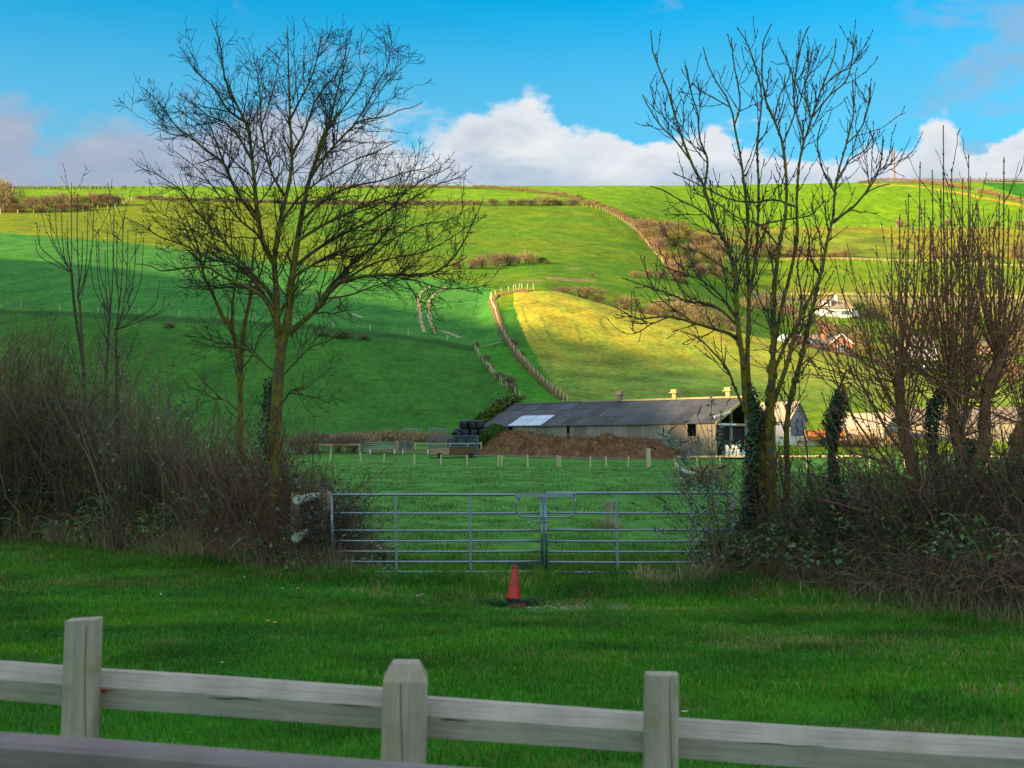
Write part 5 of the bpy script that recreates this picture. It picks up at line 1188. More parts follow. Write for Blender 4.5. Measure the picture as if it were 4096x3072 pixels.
ash_shoots('ash_sapling', 'thin leafless ash sapling with upright budded shoots, left of the slim tree', [(285, 1090), (310, 1200)], tipsL, 24.0, [[(345, 2150), (340, 1800), (335, 1500), (300, 1250), (285, 1080)], [(345, 1700), (330, 1400), (318, 1200)]], (.036, .022), .013, (.085, .068, .054), spread=.5)
tipsL2 = [(456, 810), (492, 842), (468, 882), (430, 915), (394, 915), (385, 945), (512, 920), (545, 915), (575, 950), (360, 1000), (640, 1120), (660, 1180), (420, 1000)]
ash_shoots('ash_sapling', 'thin leafless ash sapling with a cut stub, nearest the slim tree', [(440, 1260), (466, 1320)], tipsL2, 23.4, [[(470, 2120), (465, 1700), (466, 1480), (464, 1310)], [(400, 2100), (420, 1700), (425, 1480), (440, 1250)]], (.034, .024), .012, (.085, .068, .054), spread=.6)

# --- the lichened ash right of the gate
D = 17.7
tr_pts = [(3060, 2330), (3045, 2150), (3040, 2000), (3042, 1850), (3030, 1720)]
S = S
A = [
 ([(3035, 1760), (2985, 1640), (2972, 1457), (2950, 1283), (2940, 1110), (2915, 1000), (2858, 886), (2818, 751), (2773, 667), (2728, 552), (2699, 458), (2664, 339), (2614, 219), (2603, 122)], -.4, .062),
 ([(3040, 1740), (3000, 1580), (2990, 1413), (2996, 1197), (2987, 980), (2992, 886), (2977, 741), (2962, 627), (2937, 503), (2922, 418), (2873, 339), (2838, 279), (2813, 189)], .3, .056),
 ([(3050, 1760), (3080, 1620), (3091, 1457), (3096, 1197), (3117, 980), (3141, 876), (3146, 726), (3131, 577), (3096, 478), (3052, 358), (3052, 170), (3086, 95)], -.2, .062),
 ([(3091, 1420), (3120, 1260), (3161, 1093), (3190, 950), (3186, 826), (3201, 627), (3246, 478), (3285, 358), (3335, 229), (3345, 155)], .5, .042),
 ([(3060, 1720), (3090, 1620), (3143, 1474), (3195, 1283), (3240, 1190), (3282, 1110), (3308, 963), (3330, 886), (3345, 726), (3385, 577), (3415, 453), (3410, 329)], -.5, .052),
 ([(2992, 1200), (3020, 1050), (3032, 886), (3034, 726), (3029, 577), (3047, 403), (3032, 304), (2992, 179), (2947, 110)], .7, .034)]
trunk = [(limb3(tr_pts, D, D), rad(.105, .085)), (limb3([(3100, 2330), (3092, 2100), (3084, 1900), (3078, 1740), (3084, 1600), (3091, 1440)], D - .15, D - .1), rad(.085, .05)), (limb3([(3128, 2300), (3140, 2100), (3150, 1900), (3146, 1740), (3160, 1600), (3200, 1450), (3235, 1300), (3270, 1150)], D + .2, D), rad(.052, .024))] + [(limb3(p_, D, D + dd), rad(r_ * .74, .0075, p=.85)) for p_, dd, r_ in A]
B = [
 ([(3205, 620), (3212, 552), (3180, 430), (3176, 353), (3206, 179), (3236, 105)], .3, .016),
 ([(3335, 890), (3375, 855), (3420, 821), (3494, 726), (3524, 642), (3532, 542)], .3, .022),
 ([(3420, 821), (3470, 770), (3520, 745), (3560, 735)], -.4, .010), ([(3460, 775), (3500, 700), (3540, 660), (3570, 590)], .2, .010),
 ([(2962, 1370), (2920, 1335), (2866, 1318), (2779, 1292), (2675, 1266), (2554, 1275), (2500, 1250), (2450, 1223)], -.8, .032),
 ([(2950, 1300), (2857, 1223), (2753, 1205), (2667, 1171), (2600, 1150), (2540, 1130), (2485, 1110)], .7, .022),
 ([(2675, 1266), (2600, 1300), (2550, 1330), (2520, 1310)], -.4, .010), ([(2779, 1292), (2700, 1240), (2640, 1190), (2600, 1120), (2560, 1020)], .2, .014),
 ([(3030, 1745), (2987, 1660), (2938, 1548), (2909, 1474), (2840, 1396), (2790, 1350), (2719, 1322)], -.3, .028),
 ([(2940, 1110), (2880, 1060), (2800, 1010), (2720, 985), (2660, 930)], .6, .018), ([(2950, 1283), (2880, 1180), (2800, 1120), (2720, 1090), (2640, 1060)], -.6, .018),
 ([(2860, 890), (2800, 840), (2720, 800), (2650, 760), (2600, 745)], .5, .014),
 ([(2818, 751), (2830, 640), (2800, 560), (2790, 450), (2770, 390), (2740, 260)], -.5, .018), ([(2760, 640), (2700, 560), (2640, 500), (2590, 420), (2570, 380)], .3, .014),
 ([(2937, 503), (2960, 420), (2950, 330), (2935, 250), (2925, 150)], .4, .014), ([(2922, 430), (2870, 400), (2800, 360), (2770, 330)], .3, .010),
 ([(3096, 478), (3120, 380), (3160, 290), (3130, 200)], .4, .012), ([(3131, 577), (3170, 480), (3190, 400), (3170, 310)], -.4, .012),
 ([(3246, 478), (3220, 380), (3230, 300), (3250, 210)], .4, .012), ([(3285, 358), (3340, 300), (3400, 270), (3430, 225)], .2, .012), ([(3255, 460), (3320, 380), (3390, 310), (3425, 140)], -.4, .014),
 ([(3345, 726), (3400, 640), (3460, 600), (3500, 530)], .5, .014), ([(3345, 780), (3300, 700), (3280, 640), (3270, 560), (3290, 480)], -.3, .014), ([(3385, 577), (3440, 520), (3470, 440), (3480, 345)], .3, .012),
 ([(3282, 1110), (3240, 1020), (3235, 940), (3210, 860)], -.5, .018), ([(3143, 1474), (3170, 1380), (3200, 1330), (3220, 1240), (3215, 1150)], .4, .02),
 ([(3195, 1283), (3250, 1250), (3310, 1210), (3340, 1170)], -.3, .012), ([(3205, 1300), (3260, 1290), (3310, 1250)], .2, .014),
 ([(3190, 830), (3100, 800), (3000, 810), (2900, 790), (2800, 740), (2690, 690)], .6, .016), ([(3120, 990), (3040, 900), (2950, 870), (2850, 800), (2770, 770)], -.6, .014), ([(3040, 900), (3130, 880), (3240, 860), (3300, 800)], .4, .012),
 ([(3085, 1520), (3130, 1400), (3190, 1290), (3205, 1180), (3190, 1060), (3230, 930)], .6, .026)]
limbs = [(limb3(p_, D, D + dd), rad(r_, .0075, p=.8)) for p_, dd, r_ in B]
LV3 = [dict(per_m=3.6, Lr=(.45, 1.15), lenfall=.9, t1=.95, ang=(38, 8), t0=.15, bend=.42, K=9, rmin=.0050, r0max=.0095, sides=5, wob=.02), dict(per_m=4.2, Lr=(.16, .5), ang=(38, 9), t0=.15, bend=.45, K=6, rmin=.0044, r0max=.006, sides=4, wob=.02)]
TREE_R, _ = tree('bare_ash', 'tall many stemmed bare ash with yellow lichen and ivy right of the gate', 'tree', trunk, limbs, LV3, (.120, .100, .074), 1.6, at(3060, 2310, D), twig_col=(.075, .058, .046), buds=(9, (1.4, .0015, .2), (1.0, .003, .55)))
ivy(TREE_R, [(3005, 2260, 46), (3000, 2050, 34), (3008, 1850, 32), (3022, 1700, 26), (3000, 1580, 10)], D - .05, 1900, .06)
ivy(TREE_R, [(2960, 1800, 10), (3060, 1700, 40), (3000, 1540, 20)], D, 120, .06)

# --- ivy clad dead trunk
D = 16.6
trunk = [(limb3([(3350, 2330), (3335, 2150), (3328, 1900), (3330, 1750), (3345, 1600), (3385, 1480)], D, D), rad(.09, .012))]
lb = [(limb3([(3345, 1610), (3400, 1590), (3440, 1560)], D, D - .2), rad(.012, .005)), (limb3([(3330, 1800), (3280, 1740), (3230, 1720)], D, D + .2), rad(.014, .005))]
r_, _ = tree('ivy_clad_stump', 'dead trunk smothered in dark ivy right of the ash', 'tree', trunk, lb, [dict(per_m=3, Lr=(.2, .5), sides=4)], (.08, .06, .05), .2, at(3350, 2340, D))
ivy(r_, [(3370, 2260, 70), (3362, 2150, 82), (3345, 2030, 58), (3332, 1930, 20), (3328, 1830, 12), (3330, 1740, 22), (3345, 1650, 44), (3362, 1570, 16)], D, 3000, .06)
ivy(r_, [(3400, 2190, 60), (3440, 2150, 50)], D - .2, 500, .05)

# --- pollard ash on the far right
D = 15.6
bases = [[(3765, 2440), (3750, 2280), (3745, 2150), (3800, 2000), (3851, 1897), (3820, 1724), (3806, 1560)], [(3745, 2200), (3680, 2050), (3643, 1839), (3608, 1689), (3597, 1527)], [(3800, 2060), (3880, 1930), (3935, 1781), (3943, 1600), (3990, 1440)],
         [(4085, 2430), (4085, 2100), (4092, 1800), (4120, 1560)], [(3760, 2200), (3850, 2120), (3960, 2000), (4040, 1860), (4080, 1700)]]
tips = [(3773, 500), (3681, 647), (3729, 679), (3807, 673), (3875, 616), (3850, 715), (3881, 705), (3634, 775), (3763, 752), (3599, 857), (3565, 936), (3957, 876), (4016, 628), (3997, 778), (4035, 831), (3891, 810), (3912, 815), (3700, 800), (3840, 830), (3720, 880), (3660, 940), (3625, 955), (3940, 1010), (4090, 900), (4110, 1000), (3790, 900), (3860, 930), (4060, 960), (3975, 960), (3520, 1120), (3480, 1180)]
ex = []
for i in range(195):
    hx, hy = random.choice([(3806, 1570), (3597, 1530), (3990, 1440), (3943, 1600), (3851, 1750), (3620, 1720), (3700, 2060), (4100, 1700)])
    a_ = random.gauss(-.12, .6); L_ = random.uniform(260, 700); tx, ty = hx + math.sin(a_) * L_, hy - math.cos(a_) * L_ * .9
    ex.append(([(hx, hy), (hx + (tx - hx) * .45, hy + (ty - hy) * .3), (hx + (tx - hx) * .85, hy + (ty - hy) * .68), (tx, ty)], random.uniform(.0045, .008)))
ex += [([(3712, 2117), (3585, 2093), (3423, 2036), (3330, 2010), (3275, 1995)], .03), ([(3580, 2092), (3480, 2030), (3400, 1960), (3300, 1930)], .016), ([(3678, 2047), (3631, 1978), (3562, 1862), (3400, 1804), (3273, 1700)], .026), ([(3643, 1839), (3560, 1740), (3480, 1600), (3420, 1480), (3380, 1300)], .022), ([(3562, 1862), (3480, 1760), (3400, 1640), (3360, 1500), (3340, 1350)], .016), ([(3608, 1689), (3540, 1560), (3480, 1420), (3440, 1260), (3390, 1180)], .018)]
LV4 = [dict(per_m=1.5, Lr=(.4, 1.2), ang=(32, 9), t0=.02, bend=.45, K=8, rmin=.0042, r0max=.008, sides=4, wob=.025, lenfall=.55), dict(per_m=1.3, Lr=(.15, .5), ang=(40, 10), K=6, rmin=.0034, r0max=.005, sides=3, wob=.03)]
POL, _ = ash_shoots('pollard_ash', 'old pollarded ash with a crowd of upright reddish shoots at the right edge', [(3806, 1570), (3597, 1530), (3990, 1440), (3851, 1750)], tips, D, bases, (.10, .055), .0145, (.27, .135, .080), extra=ex, lich=.35, lv=LV4, spread=.9)
ivy(POL, [(3750, 2280, 50), (3770, 2100, 60), (3740, 1900, 26), (3725, 1760, 18), (3740, 1620, 34), (3770, 1560, 12)], D - .1, 900, .06)
ivy(POL, [(3870, 2050, 70), (3900, 1900, 40), (3880, 1760, 30)], D + .1, 700, .06)
ivy(POL, [(4070, 2200, 50), (4075, 1950, 40), (4085, 1800, 20)], D, 600, .06)

# ------------------------------------------------------------------ twiggy bushes of the hedgerow
def bush(name, label, px, d, wpx, top, n, col, group=None, leafy=0, lich=.0, cross=.5, cat='bush', base=None, stiff=.5, r0=.012, lv=None, leafcol='green', leafsize=.04, mat=None):
    u_, _ = uv(px, 2200); x0 = u_ * d; z0 = float(ground(x0, d)); sc_ = d / FPX; w_ = wpx * sc_
    _, vt = uv(px, top); H_ = CZ + vt * d - z0
    root = empty(name, (x0, d, z0)); tag(root, label, cat, group)
    K = 12; s = np.linspace(0, 1, K)[None, :, None]
    b = np.stack([x0 + rng.normal(size=n) * w_ * .16, d + rng.normal(size=n) * w_ * .12, np.full(n, z0 - .05)], 1)
    e = np.stack([x0 + rng.normal(size=n) * w_ * .42, d + rng.normal(size=n) * min(w_ * .3, .8), z0 + H_ * rng.uniform(.45, 1.0, n)], 1)
    mid = b * .5 + e * .5 + np.stack([rng.normal(size=n) * w_ * .08, rng.normal(size=n) * w_ * .05, H_ * .08 * np.ones(n)], 1)
    P = b[:, None] * (1 - s) ** 2 + 2 * mid[:, None] * s * (1 - s) + e[:, None] * s ** 2
    P = P + np.cumsum(rng.normal(size=(n, K, 3)) * .018 * H_ * (1 - stiff), 1); R = np.linspace(1, .35, K)[None] * r0 * rng.uniform(.6, 1.2, (n, 1))
    sets = [(P, R, 5)]; Q, RQ = P, R
    for kw in (lv or [dict(per_m=4.2, Lr=(.3, 1.0), ang=(55, 16), bend=.12, K=7, rmin=.0038, r0max=.007, wob=.08, t0=.12), dict(per_m=5.0, Lr=(.12, .45), ang=(58, 16), K=5, rmin=.003, r0max=.0045, wob=.09, t0=.1)]):
        Q, RQ = grow(Q, RQ, **kw); sets.append((Q, RQ, 3))
    bark_mesh('crown', sets, mat or m_bark, root, col, lich, jit=.25)
    if leafy:
        Q = sets[-1][0]; k = rng.integers(0, len(Q), leafy); Pl = Q[k, rng.integers(1, Q.shape[1], leafy)]
        if leafcol == 'grey': c = np.array([[.13, .20, .14], [.09, .15, .11], [.18, .25, .18]])[rng.integers(0, 3, leafy)]
        else: c = pal('green', leafy)
        V, F, Cc = leaves(Pl, rng.normal(size=(leafy, 3)) + [0, 0, .6], rng.uniform(.6, 1.3, leafy) * leafsize, c, 1.6 if leafcol == 'grey' else 1.2)
        o = link('foliage', mesh_from('foliage', V, [F], Cc), m_leaf, root); o.location = -root.location
    return root
HB_ = dict(col=(.13, .092, .066))
bush('hawthorn', 'dense dark hawthorn at the left edge of the picture', 20, 25.6, 330, 1260, 34, **HB_, lich=.7, stiff=.1, r0=.02, leafy=150)
bush('hawthorn', 'dense tangled hawthorn with a pale broken branch stub', 170, 25.0, 300, 1330, 34, **HB_, lich=.7, stiff=.1, r0=.02, leafy=250)
bush('hawthorn', 'dark tangled hawthorn standing under the ash saplings', 330, 24.3, 320, 1500, 30, **HB_, lich=.6, stiff=.15, r0=.016)
bush('hawthorn', 'hawthorn leaning behind the tall dry stalks left of the slim tree', 640, 22.6, 330, 1560, 26, (0.120, 0.096, 0.080), lich=.5, stiff=.2, r0=.014, leafy=250)
bush('elder', 'pale straight stemmed shrub under the cut ash stub', 500, 22.6, 300, 1400, 34, (.21, .145, .085), stiff=.85, r0=.012, leafy=260, leafcol='grey', leafsize=.05, lv=[dict(per_m=1.2, Lr=(.3, .8), ang=(28, 8), bend=.15, K=6, rmin=.0045, r0max=.008), dict(per_m=1.2, Lr=(.1, .3), K=4, rmin=.0034, r0max=.0045)])
bush('elder', 'tawny straight stemmed shrub just left of the slim tree base', 800, 21.3, 330, 1460, 38, (.20, .13, .085), stiff=.85, r0=.010, leafy=160, leafcol='grey', leafsize=.045, lv=[dict(per_m=1.6, Lr=(.3, .8), ang=(28, 8), bend=.15, K=6, rmin=.0042, r0max=.007), dict(per_m=1.6, Lr=(.1, .3), K=4, rmin=.0034, r0max=.0045)])
bush('dogwood', 'reddish thin stemmed shrub fanning out round the foot of the tall spreading tree', 1130, 19.2, 420, 1620, 46, (.19, .095, .060), stiff=.8, r0=.008, lv=[dict(per_m=2.2, Lr=(.25, .7), ang=(30, 9), bend=.2, K=6, rmin=.0036, r0max=.006), dict(per_m=2.0, Lr=(.1, .3), K=4, rmin=.003, r0max=.004)])
bush('dogwood', 'reddish thin stemmed shrub in front of the slim tree', 930, 20.0, 320, 1680, 34, (.18, .11, .075), stiff=.8, r0=.008, lv=[dict(per_m=2.2, Lr=(.25, .7), ang=(30, 9), bend=.2, K=6, rmin=.0036, r0max=.006), dict(per_m=2.0, Lr=(.1, .3), K=4, rmin=.003, r0max=.004)])
bush('thorn_bush', 'low spiny bush with dark arching twigs beside the left gate post', 1310, 18.6, 300, 1900, 40, (.10, .070, .055), stiff=.3, r0=.007, leafy=500, leafcol='grey', leafsize=.035)
bush('thorn_tree', 'small crooked thorn tree between the ash and the ivy clad stump', 3235, 17.0, 260, 1680, 12, (0.120, 0.093, 0.072), lich=.6, stiff=.1, r0=.024, leafy=60, cat='tree')
bush('hawthorn', 'thin dark hedge bush in front of the ivy clad stump', 3450, 16.0, 380, 1850, 36, (0.120, 0.088, 0.072), stiff=.2, r0=.010, leafy=300)
bush('hawthorn', 'dark hedge bush at the foot of the pollard', 3650, 15.0, 360, 1900, 34, (0.136, 0.096, 0.072), stiff=.2, r0=.010, leafy=300)
bush('hawthorn', 'dark hedge bush in the bottom right corner by the pollard', 3950, 14.6, 360, 1800, 46, (0.152, 0.099, 0.072), stiff=.2, r0=.011, leafy=500)
# buddleia by the right gate post
Db = 17.4; root = empty('buddleia', at(2905, 2335, Db)); tag(root, 'straggly buddleia with dead flower spikes and grey leaves by the right gate post', 'bush')
tb_ = [(2535, 2010), (2600, 1985), (2625, 1800), (2655, 1738), (2672, 1760), (2735, 1690), (2790, 1665), (2845, 1600), (2880, 1640), (2640, 1870), (2700, 2050), (2720, 1770), (2770, 1720), (2830, 1700), (2920, 1700), (2950, 1780), (2690, 1930), (2740, 1860), (3020, 1800), (2800, 1850), (2590, 2090)]
Pb2 = []; Rb2 = []
for tx, ty in tb_:
    bx = 2905 + random.uniform(-70, 60); Pb2.append(limb3([(bx, 2345), (bx + (tx - bx) * .3, 2345 + (ty - 2345) * .42), (bx + (tx - bx) * .72, 2345 + (ty - 2345) * .8), (tx, ty)], Db, Db + random.uniform(-.5, .3))); Rb2.append(rad(.010, .0045))
Pb2 = np.array(Pb2); Rb2 = np.array(Rb2); C1, R1 = grow(Pb2, Rb2, 2.0, (.2, .6), ang=(34, 9), t0=.35, bend=.15, K=7, rmin=.0036, r0max=.006)
for i in range(len(Pb2)): bark_mesh('stem', [(Pb2[i:i + 1], Rb2[i:i + 1], 5)], m_bark, root, (.26, .185, .105))
bark_mesh('crown', [(C1, R1, 4)], m_bark, root, (.20, .145, .085))
tipsP = np.concatenate([Pb2[:, -1], C1[:, -1]]); dirP = unit(np.concatenate([Pb2[:, -1] - Pb2[:, -3], C1[:, -1] - C1[:, -2]]) + rng.normal(size=(len(tipsP), 3)) * .3)
sel = rng.random(len(tipsP)) < .4; s = np.linspace(0, 1, 6)[None, :, None]
sp_P = tipsP[sel][:, None] + dirP[sel][:, None] * s * rng.uniform(.10, .22, (sel.sum(), 1, 1)); sp_R = np.array([[.004, .008, .009, .008, .006, .002]]).repeat(sel.sum(), 0)
for i in range(len(sp_P)): bark_mesh('flower_spike', [(sp_P[i:i + 1], sp_R[i:i + 1], 6)], m_twig, root, (.035, .022, .022))
Q = np.concatenate([C1.reshape(-1, 3), Pb2[:, 8:].reshape(-1, 3)]); nl_ = 900; cl_ = Q[rng.integers(0, len(Q), nl_ // 5)]; P = np.repeat(cl_, 5, 0) + rng.normal(size=(len(cl_) * 5, 3)) * .035; nl_ = len(P)
V, F, Cc = leaves(P, rng.normal(size=(nl_, 3)) + [0, -.3, .5], rng.uniform(.018, .045, nl_), np.array([[.12, .19, .15], [.08, .14, .11], [.17, .24, .19]])[rng.integers(0, 3, nl_)], 1.9)
o = link('foliage', mesh_from('foliage', V, [F], Cc), m_leaf, root); o.location = -root.location
# pale dead branch and dry bush in the field behind
shrub(2830, 1950, 250, 100, 'straw', 'dry fawn bush in the field just behind the right end of the gate', dmin=55, dmax=100, name='dry_bush', cat='bush', n=1800)
dq = 60.0; b = MB(); b.tube(spline(np.array([at(2706, 1853, dq), at(2720, 1875, dq), at(2745, 1888, dq - .5), at(2775, 1893, dq - 1)]), 10), [.05, .09, .10, .10, .10, .10, .10, .09, .08, .06], 8)
o = b.build('fallen_branch', simple('bleached_wood', (.55, .58, .55), .2, 4, .8, tint=False), smooth=True); tag(o, 'bleached curved dead branch lying over the dry fawn bush', 'branch')

# ------------------------------------------------------------------ bramble banks (one mass each side)
def line_at(tab, px): return np.interp(px, [a_ for a_, _ in tab], [b_ for _, b_ in tab])
LB = [(-700, 30), (0, 26.0), (500, 23.0), (1000, 19.7), (1340, 18.45), (1480, 18.35)]; LH = [(-700, 1.35), (0, 1.25), (300, 1.3), (800, 1.55), (1100, 1.5), (1250, 1.15), (1340, .95), (1420, .5), (1480, .2)]
RB = [(2880, 18.2), (3000, 17.2), (3300, 15.8), (3700, 14.2), (4096, 13.2), (4700, 12.0), (5700, 10.6)]; RH = [(2880, .55), (3000, .95), (3300, 1.05), (3700, 1.15), (4096, 1.3), (4700, 1.3), (5700, 1.3)]
def bank(name, label, tab, htab, px0, px1, n, seed, fr=1.0):
    px = rng.uniform(px0, px1, n); back = rng.uniform(0, 1, n) ** 1.1; d = line_at(tab, px) + back * 2.1 + .12 * vnoise(px / 40, px * 0, seed); u_, _ = uv(px, 2200); x = u_ * d; z = ground(x, d)
    h = line_at(htab, px) * (.45 + .65 * np.minimum(back * 1.7, 1)) * rng.uniform(.55, 1.1, n) * (1 + .22 * vnoise(x / .7, d / .7, seed + 1))
    K = 7; s = np.linspace(0, 1, K)[None, :, None]; th = rng.uniform(0, 2 * PI, n); reach = rng.uniform(.1, .75, n)
    b = np.stack([x, d, z - .03], 1); dv = np.stack([np.cos(th), np.sin(th) * .6 - .15, 0 * th], 1)
    top = b + np.array([0, 0, 1.]) * h[:, None] * 1.25 + dv * (reach * .5)[:, None]; e = b + np.array([0, 0, 1.]) * (h * rng.uniform(.45, 1.25, n))[:, None] + dv * reach[:, None]
    P = b[:, None] * (1 - s) ** 2 + 2 * top[:, None] * s * (1 - s) + e[:, None] * s ** 2 + rng.normal(size=(n, K, 3)) * .012
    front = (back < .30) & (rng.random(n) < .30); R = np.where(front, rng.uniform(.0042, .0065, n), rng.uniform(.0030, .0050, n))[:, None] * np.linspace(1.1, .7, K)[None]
    V, F = tube_arrays(P, R, 3); c = np.array([(.25, .17, .105), (.31, .215, .13), (.18, .125, .085), (.34, .25, .13), (.27, .165, .105)])[rng.integers(0, 5, n)] * (1 + .2 * rng.normal(size=(n, 1))); c = np.where(front[:, None], c * (np.array([1.75, 1.7, 1.6]) if fr >= 1 else np.array([1.15, 1.1, 1.05])), c)  # front stems coloured lighter, painting in light against the shaded interior
    C1, R1 = grow(P, R, 1.6, (.12, .4), ang=(50, 14), bend=-.05, K=4, rmin=.0026, r0max=.0035); V1, F1 = tube_arrays(C1, R1, 3); c1 = np.repeat(np.array([(.16, .11, .085)]) * (1 + .25 * rng.normal(size=(len(C1), 1))), 12, 0)
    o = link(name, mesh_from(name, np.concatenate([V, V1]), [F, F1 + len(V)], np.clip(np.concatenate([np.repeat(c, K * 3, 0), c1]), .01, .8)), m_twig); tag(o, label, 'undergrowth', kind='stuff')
    # leaves: in patches
    m = int(n * (2.0 + 2.2 * fr)); k = rng.integers(0, n, m); j = rng.integers(2, K, m); Pl = P[k, j] + rng.normal(size=(m, 3)) * .05; keep = (vnoise(Pl[:, 0] / .55, Pl[:, 2] / .40, seed + 4) + .4 * vnoise(Pl[:, 0] / .2, Pl[:, 2] / .2, seed + 5)) > -.02; Pl = Pl[keep]; m = len(Pl)
    cl = np.array([(.040, .115, .018), (.065, .17, .022), (.024, .07, .014), (.12, .23, .04), (.34, .33, .11)])[rng.choice(5, m, p=[.37, .25, .28, .085, .015])] * (1 + .2 * rng.normal(size=(m, 1)))
    V, F, Cc = leaves(Pl, rng.normal(size=(m, 3)) + [0, -.6, .6], rng.uniform(.03, .068, m), np.clip(cl, .005, .6)); o2 = link('bramble_leaves', mesh_from('bramble_leaves', V, [F], Cc), m_leaf, o)
    # dry grass fringe at the foot
    q = int(n * 1.3 * fr); px = rng.uniform(px0, px1, q); d = line_at(tab, px) + rng.normal(size=q) * .22 + .05; u_, _ = uv(px, 2200); x = u_ * d; z = ground(x, d); hh = rng.uniform(.15, .45 + .4 * fr, q) * np.clip(line_at(htab, px), .4, .9)
    V, F, Cc = sliver(np.stack([x, d, z - .02], 1), rng.normal(size=(q, 3)) * .32 + [0, -.12, 1], hh, rng.uniform(.006, .012, q), np.array([(.62, .45, .25), (.48, .34, .19), (.34, .24, .14), (.16, .26, .05)])[rng.choice(4, q, p=[.35, .3, .2, .15])] * (1 + .2 * rng.normal(size=(q, 1))))
    o3 = link('dry_grass', mesh_from('dry_grass', V, [F], np.clip(Cc, .01, .8)), m_twig, o); return o
bank('undergrowth', 'tangled brown bramble bank with green leaves left of the gate', LB, LH, -700, 1470, 13000, 91)
bank('undergrowth', 'tangled brown bramble bank with green leaves right of the gate', RB, RH, 2885, 5600, 16500, 191, .35)
# tall dry stalks standing out of the left bank
n = 90; px = rng.normal(760, 300, n); px = np.clip(px, 60, 1250); d = line_at(LB, px) + rng.uniform(.2, 1.4, n); u_, _ = uv(px, 2200); x = u_ * d; z = ground(x, d); hh = rng.uniform(1.2, 2.7, n)
s = np.linspace(0, 1, 8)[None, :, None]; lean = rng.normal(size=(n, 3)) * .22; lean[:, 2] = 0
P = np.stack([x, d, z], 1)[:, None] + s * (np.array([0, 0, 1.]) * hh[:, None] + lean * hh[:, None])[:, None] + np.array([1, .3, 0]) * (rng.normal(size=(n, 1, 1)) * .12) * s ** 2
V, F = tube_arrays(P, np.linspace(.0065, .0035, 8)[None].repeat(n, 0), 4)
o = link('dry_stalks', mesh_from('dry_stalks', V, [F], np.repeat(np.array([(.36, .26, .15)]) * (1 + .2 * rng.normal(size=(n, 1))), 32, 0)), m_twig); tag(o, 'tall pale dry stalks standing up through the left bramble bank', 'stalks', kind='stuff')

# dense fine thicket behind the banks
def thicket(name, label, tab, htab, px0, px1, n, back, col, per=(2.2, 3.0), lichen=.4):
    px = rng.uniform(px0, px1, n); d = line_at(tab, px) + rng.uniform(*back, n); u_, _ = uv(px, 2000); x = u_ * d; z = ground(x, d); h = line_at(htab, px) * rng.uniform(.35, 1.0, n) ** .55
    K = 9; s = np.linspace(0, 1, K)[None, :, None]; dv = rng.normal(size=(n, 3)) * .30; dv[:, 2] = 1
    P = np.stack([x, d, z - .05], 1)[:, None] + s * (dv * h[:, None])[:, None] + np.cumsum(rng.normal(size=(n, K, 3)) * .055, 1) * np.minimum(s * 3, 1)
    R = rng.uniform(.006, .014, n)[:, None] * np.linspace(1, .4, K)[None]; C1, R1 = grow(P, R, per[0], (.3, 1.0), ang=(52, 15), bend=.1, K=6, rmin=.0038, r0max=.006, wob=.08, t0=.1, lenfall=.3); C2, R2 = grow(C1, R1, per[1], (.1, .4), ang=(55, 15), K=4, rmin=.003, r0max=.004, wob=.08)
    o = bark_mesh(name, [(P, R, 4), (C1, R1, 3), (C2, R2, 3)], m_bark, None, col, lichen, jit=.3); tag(o, label, 'thicket', kind='stuff'); return o
thicket('thicket', 'dense dark tangle of hedge twigs behind the left bramble bank', LB, [(-700, 4.9), (0, 5.1), (200, 4.7), (400, 4.0), (520, 3.0), (700, 2.5), (900, 2.1), (1100, 1.6), (1250, 1.0), (1470, .6)], -500, 1300, 900, (.6, 3.2), (.20, .125, .075))
thicket('thicket', 'dense dark tangle of hedge twigs behind the right bramble bank', RB, [(2880, .9), (3100, 1.6), (3400, 1.9), (3800, 2.3), (4096, 2.6), (4700, 2.8)], 3080, 4500, 330, (.8, 2.6), (.20, .125, .08))
ivy(None, [(150, 1990, 90), (190, 1850, 100), (220, 1720, 70), (200, 1600, 50)], 25.1, 1300, .075, name='ivy_mass')
tag(bpy.data.objects['ivy_mass'], 'dark ivy mass inside the left hawthorns behind the old timber post', 'ivy')
ivy(None, [(3950, 2330, 130), (3960, 2150, 120), (3900, 2000, 70)], 14.9, 1500, .06, name='ivy_mass')
tag(bpy.data.objects['ivy_mass.001'], 'dark ivy mass around the foot of the pollard at the right edge', 'ivy')
# ------------------------------------------------------------------ gateway
Dg = 18.3
def gz(px, py, d=Dg): return at(px, py, d)
m_tubez = simple('galvanised_tube', (.25, .30, .37), .22, 14, .35, metal=.75, spec=.5, stretch=(1, 1, 1))
def leaf_gate(name, label, x0, x1, ys, braces, stile_px, yb_stile):
    a = gz(x0, ys[0]); root = empty(name, (a[0], Dg, 0)); tag(root, label, 'gate', 'pair of galvanised tubular gates')
    for k, y_ in enumerate(ys):
        p, q = gz(x0, y_), gz(x1, y_); b = MB(); r = .021 if k in (0, len(ys) - 1) else .0155; pts = np.stack([np.linspace(p[i], q[i], 8) for i in range(3)], 1) - np.array(root.location)
        pts[:, 2] -= .006 * np.sin(np.linspace(0, PI, 8)) * (k > 0); b.tube(pts, r, 10); b.build('bar', m_tubez, root, (0, 0, 0), smooth=True)
    for px in braces:
        p, q = gz(px, ys[0] + 4), gz(px + 5, ys[-1] - 1); b = MB(); b.bar(p - np.array(root.location) + [0, -.03, 0], q - np.array(root.location) + [0, -.03, 0], .034, .012); b.build('brace', m_galv, root, (0, 0, 0))
    p, q = gz(stile_px, ys[0] + 2), gz(stile_px + 7, yb_stile); b = MB(); b.tube([p - np.array(root.location), q - np.array(root.location)], .021, 10); b.build('end_stile', m_tubez, root, (0, 0, 0), smooth=True)
    return root
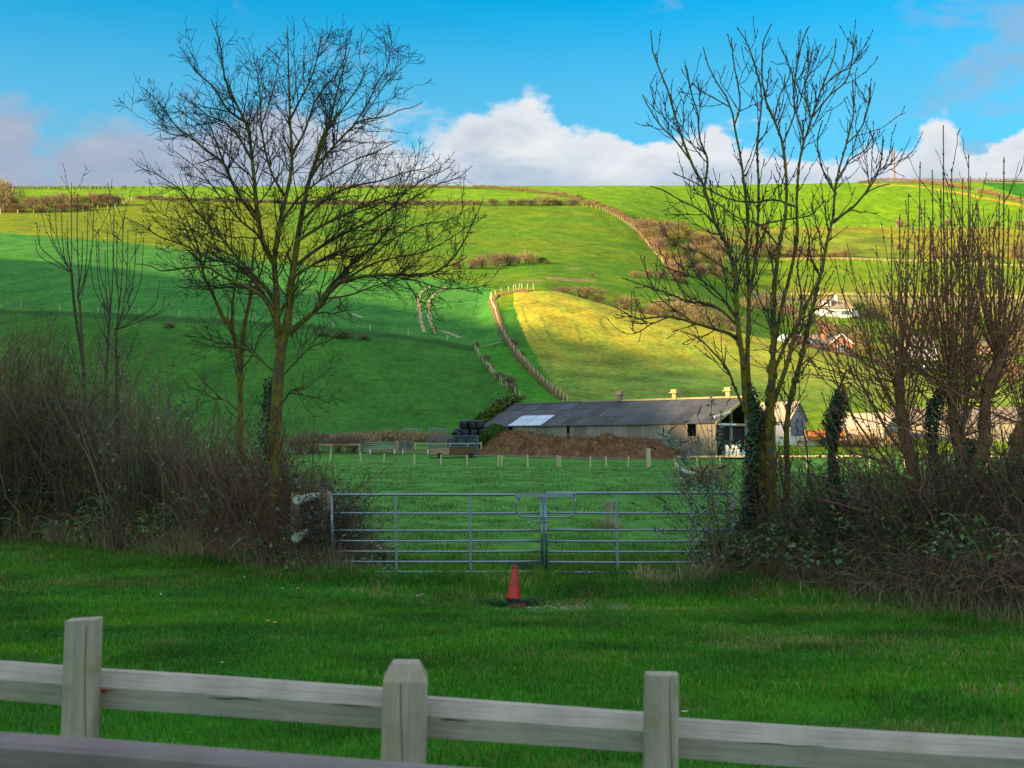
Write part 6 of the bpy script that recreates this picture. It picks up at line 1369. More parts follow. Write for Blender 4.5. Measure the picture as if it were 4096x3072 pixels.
GL = leaf_gate('field_gate', 'left leaf of the galvanised tubular double gate, partly hidden by bramble', 1322, 2168, [1979, 2052, 2121, 2163, 2205, 2246, 2287], [1583, 1879], 2164, 2297)
GR = leaf_gate('field_gate', 'right leaf of the galvanised tubular double gate, beside the buddleia', 2182, 2935, [1972, 2051, 2119, 2164, 2206, 2248, 2289], [2465, 2764], 2180, 2298)
o = np.array(GL.location); p, q = gz(1326, 1975), gz(1333, 2290); b = MB(); b.tube([p - o, q - o], .021, 10); b.build('hinge_stile', m_tubez, GL, (0, 0, 0), smooth=True)
o = np.array(GR.location); p, q = gz(2930, 1970), gz(2937, 2290); b = MB(); b.tube([p - o, q - o], .021, 10); b.build('hinge_stile', m_tubez, GR, (0, 0, 0), smooth=True)
# throw-over loop and flat latch bar over the two leaves
root = empty('gate_loop', gz(2180, 1980)); tag(root, 'throw over loop latch of bent tube joining the two gate leaves', 'latch'); o = np.array(root.location); off = np.array([0, -.05, 0])
path = [(2064, 1986), (2065, 2015), (2067, 2040), (2073, 2055), (2084, 2065), (2100, 2068), (2180, 2068), (2262, 2068), (2280, 2064), (2293, 2054), (2299, 2038), (2300, 2010), (2300, 1986)]
b = MB(); b.tube(np.array([gz(*p_) + off - o for p_ in path]), .013, 10); b.build('hoop', m_tubez, root, (0, 0, 0), smooth=True)
b = MB(); b.bar(gz(2060, 1980) + off * 1.2 - o, gz(2304, 1979) + off * 1.2 - o, .012, .058); b.build('flat_bar', m_galv, root, (0, 0, 0))
b = MB(); b.box(gz(2075, 1995) + off * 1.3 - o, (.045, .012, .05)); b.build('eye_plate', m_galv, root, (0, 0, 0))
for px, py in ((2295, 1979), (2075, 1996)):
    b = MB(); c = gz(px, py) + off * 1.5 - o; b.tube([c, c - [0, .012, 0]], .012, 10); b.build('bolt', m_dark, root, (0, 0, 0))
for px in (2165, 2180):
    b = MB(); c = gz(px, 1971) + off - o; b.lathe([(0, -.02), (.018, -.02), (.02, .0), (.012, .014), (0, .016)], 10, c); b.build('cap', m_steelb, root, (0, 0, 0))
root = empty('drop_bolt', gz(2150, 2087)); tag(root, 'bent sliding bolt between the two gate leaves below the loop', 'bolt'); o = np.array(root.location)
b = MB(); b.tube(np.array([gz(2110, 2104), gz(2118, 2095), gz(2126, 2088), gz(2136, 2086), gz(2160, 2086), gz(2192, 2088)]) + off * .7 - o, .009, 8); b.build('rod', m_tubez, root, (0, 0, 0), smooth=True)
b = MB(); b.bar(gz(2132, 2070) + off * .7 - o, gz(2134, 2118) + off * .7 - o, .004, .004); b.build('wire', m_wire, root, (0, 0, 0))

m_gpost = simple('greenish_post_wood', (.30, .25, .14), .35, 9, .9, tint=False, stretch=(3, 3, .5), bump=.4)
m_strip = simple('peeled_pole', (.56, .58, .50), .25, 6, .8, tint=False, stretch=(1, 1, 1), bump=.3)
def gpost(px, py0, py1, wpx, d, name, label, mat=m_gpost, square=False, lean=0, cat='post', group=None):
    a = at(px, py1, d); t_ = at(px + lean, py0, d); a[2] = min(a[2], float(ground(a[0], d)) - .1); r = wpx * d / FPX / 2; b = MB()
    if square: b.bar(np.zeros(3), t_ - a, 2 * r, 2 * r)
    else: b.tube([np.zeros(3), (t_ - a) * .985, t_ - a], [r, r, r * .86], 14)
    o = b.build(name, mat, None, a); tag(o, label, cat, group); return o
gpost(1182, 1972, 2275, 38, 19.15, 'fence_post', 'round ivy wrapped post with two stub rails, left of the gate')
gpost(1300, 1966, 2275, 46, 18.9, 'gate_post', 'broad grey hanging post of the left gate leaf, half hidden in bramble', m_wood, lean=2)
gpost(2915, 2128, 2340, 30, 18.25, 'gate_post', 'squat mossy post at the hinge end of the right gate leaf', square=True)
gpost(2945, 2122, 2360, 34, 18.0, 'fence_post', 'mossy post with ivy beside the buddleia, right of the gate', square=True)
for (p0, p1, lab) in (((1188, 2000), (1268, 1985), 'upper pale peeled stub rail left of the gate'), ((1180, 2155), (1270, 2108), 'lower pale peeled stub rail left of the gate')):
    a, c = at(*p0, 18.5), at(*p1, 19.1); b = MB(); b.tube([a * 0, (c - a)], [.066, .06], 14); o = b.build('stub_rail', m_strip, None, a, smooth=False); tag(o, lab, 'rail', 'peeled stub rails by the gate')
gpost(157, 1882, 2060, 40, 25.9, 'fence_post', 'old square timber post in the bramble under the left hawthorns', m_gpost, True, lean=10)
gpost(2434, 2002, 2150, 29, 29.0, 'strainer_post', 'weathered timber post standing in the field behind the right gate leaf', m_gpost, lean=2)
p = np.array([at(2434, 2010, 29.0)[0], 29.0, 0.]); b = MB(); zc_ = at(2434, 2014, 29)[2]
for k in range(3): b.tube([p + [.085 * math.cos(t_), .085 * math.sin(t_), zc_ + k * .014] for t_ in np.linspace(0, 6.28, 17)], .006, 5)
o = b.build('wire_binding', m_wire, bpy.data.objects['strainer_post']); o.location = -bpy.data.objects['strainer_post'].location

# traffic cone
m_cone, t = new_mat('worn_orange_plastic')
tc = t.n('ShaderNodeTexCoord').outputs['Object']; n = t.noise(t.mapping(tc, (1, 1, .4)), 14, 6, .65); n2 = t.noise(tc, 5, 4, .6)
zsep = t.n('ShaderNodeSeparateXYZ'); t.L.new(tc, zsep.inputs[0]); band = t.n('ShaderNodeMapRange', interpolation_type='SMOOTHSTEP', i_0=t.math('ADD', zsep.outputs[2], t.math('MULTIPLY', n2, .05)), i_1=.20, i_2=.25).outputs[0]
c = t.mix(band, (.52, .022, .006), (.36, .022, .009)); dirt = t.n('ShaderNodeMapRange', i_0=n, i_1=.62, i_2=.80).outputs[0]
c = t.mix(t.math('MULTIPLY', dirt, .45), c, (.25, .12, .08)); finish(t, c, .38, n, .15, .01, .5)
pc = hit(2053, 2398, 8, 30) if False else None
dc = 15.3; x_ = uv(2053, 2390)[0] * dc; cone = empty('traffic_cone', (x_, dc, float(ground(x_, dc)) + .035), .25); tag(cone, 'worn orange traffic cone with a tilted black base in front of the gate', 'traffic cone')
cone.rotation_euler = (math.radians(-3), math.radians(3.5), .3)
b = MB(); prof = [(.100, .05), (.091, .075), (.084, .12), (.036, .415), (.034, .418), (.036, .424), (.034, .450), (.030, .462), (.022, .462), (.022, .40)]
b.lathe(prof, 28); b.build('body', m_cone, cone, (0, 0, 0), smooth=True)
b = MB(); oc = [(.112 * sx + .0, .112 * sy) for sx, sy in ((1, .62), (.62, 1), (-.62, 1), (-1, .62), (-1, -.62), (-.62, -1), (.62, -1), (1, -.62))]
b.add([(x_, y_, z_) for z_, k_ in ((0, 1.0), (.06, 1.0), (.075, .94)) for x_, y_ in [(a_ * k_, c_ * k_) for a_, c_ in oc]], [np.array([[i + r_ * 8, (i + 1) % 8 + r_ * 8, (i + 1) % 8 + 8 + r_ * 8, i + 8 + r_ * 8] for r_ in (0, 1) for i in range(8)]), np.array([list(range(16, 24))])])
o = b.build('base', m_rubber, cone, (.045, -.02, -.01)); o.rotation_euler = (.05, .10, .2)

# ------------------------------------------------------------------ timber fence in front of the lens
def wood_mat(name, base, dark, scale=1.0, grain=(1, 26, 26), algae=.5):
    m, t = new_mat(name); tc = t.n('ShaderNodeTexCoord').outputs['Object']; a = t.n('ShaderNodeAttribute', attribute_name='tint').outputs['Color']
    v = t.mapping(tc, grain); g1 = t.noise(v, 1.6 * scale, 8, .68, .8); g2 = t.noise(v, 6 * scale, 5, .6); bl = t.noise(tc, 4.0, 5, .6); al = t.noise(tc, 7.0, 6, .65)
    c = t.mix(g1, dark, base); c = t.mix(1.0, c, t.math('ADD', t.math('MULTIPLY', g2, .5), t.math('ADD', t.math('MULTIPLY', bl, 1.1), .22)), 'MULTIPLY')
    wm = t.n('ShaderNodeMapRange', interpolation_type='SMOOTHSTEP', i_0=t.noise(v, .9, 3, .5), i_1=.48, i_2=.66).outputs[0]; c = t.mix(t.math('MULTIPLY', wm, .45), c, tuple(q_ * .8 for q_ in (base[0] * .95, base[1] * .80, base[2] * .62)))
    am = t.n('ShaderNodeMapRange', interpolation_type='SMOOTHSTEP', i_0=al, i_1=.52, i_2=.70).outputs[0]; c = t.mix(t.math('MULTIPLY', am, algae), c, (.22, .21, .07))
    vor = t.n('ShaderNodeTexVoronoi', feature='F1'); vor.inputs['Scale'].default_value = 2.1; t.L.new(t.mapping(tc, (1, 1.6, 1.6)), vor.inputs['Vector']); kn = t.n('ShaderNodeMapRange', interpolation_type='SMOOTHSTEP', i_0=vor.outputs['Distance'], i_1=.085, i_2=.02).outputs[0]
    c = t.mix(t.math('MULTIPLY', kn, .85), c, (.12, .075, .045)); c = t.mix(1.0, c, a, 'MULTIPLY')
    finish(t, c, .85, g1, .5, .004, .25); return m
m_frail = wood_mat('grey_rail_timber', (.60, .505, .455), (.20, .16, .135), algae=.2)
m_fpost = wood_mat('grey_post_timber', (.54, .46, .37), (.18, .145, .11), grain=(26, 26, 1), algae=.65)
m_fdark = wood_mat('dark_weathered_timber', (.30, .24, .24), (.10, .07, .07), algae=.1)
m_crack = simple('timber_crack', (.05, .035, .025), .2, 20, .95, tint=False)
m_rustst = simple('rust_stain', (.28, .07, .012), .3, 30, .9, tint=False)
FD = [(-700, 4.95), (0, 4.62), (1598, 4.32), (2625, 4.12), (4096, 3.92), (4900, 3.8)]
def fd(px): return line_at(FD, px)
ftop = [(-700, 2606), (0, 2655), (1598, 2792), (2630, 2877), (4096, 2985), (4900, 3050)]; fbot = [(-700, 2750), (0, 2799), (1598, 2944), (2630, 3024), (4096, 3150), (4900, 3216)]
root = empty('timber_fence', at(1598, 2792, 4.3) * [1, 1, 0]); tag(root, 'weathered grey post and rail fence running across the foreground', 'fence'); fo = np.array(root.location)
for k, (a_, b_) in enumerate(((-700, 302), (302, 1598), (1598, 2630), (2630, 4900))):
    q0, q1 = (at(p_, line_at(ftop, p_), fd(p_) + .075) for p_ in (a_, b_)); w0, w1 = (at(p_, line_at(fbot, p_), fd(p_) + .075) for p_ in (a_, b_))
    n_ = 9; Lr = np.linalg.norm(q1 - q0); ex = (q1 - q0) / Lr; up_ = w0 * 0 + (q0 - w0); h0 = np.linalg.norm(q0 - w0); h1 = np.linalg.norm(q1 - w1)
    r_ = empty('tmp', (0, 0, 0)); bpy.data.objects.remove(r_)
    back = np.array([-ex[1], ex[0], 0]); back /= np.linalg.norm(back)
    if back[1] < 0: back = -back
    V = []; xs = np.linspace(0, Lr, 24)
    for i, x__ in enumerate(xs):
        h = h0 + (h1 - h0) * x__ / Lr; wv = .004 * math.sin(x__ * 2.3 + k) 
        for bx_, z_ in ((-.012, -1), (-.026, -.42), (-.026 , -.40), (.010, -.012), (.018, 0), (.05, 0), (.055, -.02), (.055, -.98), (.05, -1)):
            V.append([x__, bx_ + wv * .5, z_ * h + wv])
    V = np.array(V); m_ = 9; i = np.arange(23)[:, None] * m_; j = np.arange(m_)[None]; jn = (j + 1) % m_
    F = np.stack([i + j, i + m_ + j, i + m_ + jn, i + jn], -1).reshape(-1, 4); caps = [np.arange(m_)[None], (np.arange(m_) + 23 * m_)[::-1][None]]
    o = link('rail', mesh_from('rail', V, [F] + caps, np.tile(np.ones(3) * [.95, 1.0, 1.06, .98][k], (len(V), 1))), m_frail, root)
    M = Matrix(((ex[0], back[0], 0, q0[0] - fo[0]), (ex[1], back[1], 0, q0[1] - fo[1]), (ex[2], back[2], 1, q0[2]), (0, 0, 0, 1))); o.matrix_local = M
    cr = MB()
    for x0, x1, zz_ in [[], [(1.05 * .48, 1.05 * .66, -.5), (.93, 1.08, -.46)], [(.2, .33, -.5)], [(.25, .62, -.48), (.75, .8, -.55)]][k]:
        sx = np.linspace(x0, x1, 9) * (Lr / 1.15 if k < 3 else 1.0); P_ = np.stack([sx, -.0275 + 0 * sx, (zz_ + .03 * (sx - sx[0])) * h0 * .9 + .003 * np.sin(sx * 40)], 1); P_[:, 2] = np.clip(P_[:, 2], -.98 * h0, -.43 * h0); P_[:, 1] = -.012 - .014 * (1 + P_[:, 2] / h0) / .58 - .0005
        cr.tube(P_, np.array([.0006, .0016, .002, .0022, .002, .0018, .0014, .001, .0004]) * 1.1, 6)
    if cr.n: c_ = cr.build('split', m_crack, o); c_.location = (0, 0, 0)
    if k == 1:
        rs = MB(); hz = h0
        rs.poly([(.088, -.0265, -.43 * hz), (.15, -.0272, -.428 * hz), (.205, -.0272, -.425 * hz), (.165, -.0272, -.45 * hz), (.14, -.027, -.50 * hz), (.135, -.0262, -.56 * hz), (.125, -.0266, -.50 * hz), (.088, -.0266, -.50 * hz)]); rs.build('rust_stain', m_rustst, o, (0, 0, 0))
def fpost(px, pyt, wpx, shape, lab):
    d = fd(px) - .03; tpt = at(px, pyt, d); w_ = wpx * d / FPX; g0 = float(ground(tpt[0], d)); H_ = tpt[2] - g0 + .3
    b = MB(); zt = H_
    if shape == 'chamfer':
        hw = w_ / 2; c_ = .006; ring = lambda s_, z_: [(hw * s_ - c_, -hw * s_, z_), (hw * s_, -hw * s_ + c_, z_), (hw * s_, hw * s_ - c_, z_), (hw * s_ - c_, hw * s_, z_), (-hw * s_ + c_, hw * s_, z_), (-hw * s_, hw * s_ - c_, z_), (-hw * s_, -hw * s_ + c_, z_), (-hw * s_ + c_, -hw * s_, z_)]
        rings = [ring(1, 0), ring(1, zt - .062), ring(.985, zt - .055), ring(.62, zt - .002), ring(.58, zt)]
    elif shape == 'halfround':
        a_ = np.linspace(PI, 2 * PI, 13); hw = w_ / 2; base = [(hw * math.cos(t_), hw * .62 * math.sin(t_)) for t_ in a_] + [(hw, hw * .9), (-hw, hw * .9)]
        rings = [[(x_ * s_, y_ * s_, z_) for x_, y_ in base] for s_, z_ in ((1, 0), (1, zt - .006), (.965, zt))]
    else:
        hw = w_ / 2; base = [(hw * .94, -hw * .8), (hw, -hw * .7), (hw, hw * .75), (-hw, hw * .75), (-hw, -hw * .7), (-hw * .94, -hw * .8)]
        rings = [[(x_ * s_, y_ * s_, z_ + (.004 * x_ / hw if z_ > .1 else 0)) for x_, y_ in base] for s_, z_ in ((1, 0), (1, zt - .004), (.975, zt))]
    m_ = len(rings[0]); V = np.array([p_ for r_ in rings for p_ in r_]); K_ = len(rings); i = np.arange(K_ - 1)[:, None] * m_; j = np.arange(m_)[None]; jn = (j + 1) % m_
    F = np.stack([i + j, i + jn, i + m_ + jn, i + m_ + j], -1).reshape(-1, 4)
    o = link('post', mesh_from('post', V, [F, (np.arange(m_) + (K_ - 1) * m_)[None]], np.ones((len(V), 3))), m_fpost, root); o.location = np.array([tpt[0], d, g0 - .3]) - fo; o['label'] = lab
    o.rotation_euler = (0, math.radians(1.0), math.radians(3))
    cr = MB(); s_ = -hw * (.63 if shape == 'halfround' else (1.0 if shape == 'chamfer' else .8)) - .0002
    xk = {'chamfer': -.012, 'halfround': .02, 'flat': hw * .42}[shape]; zs = np.linspace(zt - (.06 if shape == 'chamfer' else .02), zt - .5, 12)
    yk = s_ if shape != 'halfround' else -.62 * math.sqrt(max(hw * hw - xk * xk, 0)) - .0002
    cr.tube(np.stack([xk + .004 * np.sin(zs * 9) + (zt - zs) * .02, np.full(12, yk), zs], 1), .0013, 5); cr.build('split', m_crack, o, (0, 0, 0)); return o
fpost(308, 2475, 124, 'flat', 'square sawn post with two knots'); fpost(1598, 2645, 174, 'chamfer', 'thick post with a four way bevelled top'); fpost(2624, 2695, 131, 'halfround', 'round fronted post with green algae streaks')
# darker rail close to the lens
root = empty('dark_rail_fence', at(0, 3000, 3.0) * [1, 1, 0]); tag(root, 'dark weathered timber rail close to the camera, low on the left', 'fence'); fo = np.array(root.location)
a, c = at(-500, 2940, 3.02), at(2700, 3250, 2.66); b = MB(); ex = unit(c - a); L_ = float(np.linalg.norm(c - a)); back = unit(np.array([-ex[1], ex[0], 0.]))
V = []; xs = np.linspace(0, L_, 30)
for x__ in xs:
    for bx_, z_ in ((0, -.14), (0, -.012), (.012, 0), (.085, .004), (.097, -.006), (.097, -.14)): V.append([x__, bx_ + .002 * math.sin(x__ * 3), z_ + .003 * math.sin(x__ * 2 + 1)])
V = np.array(V); i = np.arange(29)[:, None] * 6; j = np.arange(6)[None]; jn = (j + 1) % 6
o = link('rail', mesh_from('rail', V, [np.stack([i + j, i + 6 + j, i + 6 + jn, i + jn], -1).reshape(-1, 4), np.arange(6)[None], (np.arange(6) + 29 * 6)[::-1][None]], np.ones((len(V), 3))), m_fdark, root)
o.matrix_local = Matrix(((ex[0], back[0], 0, a[0] - fo[0]), (ex[1], back[1], 0, a[1] - fo[1]), (ex[2], 0, 1, a[2]), (0, 0, 0, 1)))
for f_ in (.12, .95):
    q = a + (c - a) * f_; b = MB(); b.box((q[0] + back[0] * .15 - fo[0], q[1] + back[1] * .15 - fo[1], q[2] / 2 - .12), (.12, .1, q[2] + .1)); b.build('post', m_fdark, root, (0, 0, 0))

# ------------------------------------------------------------------ grass
m_grass, t = new_mat('grass_blade'); a = t.n('ShaderNodeAttribute', attribute_name='tint').outputs['Color']; finish(t, a, .62, spec=.35, translucent=.25)
def blades(x, y, h, wd, lean, col, tip=1.25):
    n = len(x); z = ground(x, y) - .005; th = rng.uniform(0, 2 * PI, n); sd = np.stack([np.cos(th), np.sin(th), 0 * th], 1); ph = rng.uniform(0, 2 * PI, n); ld = np.stack([np.cos(ph), np.sin(ph), 0 * ph], 1)
    b = np.stack([x, y, z], 1); up = np.array([0, 0, 1.]); hh = h[:, None]; ln = lean[:, None]; w2 = wd[:, None] / 2
    m_ = b + up * hh * .55 + ld * ln * hh * .28; tp = b + up * hh * (1 - .35 * ln) + ld * ln * hh * .95
    V = np.stack([b - sd * w2, b + sd * w2, m_ + sd * w2 * .8, m_ - sd * w2 * .8, tp], 1).reshape(-1, 3); k = np.arange(n)[:, None] * 5
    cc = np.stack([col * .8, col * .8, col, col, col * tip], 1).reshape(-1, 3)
    return V, k + np.array([[0, 1, 2, 3]]), k + np.array([[3, 2, 4]]), cc
def gcol(x, y, n, seed, dryb=.0):
    g = np.array([(.034, .20, .007), (.055, .23, .008), (.022, .14, .012), (.085, .24, .006), (.034, .17, .030)])[rng.choice(5, n, p=[.32, .24, .2, .14, .10])]
    pt = vnoise(x / 1.1, y / .55, seed) * .55 + vnoise(x / .35, y / .25, seed + 1) * .45 + vnoise(x / 3.5, y / 1.6, seed + 2) * .5
    dry = rng.random(n) < np.clip((pt - .18) * .85 + dryb, .015, .6); s = np.array([(.30, .22, .07), (.22, .19, .05), (.40, .31, .13)])[rng.integers(0, 3, n)]
    warm = np.clip(.5 + .7 * vnoise(x / 2.3, y / 1.0, seed + 9) + .3 * vnoise(x / .6, y / .4, seed + 10), 0, 1)[:, None]; g = g * (1 - warm) + g * np.array([2.0, 1.22, .6]) * warm
    c = np.where(dry[:, None], s, g) * (1 + .22 * rng.normal(size=(n, 1))); return np.clip(c * (.90 + .40 * vnoise(x / .9, y / .5, seed + 7))[:, None], .004, .8), dry
def lawn(n, y0, y1, hmul, wmul):
    y = np.sqrt(rng.uniform(y0 ** 2, y1 ** 2, n)); x = rng.uniform(-1, 1, n) * (.52 * y + 2.2)
    c, dry = gcol(x, y, n, 301); cl = vnoise(x / .5, y / .38, 320) * .5 + vnoise(x / .17, y / .15, 321) * .5
    h = (.045 + .035 * np.clip(cl + .4, 0, 1.4)) * rng.uniform(.6, 1.3, n) * hmul; near_hedge = np.clip((y - line_at([(-12, 27.5), (-8.9, 23.5), (-4, 20), (-2.6, 18.4), (0, 17.2), (3, 16.6), (4.6, 14.6), (6, 13)], x) + 1.6) / 1.4, 0, 1)
    h = h * (1 + 2.0 * near_hedge)
    worn = ((x - .42) / .55) ** 2 + ((y - 14.7) / .42) ** 2 + .5 * vnoise(x / .2, y / .2, 333); worn2 = ((x + 1.25) / .4) ** 2 + ((y - 16.1) / .25) ** 2 + .5 * vnoise(x / .2, y / .2, 334); cone_ = ((x - .05) / .36) ** 2 + ((y - 14.85) / .55) ** 2
    k = ~(((worn < .9) | (worn2 < .8)) & (rng.random(n) < .8)); h = np.where(cone_ < 1, h * .38, h); x, y, h, c = x[k], y[k], h[k], c[k]; n = len(x)
    return blades(x, y, h, rng.uniform(.003, .0055, n) * wmul, rng.uniform(.1, .9, n), c)
parts = [lawn(135000, 4.2, 8.5, 1.0, .95), lawn(225000, 8.5, 14.5, 1.15, 1.35), lawn(130000, 14.5, 20.5, 1.25, 1.9)]
nL = 26000; y = rng.uniform(19.5, 27.5, nL); u0 = rng.uniform(-.47, -.12, nL); x = u0 * y; k = y < np.interp(u0, [-.47, -.42, -.30, -.21, -.12], [27.5, 26.3, 23.2, 20.4, 19.6]); x, y = x[k], y[k]; c, _ = gcol(x, y, len(x), 301)
parts.append(blades(x, y, rng.uniform(.07, .17, len(x)), rng.uniform(.006, .010, len(x)), rng.uniform(.1, .8, len(x)), c))
V = np.concatenate([p_[0] for p_ in parts]); offs_ = np.cumsum([0] + [len(p_[0]) for p_ in parts[:-1]])
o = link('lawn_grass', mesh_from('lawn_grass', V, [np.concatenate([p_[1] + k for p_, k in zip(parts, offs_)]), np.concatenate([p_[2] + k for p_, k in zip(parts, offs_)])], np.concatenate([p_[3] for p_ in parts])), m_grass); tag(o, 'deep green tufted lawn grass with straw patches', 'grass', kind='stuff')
# rougher meadow beyond the gate: tussocks
def meadow(n, y0, y1, hm, wm):
    y = np.exp(rng.uniform(np.log(y0), np.log(y1), n)); x = rng.uniform(-.40, .62, n) * y
    ts = vnoise(x / 1.0, y / 1.5, 401) + .6 * vnoise(x / .45, y / .6, 402); keep = (ts > -.25); x, y, ts = x[keep], y[keep], ts[keep]; n = len(x)
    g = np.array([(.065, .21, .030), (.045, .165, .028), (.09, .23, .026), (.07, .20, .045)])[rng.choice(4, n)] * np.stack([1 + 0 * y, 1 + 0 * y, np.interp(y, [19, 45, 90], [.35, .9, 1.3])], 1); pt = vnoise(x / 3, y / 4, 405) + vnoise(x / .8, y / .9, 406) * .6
    dry = rng.random(n) < np.clip((pt - .5) * .4, .02, .35); c = np.where(dry[:, None], np.array([(.26, .22, .09)]), g) * (1 - .22 * np.clip(ts, 0, 1))[:, None] * (1 + .18 * rng.normal(size=(n, 1)))
    h = hm * (.5 + np.clip(ts, 0, 1.3)) * rng.uniform(.6, 1.3, n); return blades(x, y, h, wm * y / 20 * rng.uniform(.7, 1.3, n), rng.uniform(.15, .8, n), np.clip(c, .004, .7))
parts = [meadow(80000, 18.9, 34, .10, .007), meadow(60000, 34, 75, .12, .0085), meadow(35000, 75, 140, .16, .009)]
V = np.concatenate([p_[0] for p_ in parts]); offs_ = np.cumsum([0] + [len(p_[0]) for p_ in parts[:-1]])
o = link('meadow_grass', mesh_from('meadow_grass', V, [np.concatenate([p_[1] + k for p_, k in zip(parts, offs_)]), np.concatenate([p_[2] + k for p_, k in zip(parts, offs_)])], np.concatenate([p_[3] for p_ in parts])), m_grass); tag(o, 'rough tussocky field grass beyond the gate', 'grass', kind='stuff')
# individual tufts: dark rush clump by the gate middle, dry tufts by the right leaf
def tuft(px, d, n, hm, rr, col, label, cat='grass tuft', lean=(.3, 1.0), w_=.008):
    x0 = uv(px, 2300)[0] * d; r = np.sqrt(rng.random(n)) * rr; a_ = rng.uniform(0, 6.28, n); x = x0 + r * np.cos(a_); y = d + r * np.sin(a_)
    p_ = blades(x, y, hm * rng.uniform(.5, 1.1, n), np.full(n, w_), rng.uniform(*lean, n), np.clip(np.array(col) * (1 + .25 * rng.normal(size=(n, 1))), .005, .8))
    o = link('grass_tuft', mesh_from('grass_tuft', p_[0], [p_[1], p_[2]], p_[3]), m_grass); tag(o, label, cat); return o
tuft(2105, 18.7, 420, .34, .30, (.030, .10, .060), 'dark blue green grass tuft under the meeting gate leaves')
tuft(2160, 18.1, 160, .16, .16, (.035, .11, .05), 'short dark tuft at the foot of the gate stiles')
tuft(2590, 17.2, 150, .42, .22, (.42, .32, .16), 'tall straw coloured grass tuft before the right gate leaf')
tuft(2640, 16.8, 120, .34, .25, (.36, .29, .14), 'pale bent grass tuft left of the buddleia foot')
tuft(2800, 17.0, 220, .45, .40, (.36, .27, .15), 'dry grass clump at the foot of the buddleia')
tuft(1960, 15.2, 300, .15, .22, (.025, .11, .015), 'lush green tuft left of the traffic cone'); tuft(2120, 15.5, 260, .14, .20, (.04, .12, .02), 'lush green tuft right of the traffic cone')
tuft(2070, 14.8, 120, .09, .10, (.24, .10, .03), 'small reddish tuft at the foot of the traffic cone')
tuft(1360, 18.0, 420, .32, .5, (.05, .17, .02), 'tall green grass tuft in front of the left gate post'); tuft(1560, 17.7, 300, .24, .35, (.05, .18, .02), 'green grass tuft under the first brace of the left gate leaf')
tuft(3080, 16.6, 420, .30, .5, (.04, .15, .02), 'thick green tuft in front of the ivy on the ash'); tuft(2440, 28.8, 260, .34, .35, (.30, .24, .11), 'tan grass growing round the post in the field')
# stones in the gateway, lawn flowers
m_stone = simple('pale_flint', (.30, .28, .22), .25, 20, .8, tint=False)
def stone_mesh():
    b = MB(); b.lathe([(0, -.3), (.8, -.15), (1, .15), (.7, .5), (0, .62)], 8); o = b.build('stone', m_stone, colour=False); me = o.data; bpy.data.objects.remove(o)
    co = np.empty(len(me.vertices) * 3, np.float32); me.vertices.foreach_get('co', co); co += rng.normal(size=co.shape).astype(np.float32) * .12; me.vertices.foreach_set('co', co); return me
sm = [stone_mesh() for _ in range(3)]
for i in range(34):
    px, d = (random.gauss(2125, 45), random.gauss(14.75, .16)) if i < 16 else ((random.gauss(1655, 40), random.gauss(16.2, .15)) if i < 25 else (random.gauss(2240, 45), random.gauss(15.0, .12)))
    x = uv(px, 2400)[0] * d; o = link('stone', sm[i % 3]); s_ = random.uniform(.010, .024); o.location = (x, d, float(ground(x, d)) + .012); o.scale = (s_ * random.uniform(.8, 1.5), s_, s_); o.rotation_euler = (0, 0, random.uniform(0, 6))
    tag(o, 'small pale flint stone lying in the worn grass of the gateway', 'stone', 'flint stones in the gateway')
m_yel = simple('yellow_petal', (.85, .50, .01), .1, 30, .6, tint=False); m_petal = simple('white_petal', (.78, .78, .76), .08, 30, .6, tint=False); m_stem = simple('green_stem', (.05, .14, .02), .2, 20, .7, tint=False)
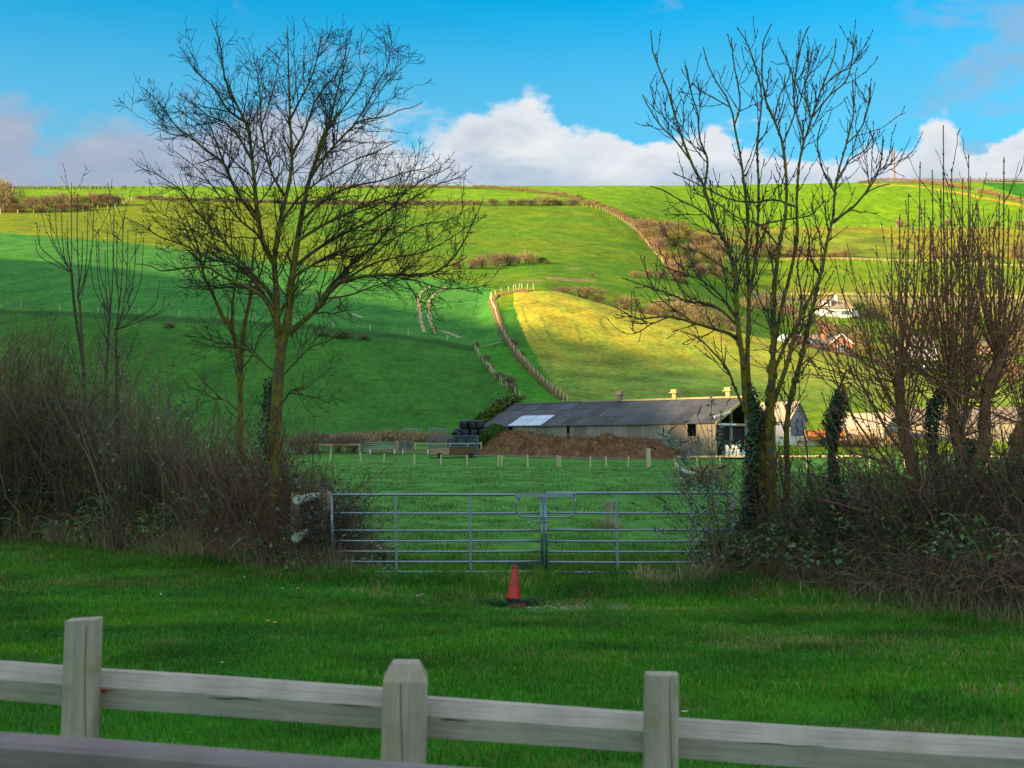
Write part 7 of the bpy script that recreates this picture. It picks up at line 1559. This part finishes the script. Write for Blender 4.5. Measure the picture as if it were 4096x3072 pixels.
def flower(px, py, hgt, r, mat, label, cat, group, n=10, ball=False):
    d = 8.0
    for _ in range(12): d = (CZ - float(ground(uv(px, py)[0] * d, d)) - hgt * .4) / -uv(px, py)[1]
    x = uv(px, py)[0] * d; root = empty('lawn_flower', (x, d, float(ground(x, d)))); tag(root, label, cat, group)
    b = MB(); b.tube([(0, 0, 0), (.004, 0, hgt * .6), (.002, .003, hgt)], .0022, 5); b.build('stem', m_stem, root, (0, 0, 0)); b = MB()
    if ball: b.lathe([(0, -r), (r * .7, -r * .7), (r, 0), (r * .7, r * .7), (0, r)], 10, (0, 0, hgt))
    else:
        for k in range(n): a_ = 6.283 * k / n; b.poly([(0, 0, hgt), (r * math.cos(a_ - .25), r * math.sin(a_ - .25), hgt + r * .35), (r * 1.1 * math.cos(a_), r * 1.1 * math.sin(a_), hgt + r * .3), (r * math.cos(a_ + .25), r * math.sin(a_ + .25), hgt + r * .35)])
    b.build('head', mat, root, (0, 0, 0))
flower(1073, 2508, .10, .021, m_yel, 'left of two yellow dandelion flowers on the lawn', 'flower', 'yellow lawn dandelions', 14); flower(1100, 2513, .09, .021, m_yel, 'right of two yellow dandelion flowers on the lawn', 'flower', 'yellow lawn dandelions', 14)
for px, py in ((978, 2335), (1130, 2382), (1192, 2381), (642, 2408)):
    flower(px, py, .15, .009, m_petal, 'pale dandelion clock on a thin stalk in the lawn', 'flower', 'dandelion clocks in the lawn', ball=True)
for px, py in ((888, 2662), (2732, 2862), (2745, 2862), (2990, 2560)):
    flower(px, py, .04, .012, m_petal, 'small white daisy in the lawn', 'flower', 'white daisies in the lawn', 10)
for px, py, r_, lab in ((2962, 2306, .05, 'cluster of white blossom beside the mossy gate posts'), (3012, 2405, .035, 'left small white blossom cluster at the foot of the right bank'), (3060, 2412, .035, 'right small white blossom cluster at the foot of the right bank')):
    d = 17.2 if r_ > .04 else 15.4; p = at(px, py, d); n = 26; P = p + rng.normal(size=(n, 3)) * r_ * .7
    V, F, Cc = leaves(P, rng.normal(size=(n, 3)) + [0, -1, .5], r_ * .55, np.ones((n, 3)), 1.0); root = empty('blossom', (p[0], d, float(ground(p[0], d)))); tag(root, lab, 'blossom')
    o = link('petals', mesh_from('petals', V, [F]), m_petal, root); o.location = -root.location; b = MB(); b.tube([(0, 0, 0), (.01, .02, (p[2] - root.location.z) * .5), (0, 0, p[2] - root.location.z)], .003, 5); b.build('stem', m_stem, root, (0, 0, 0))
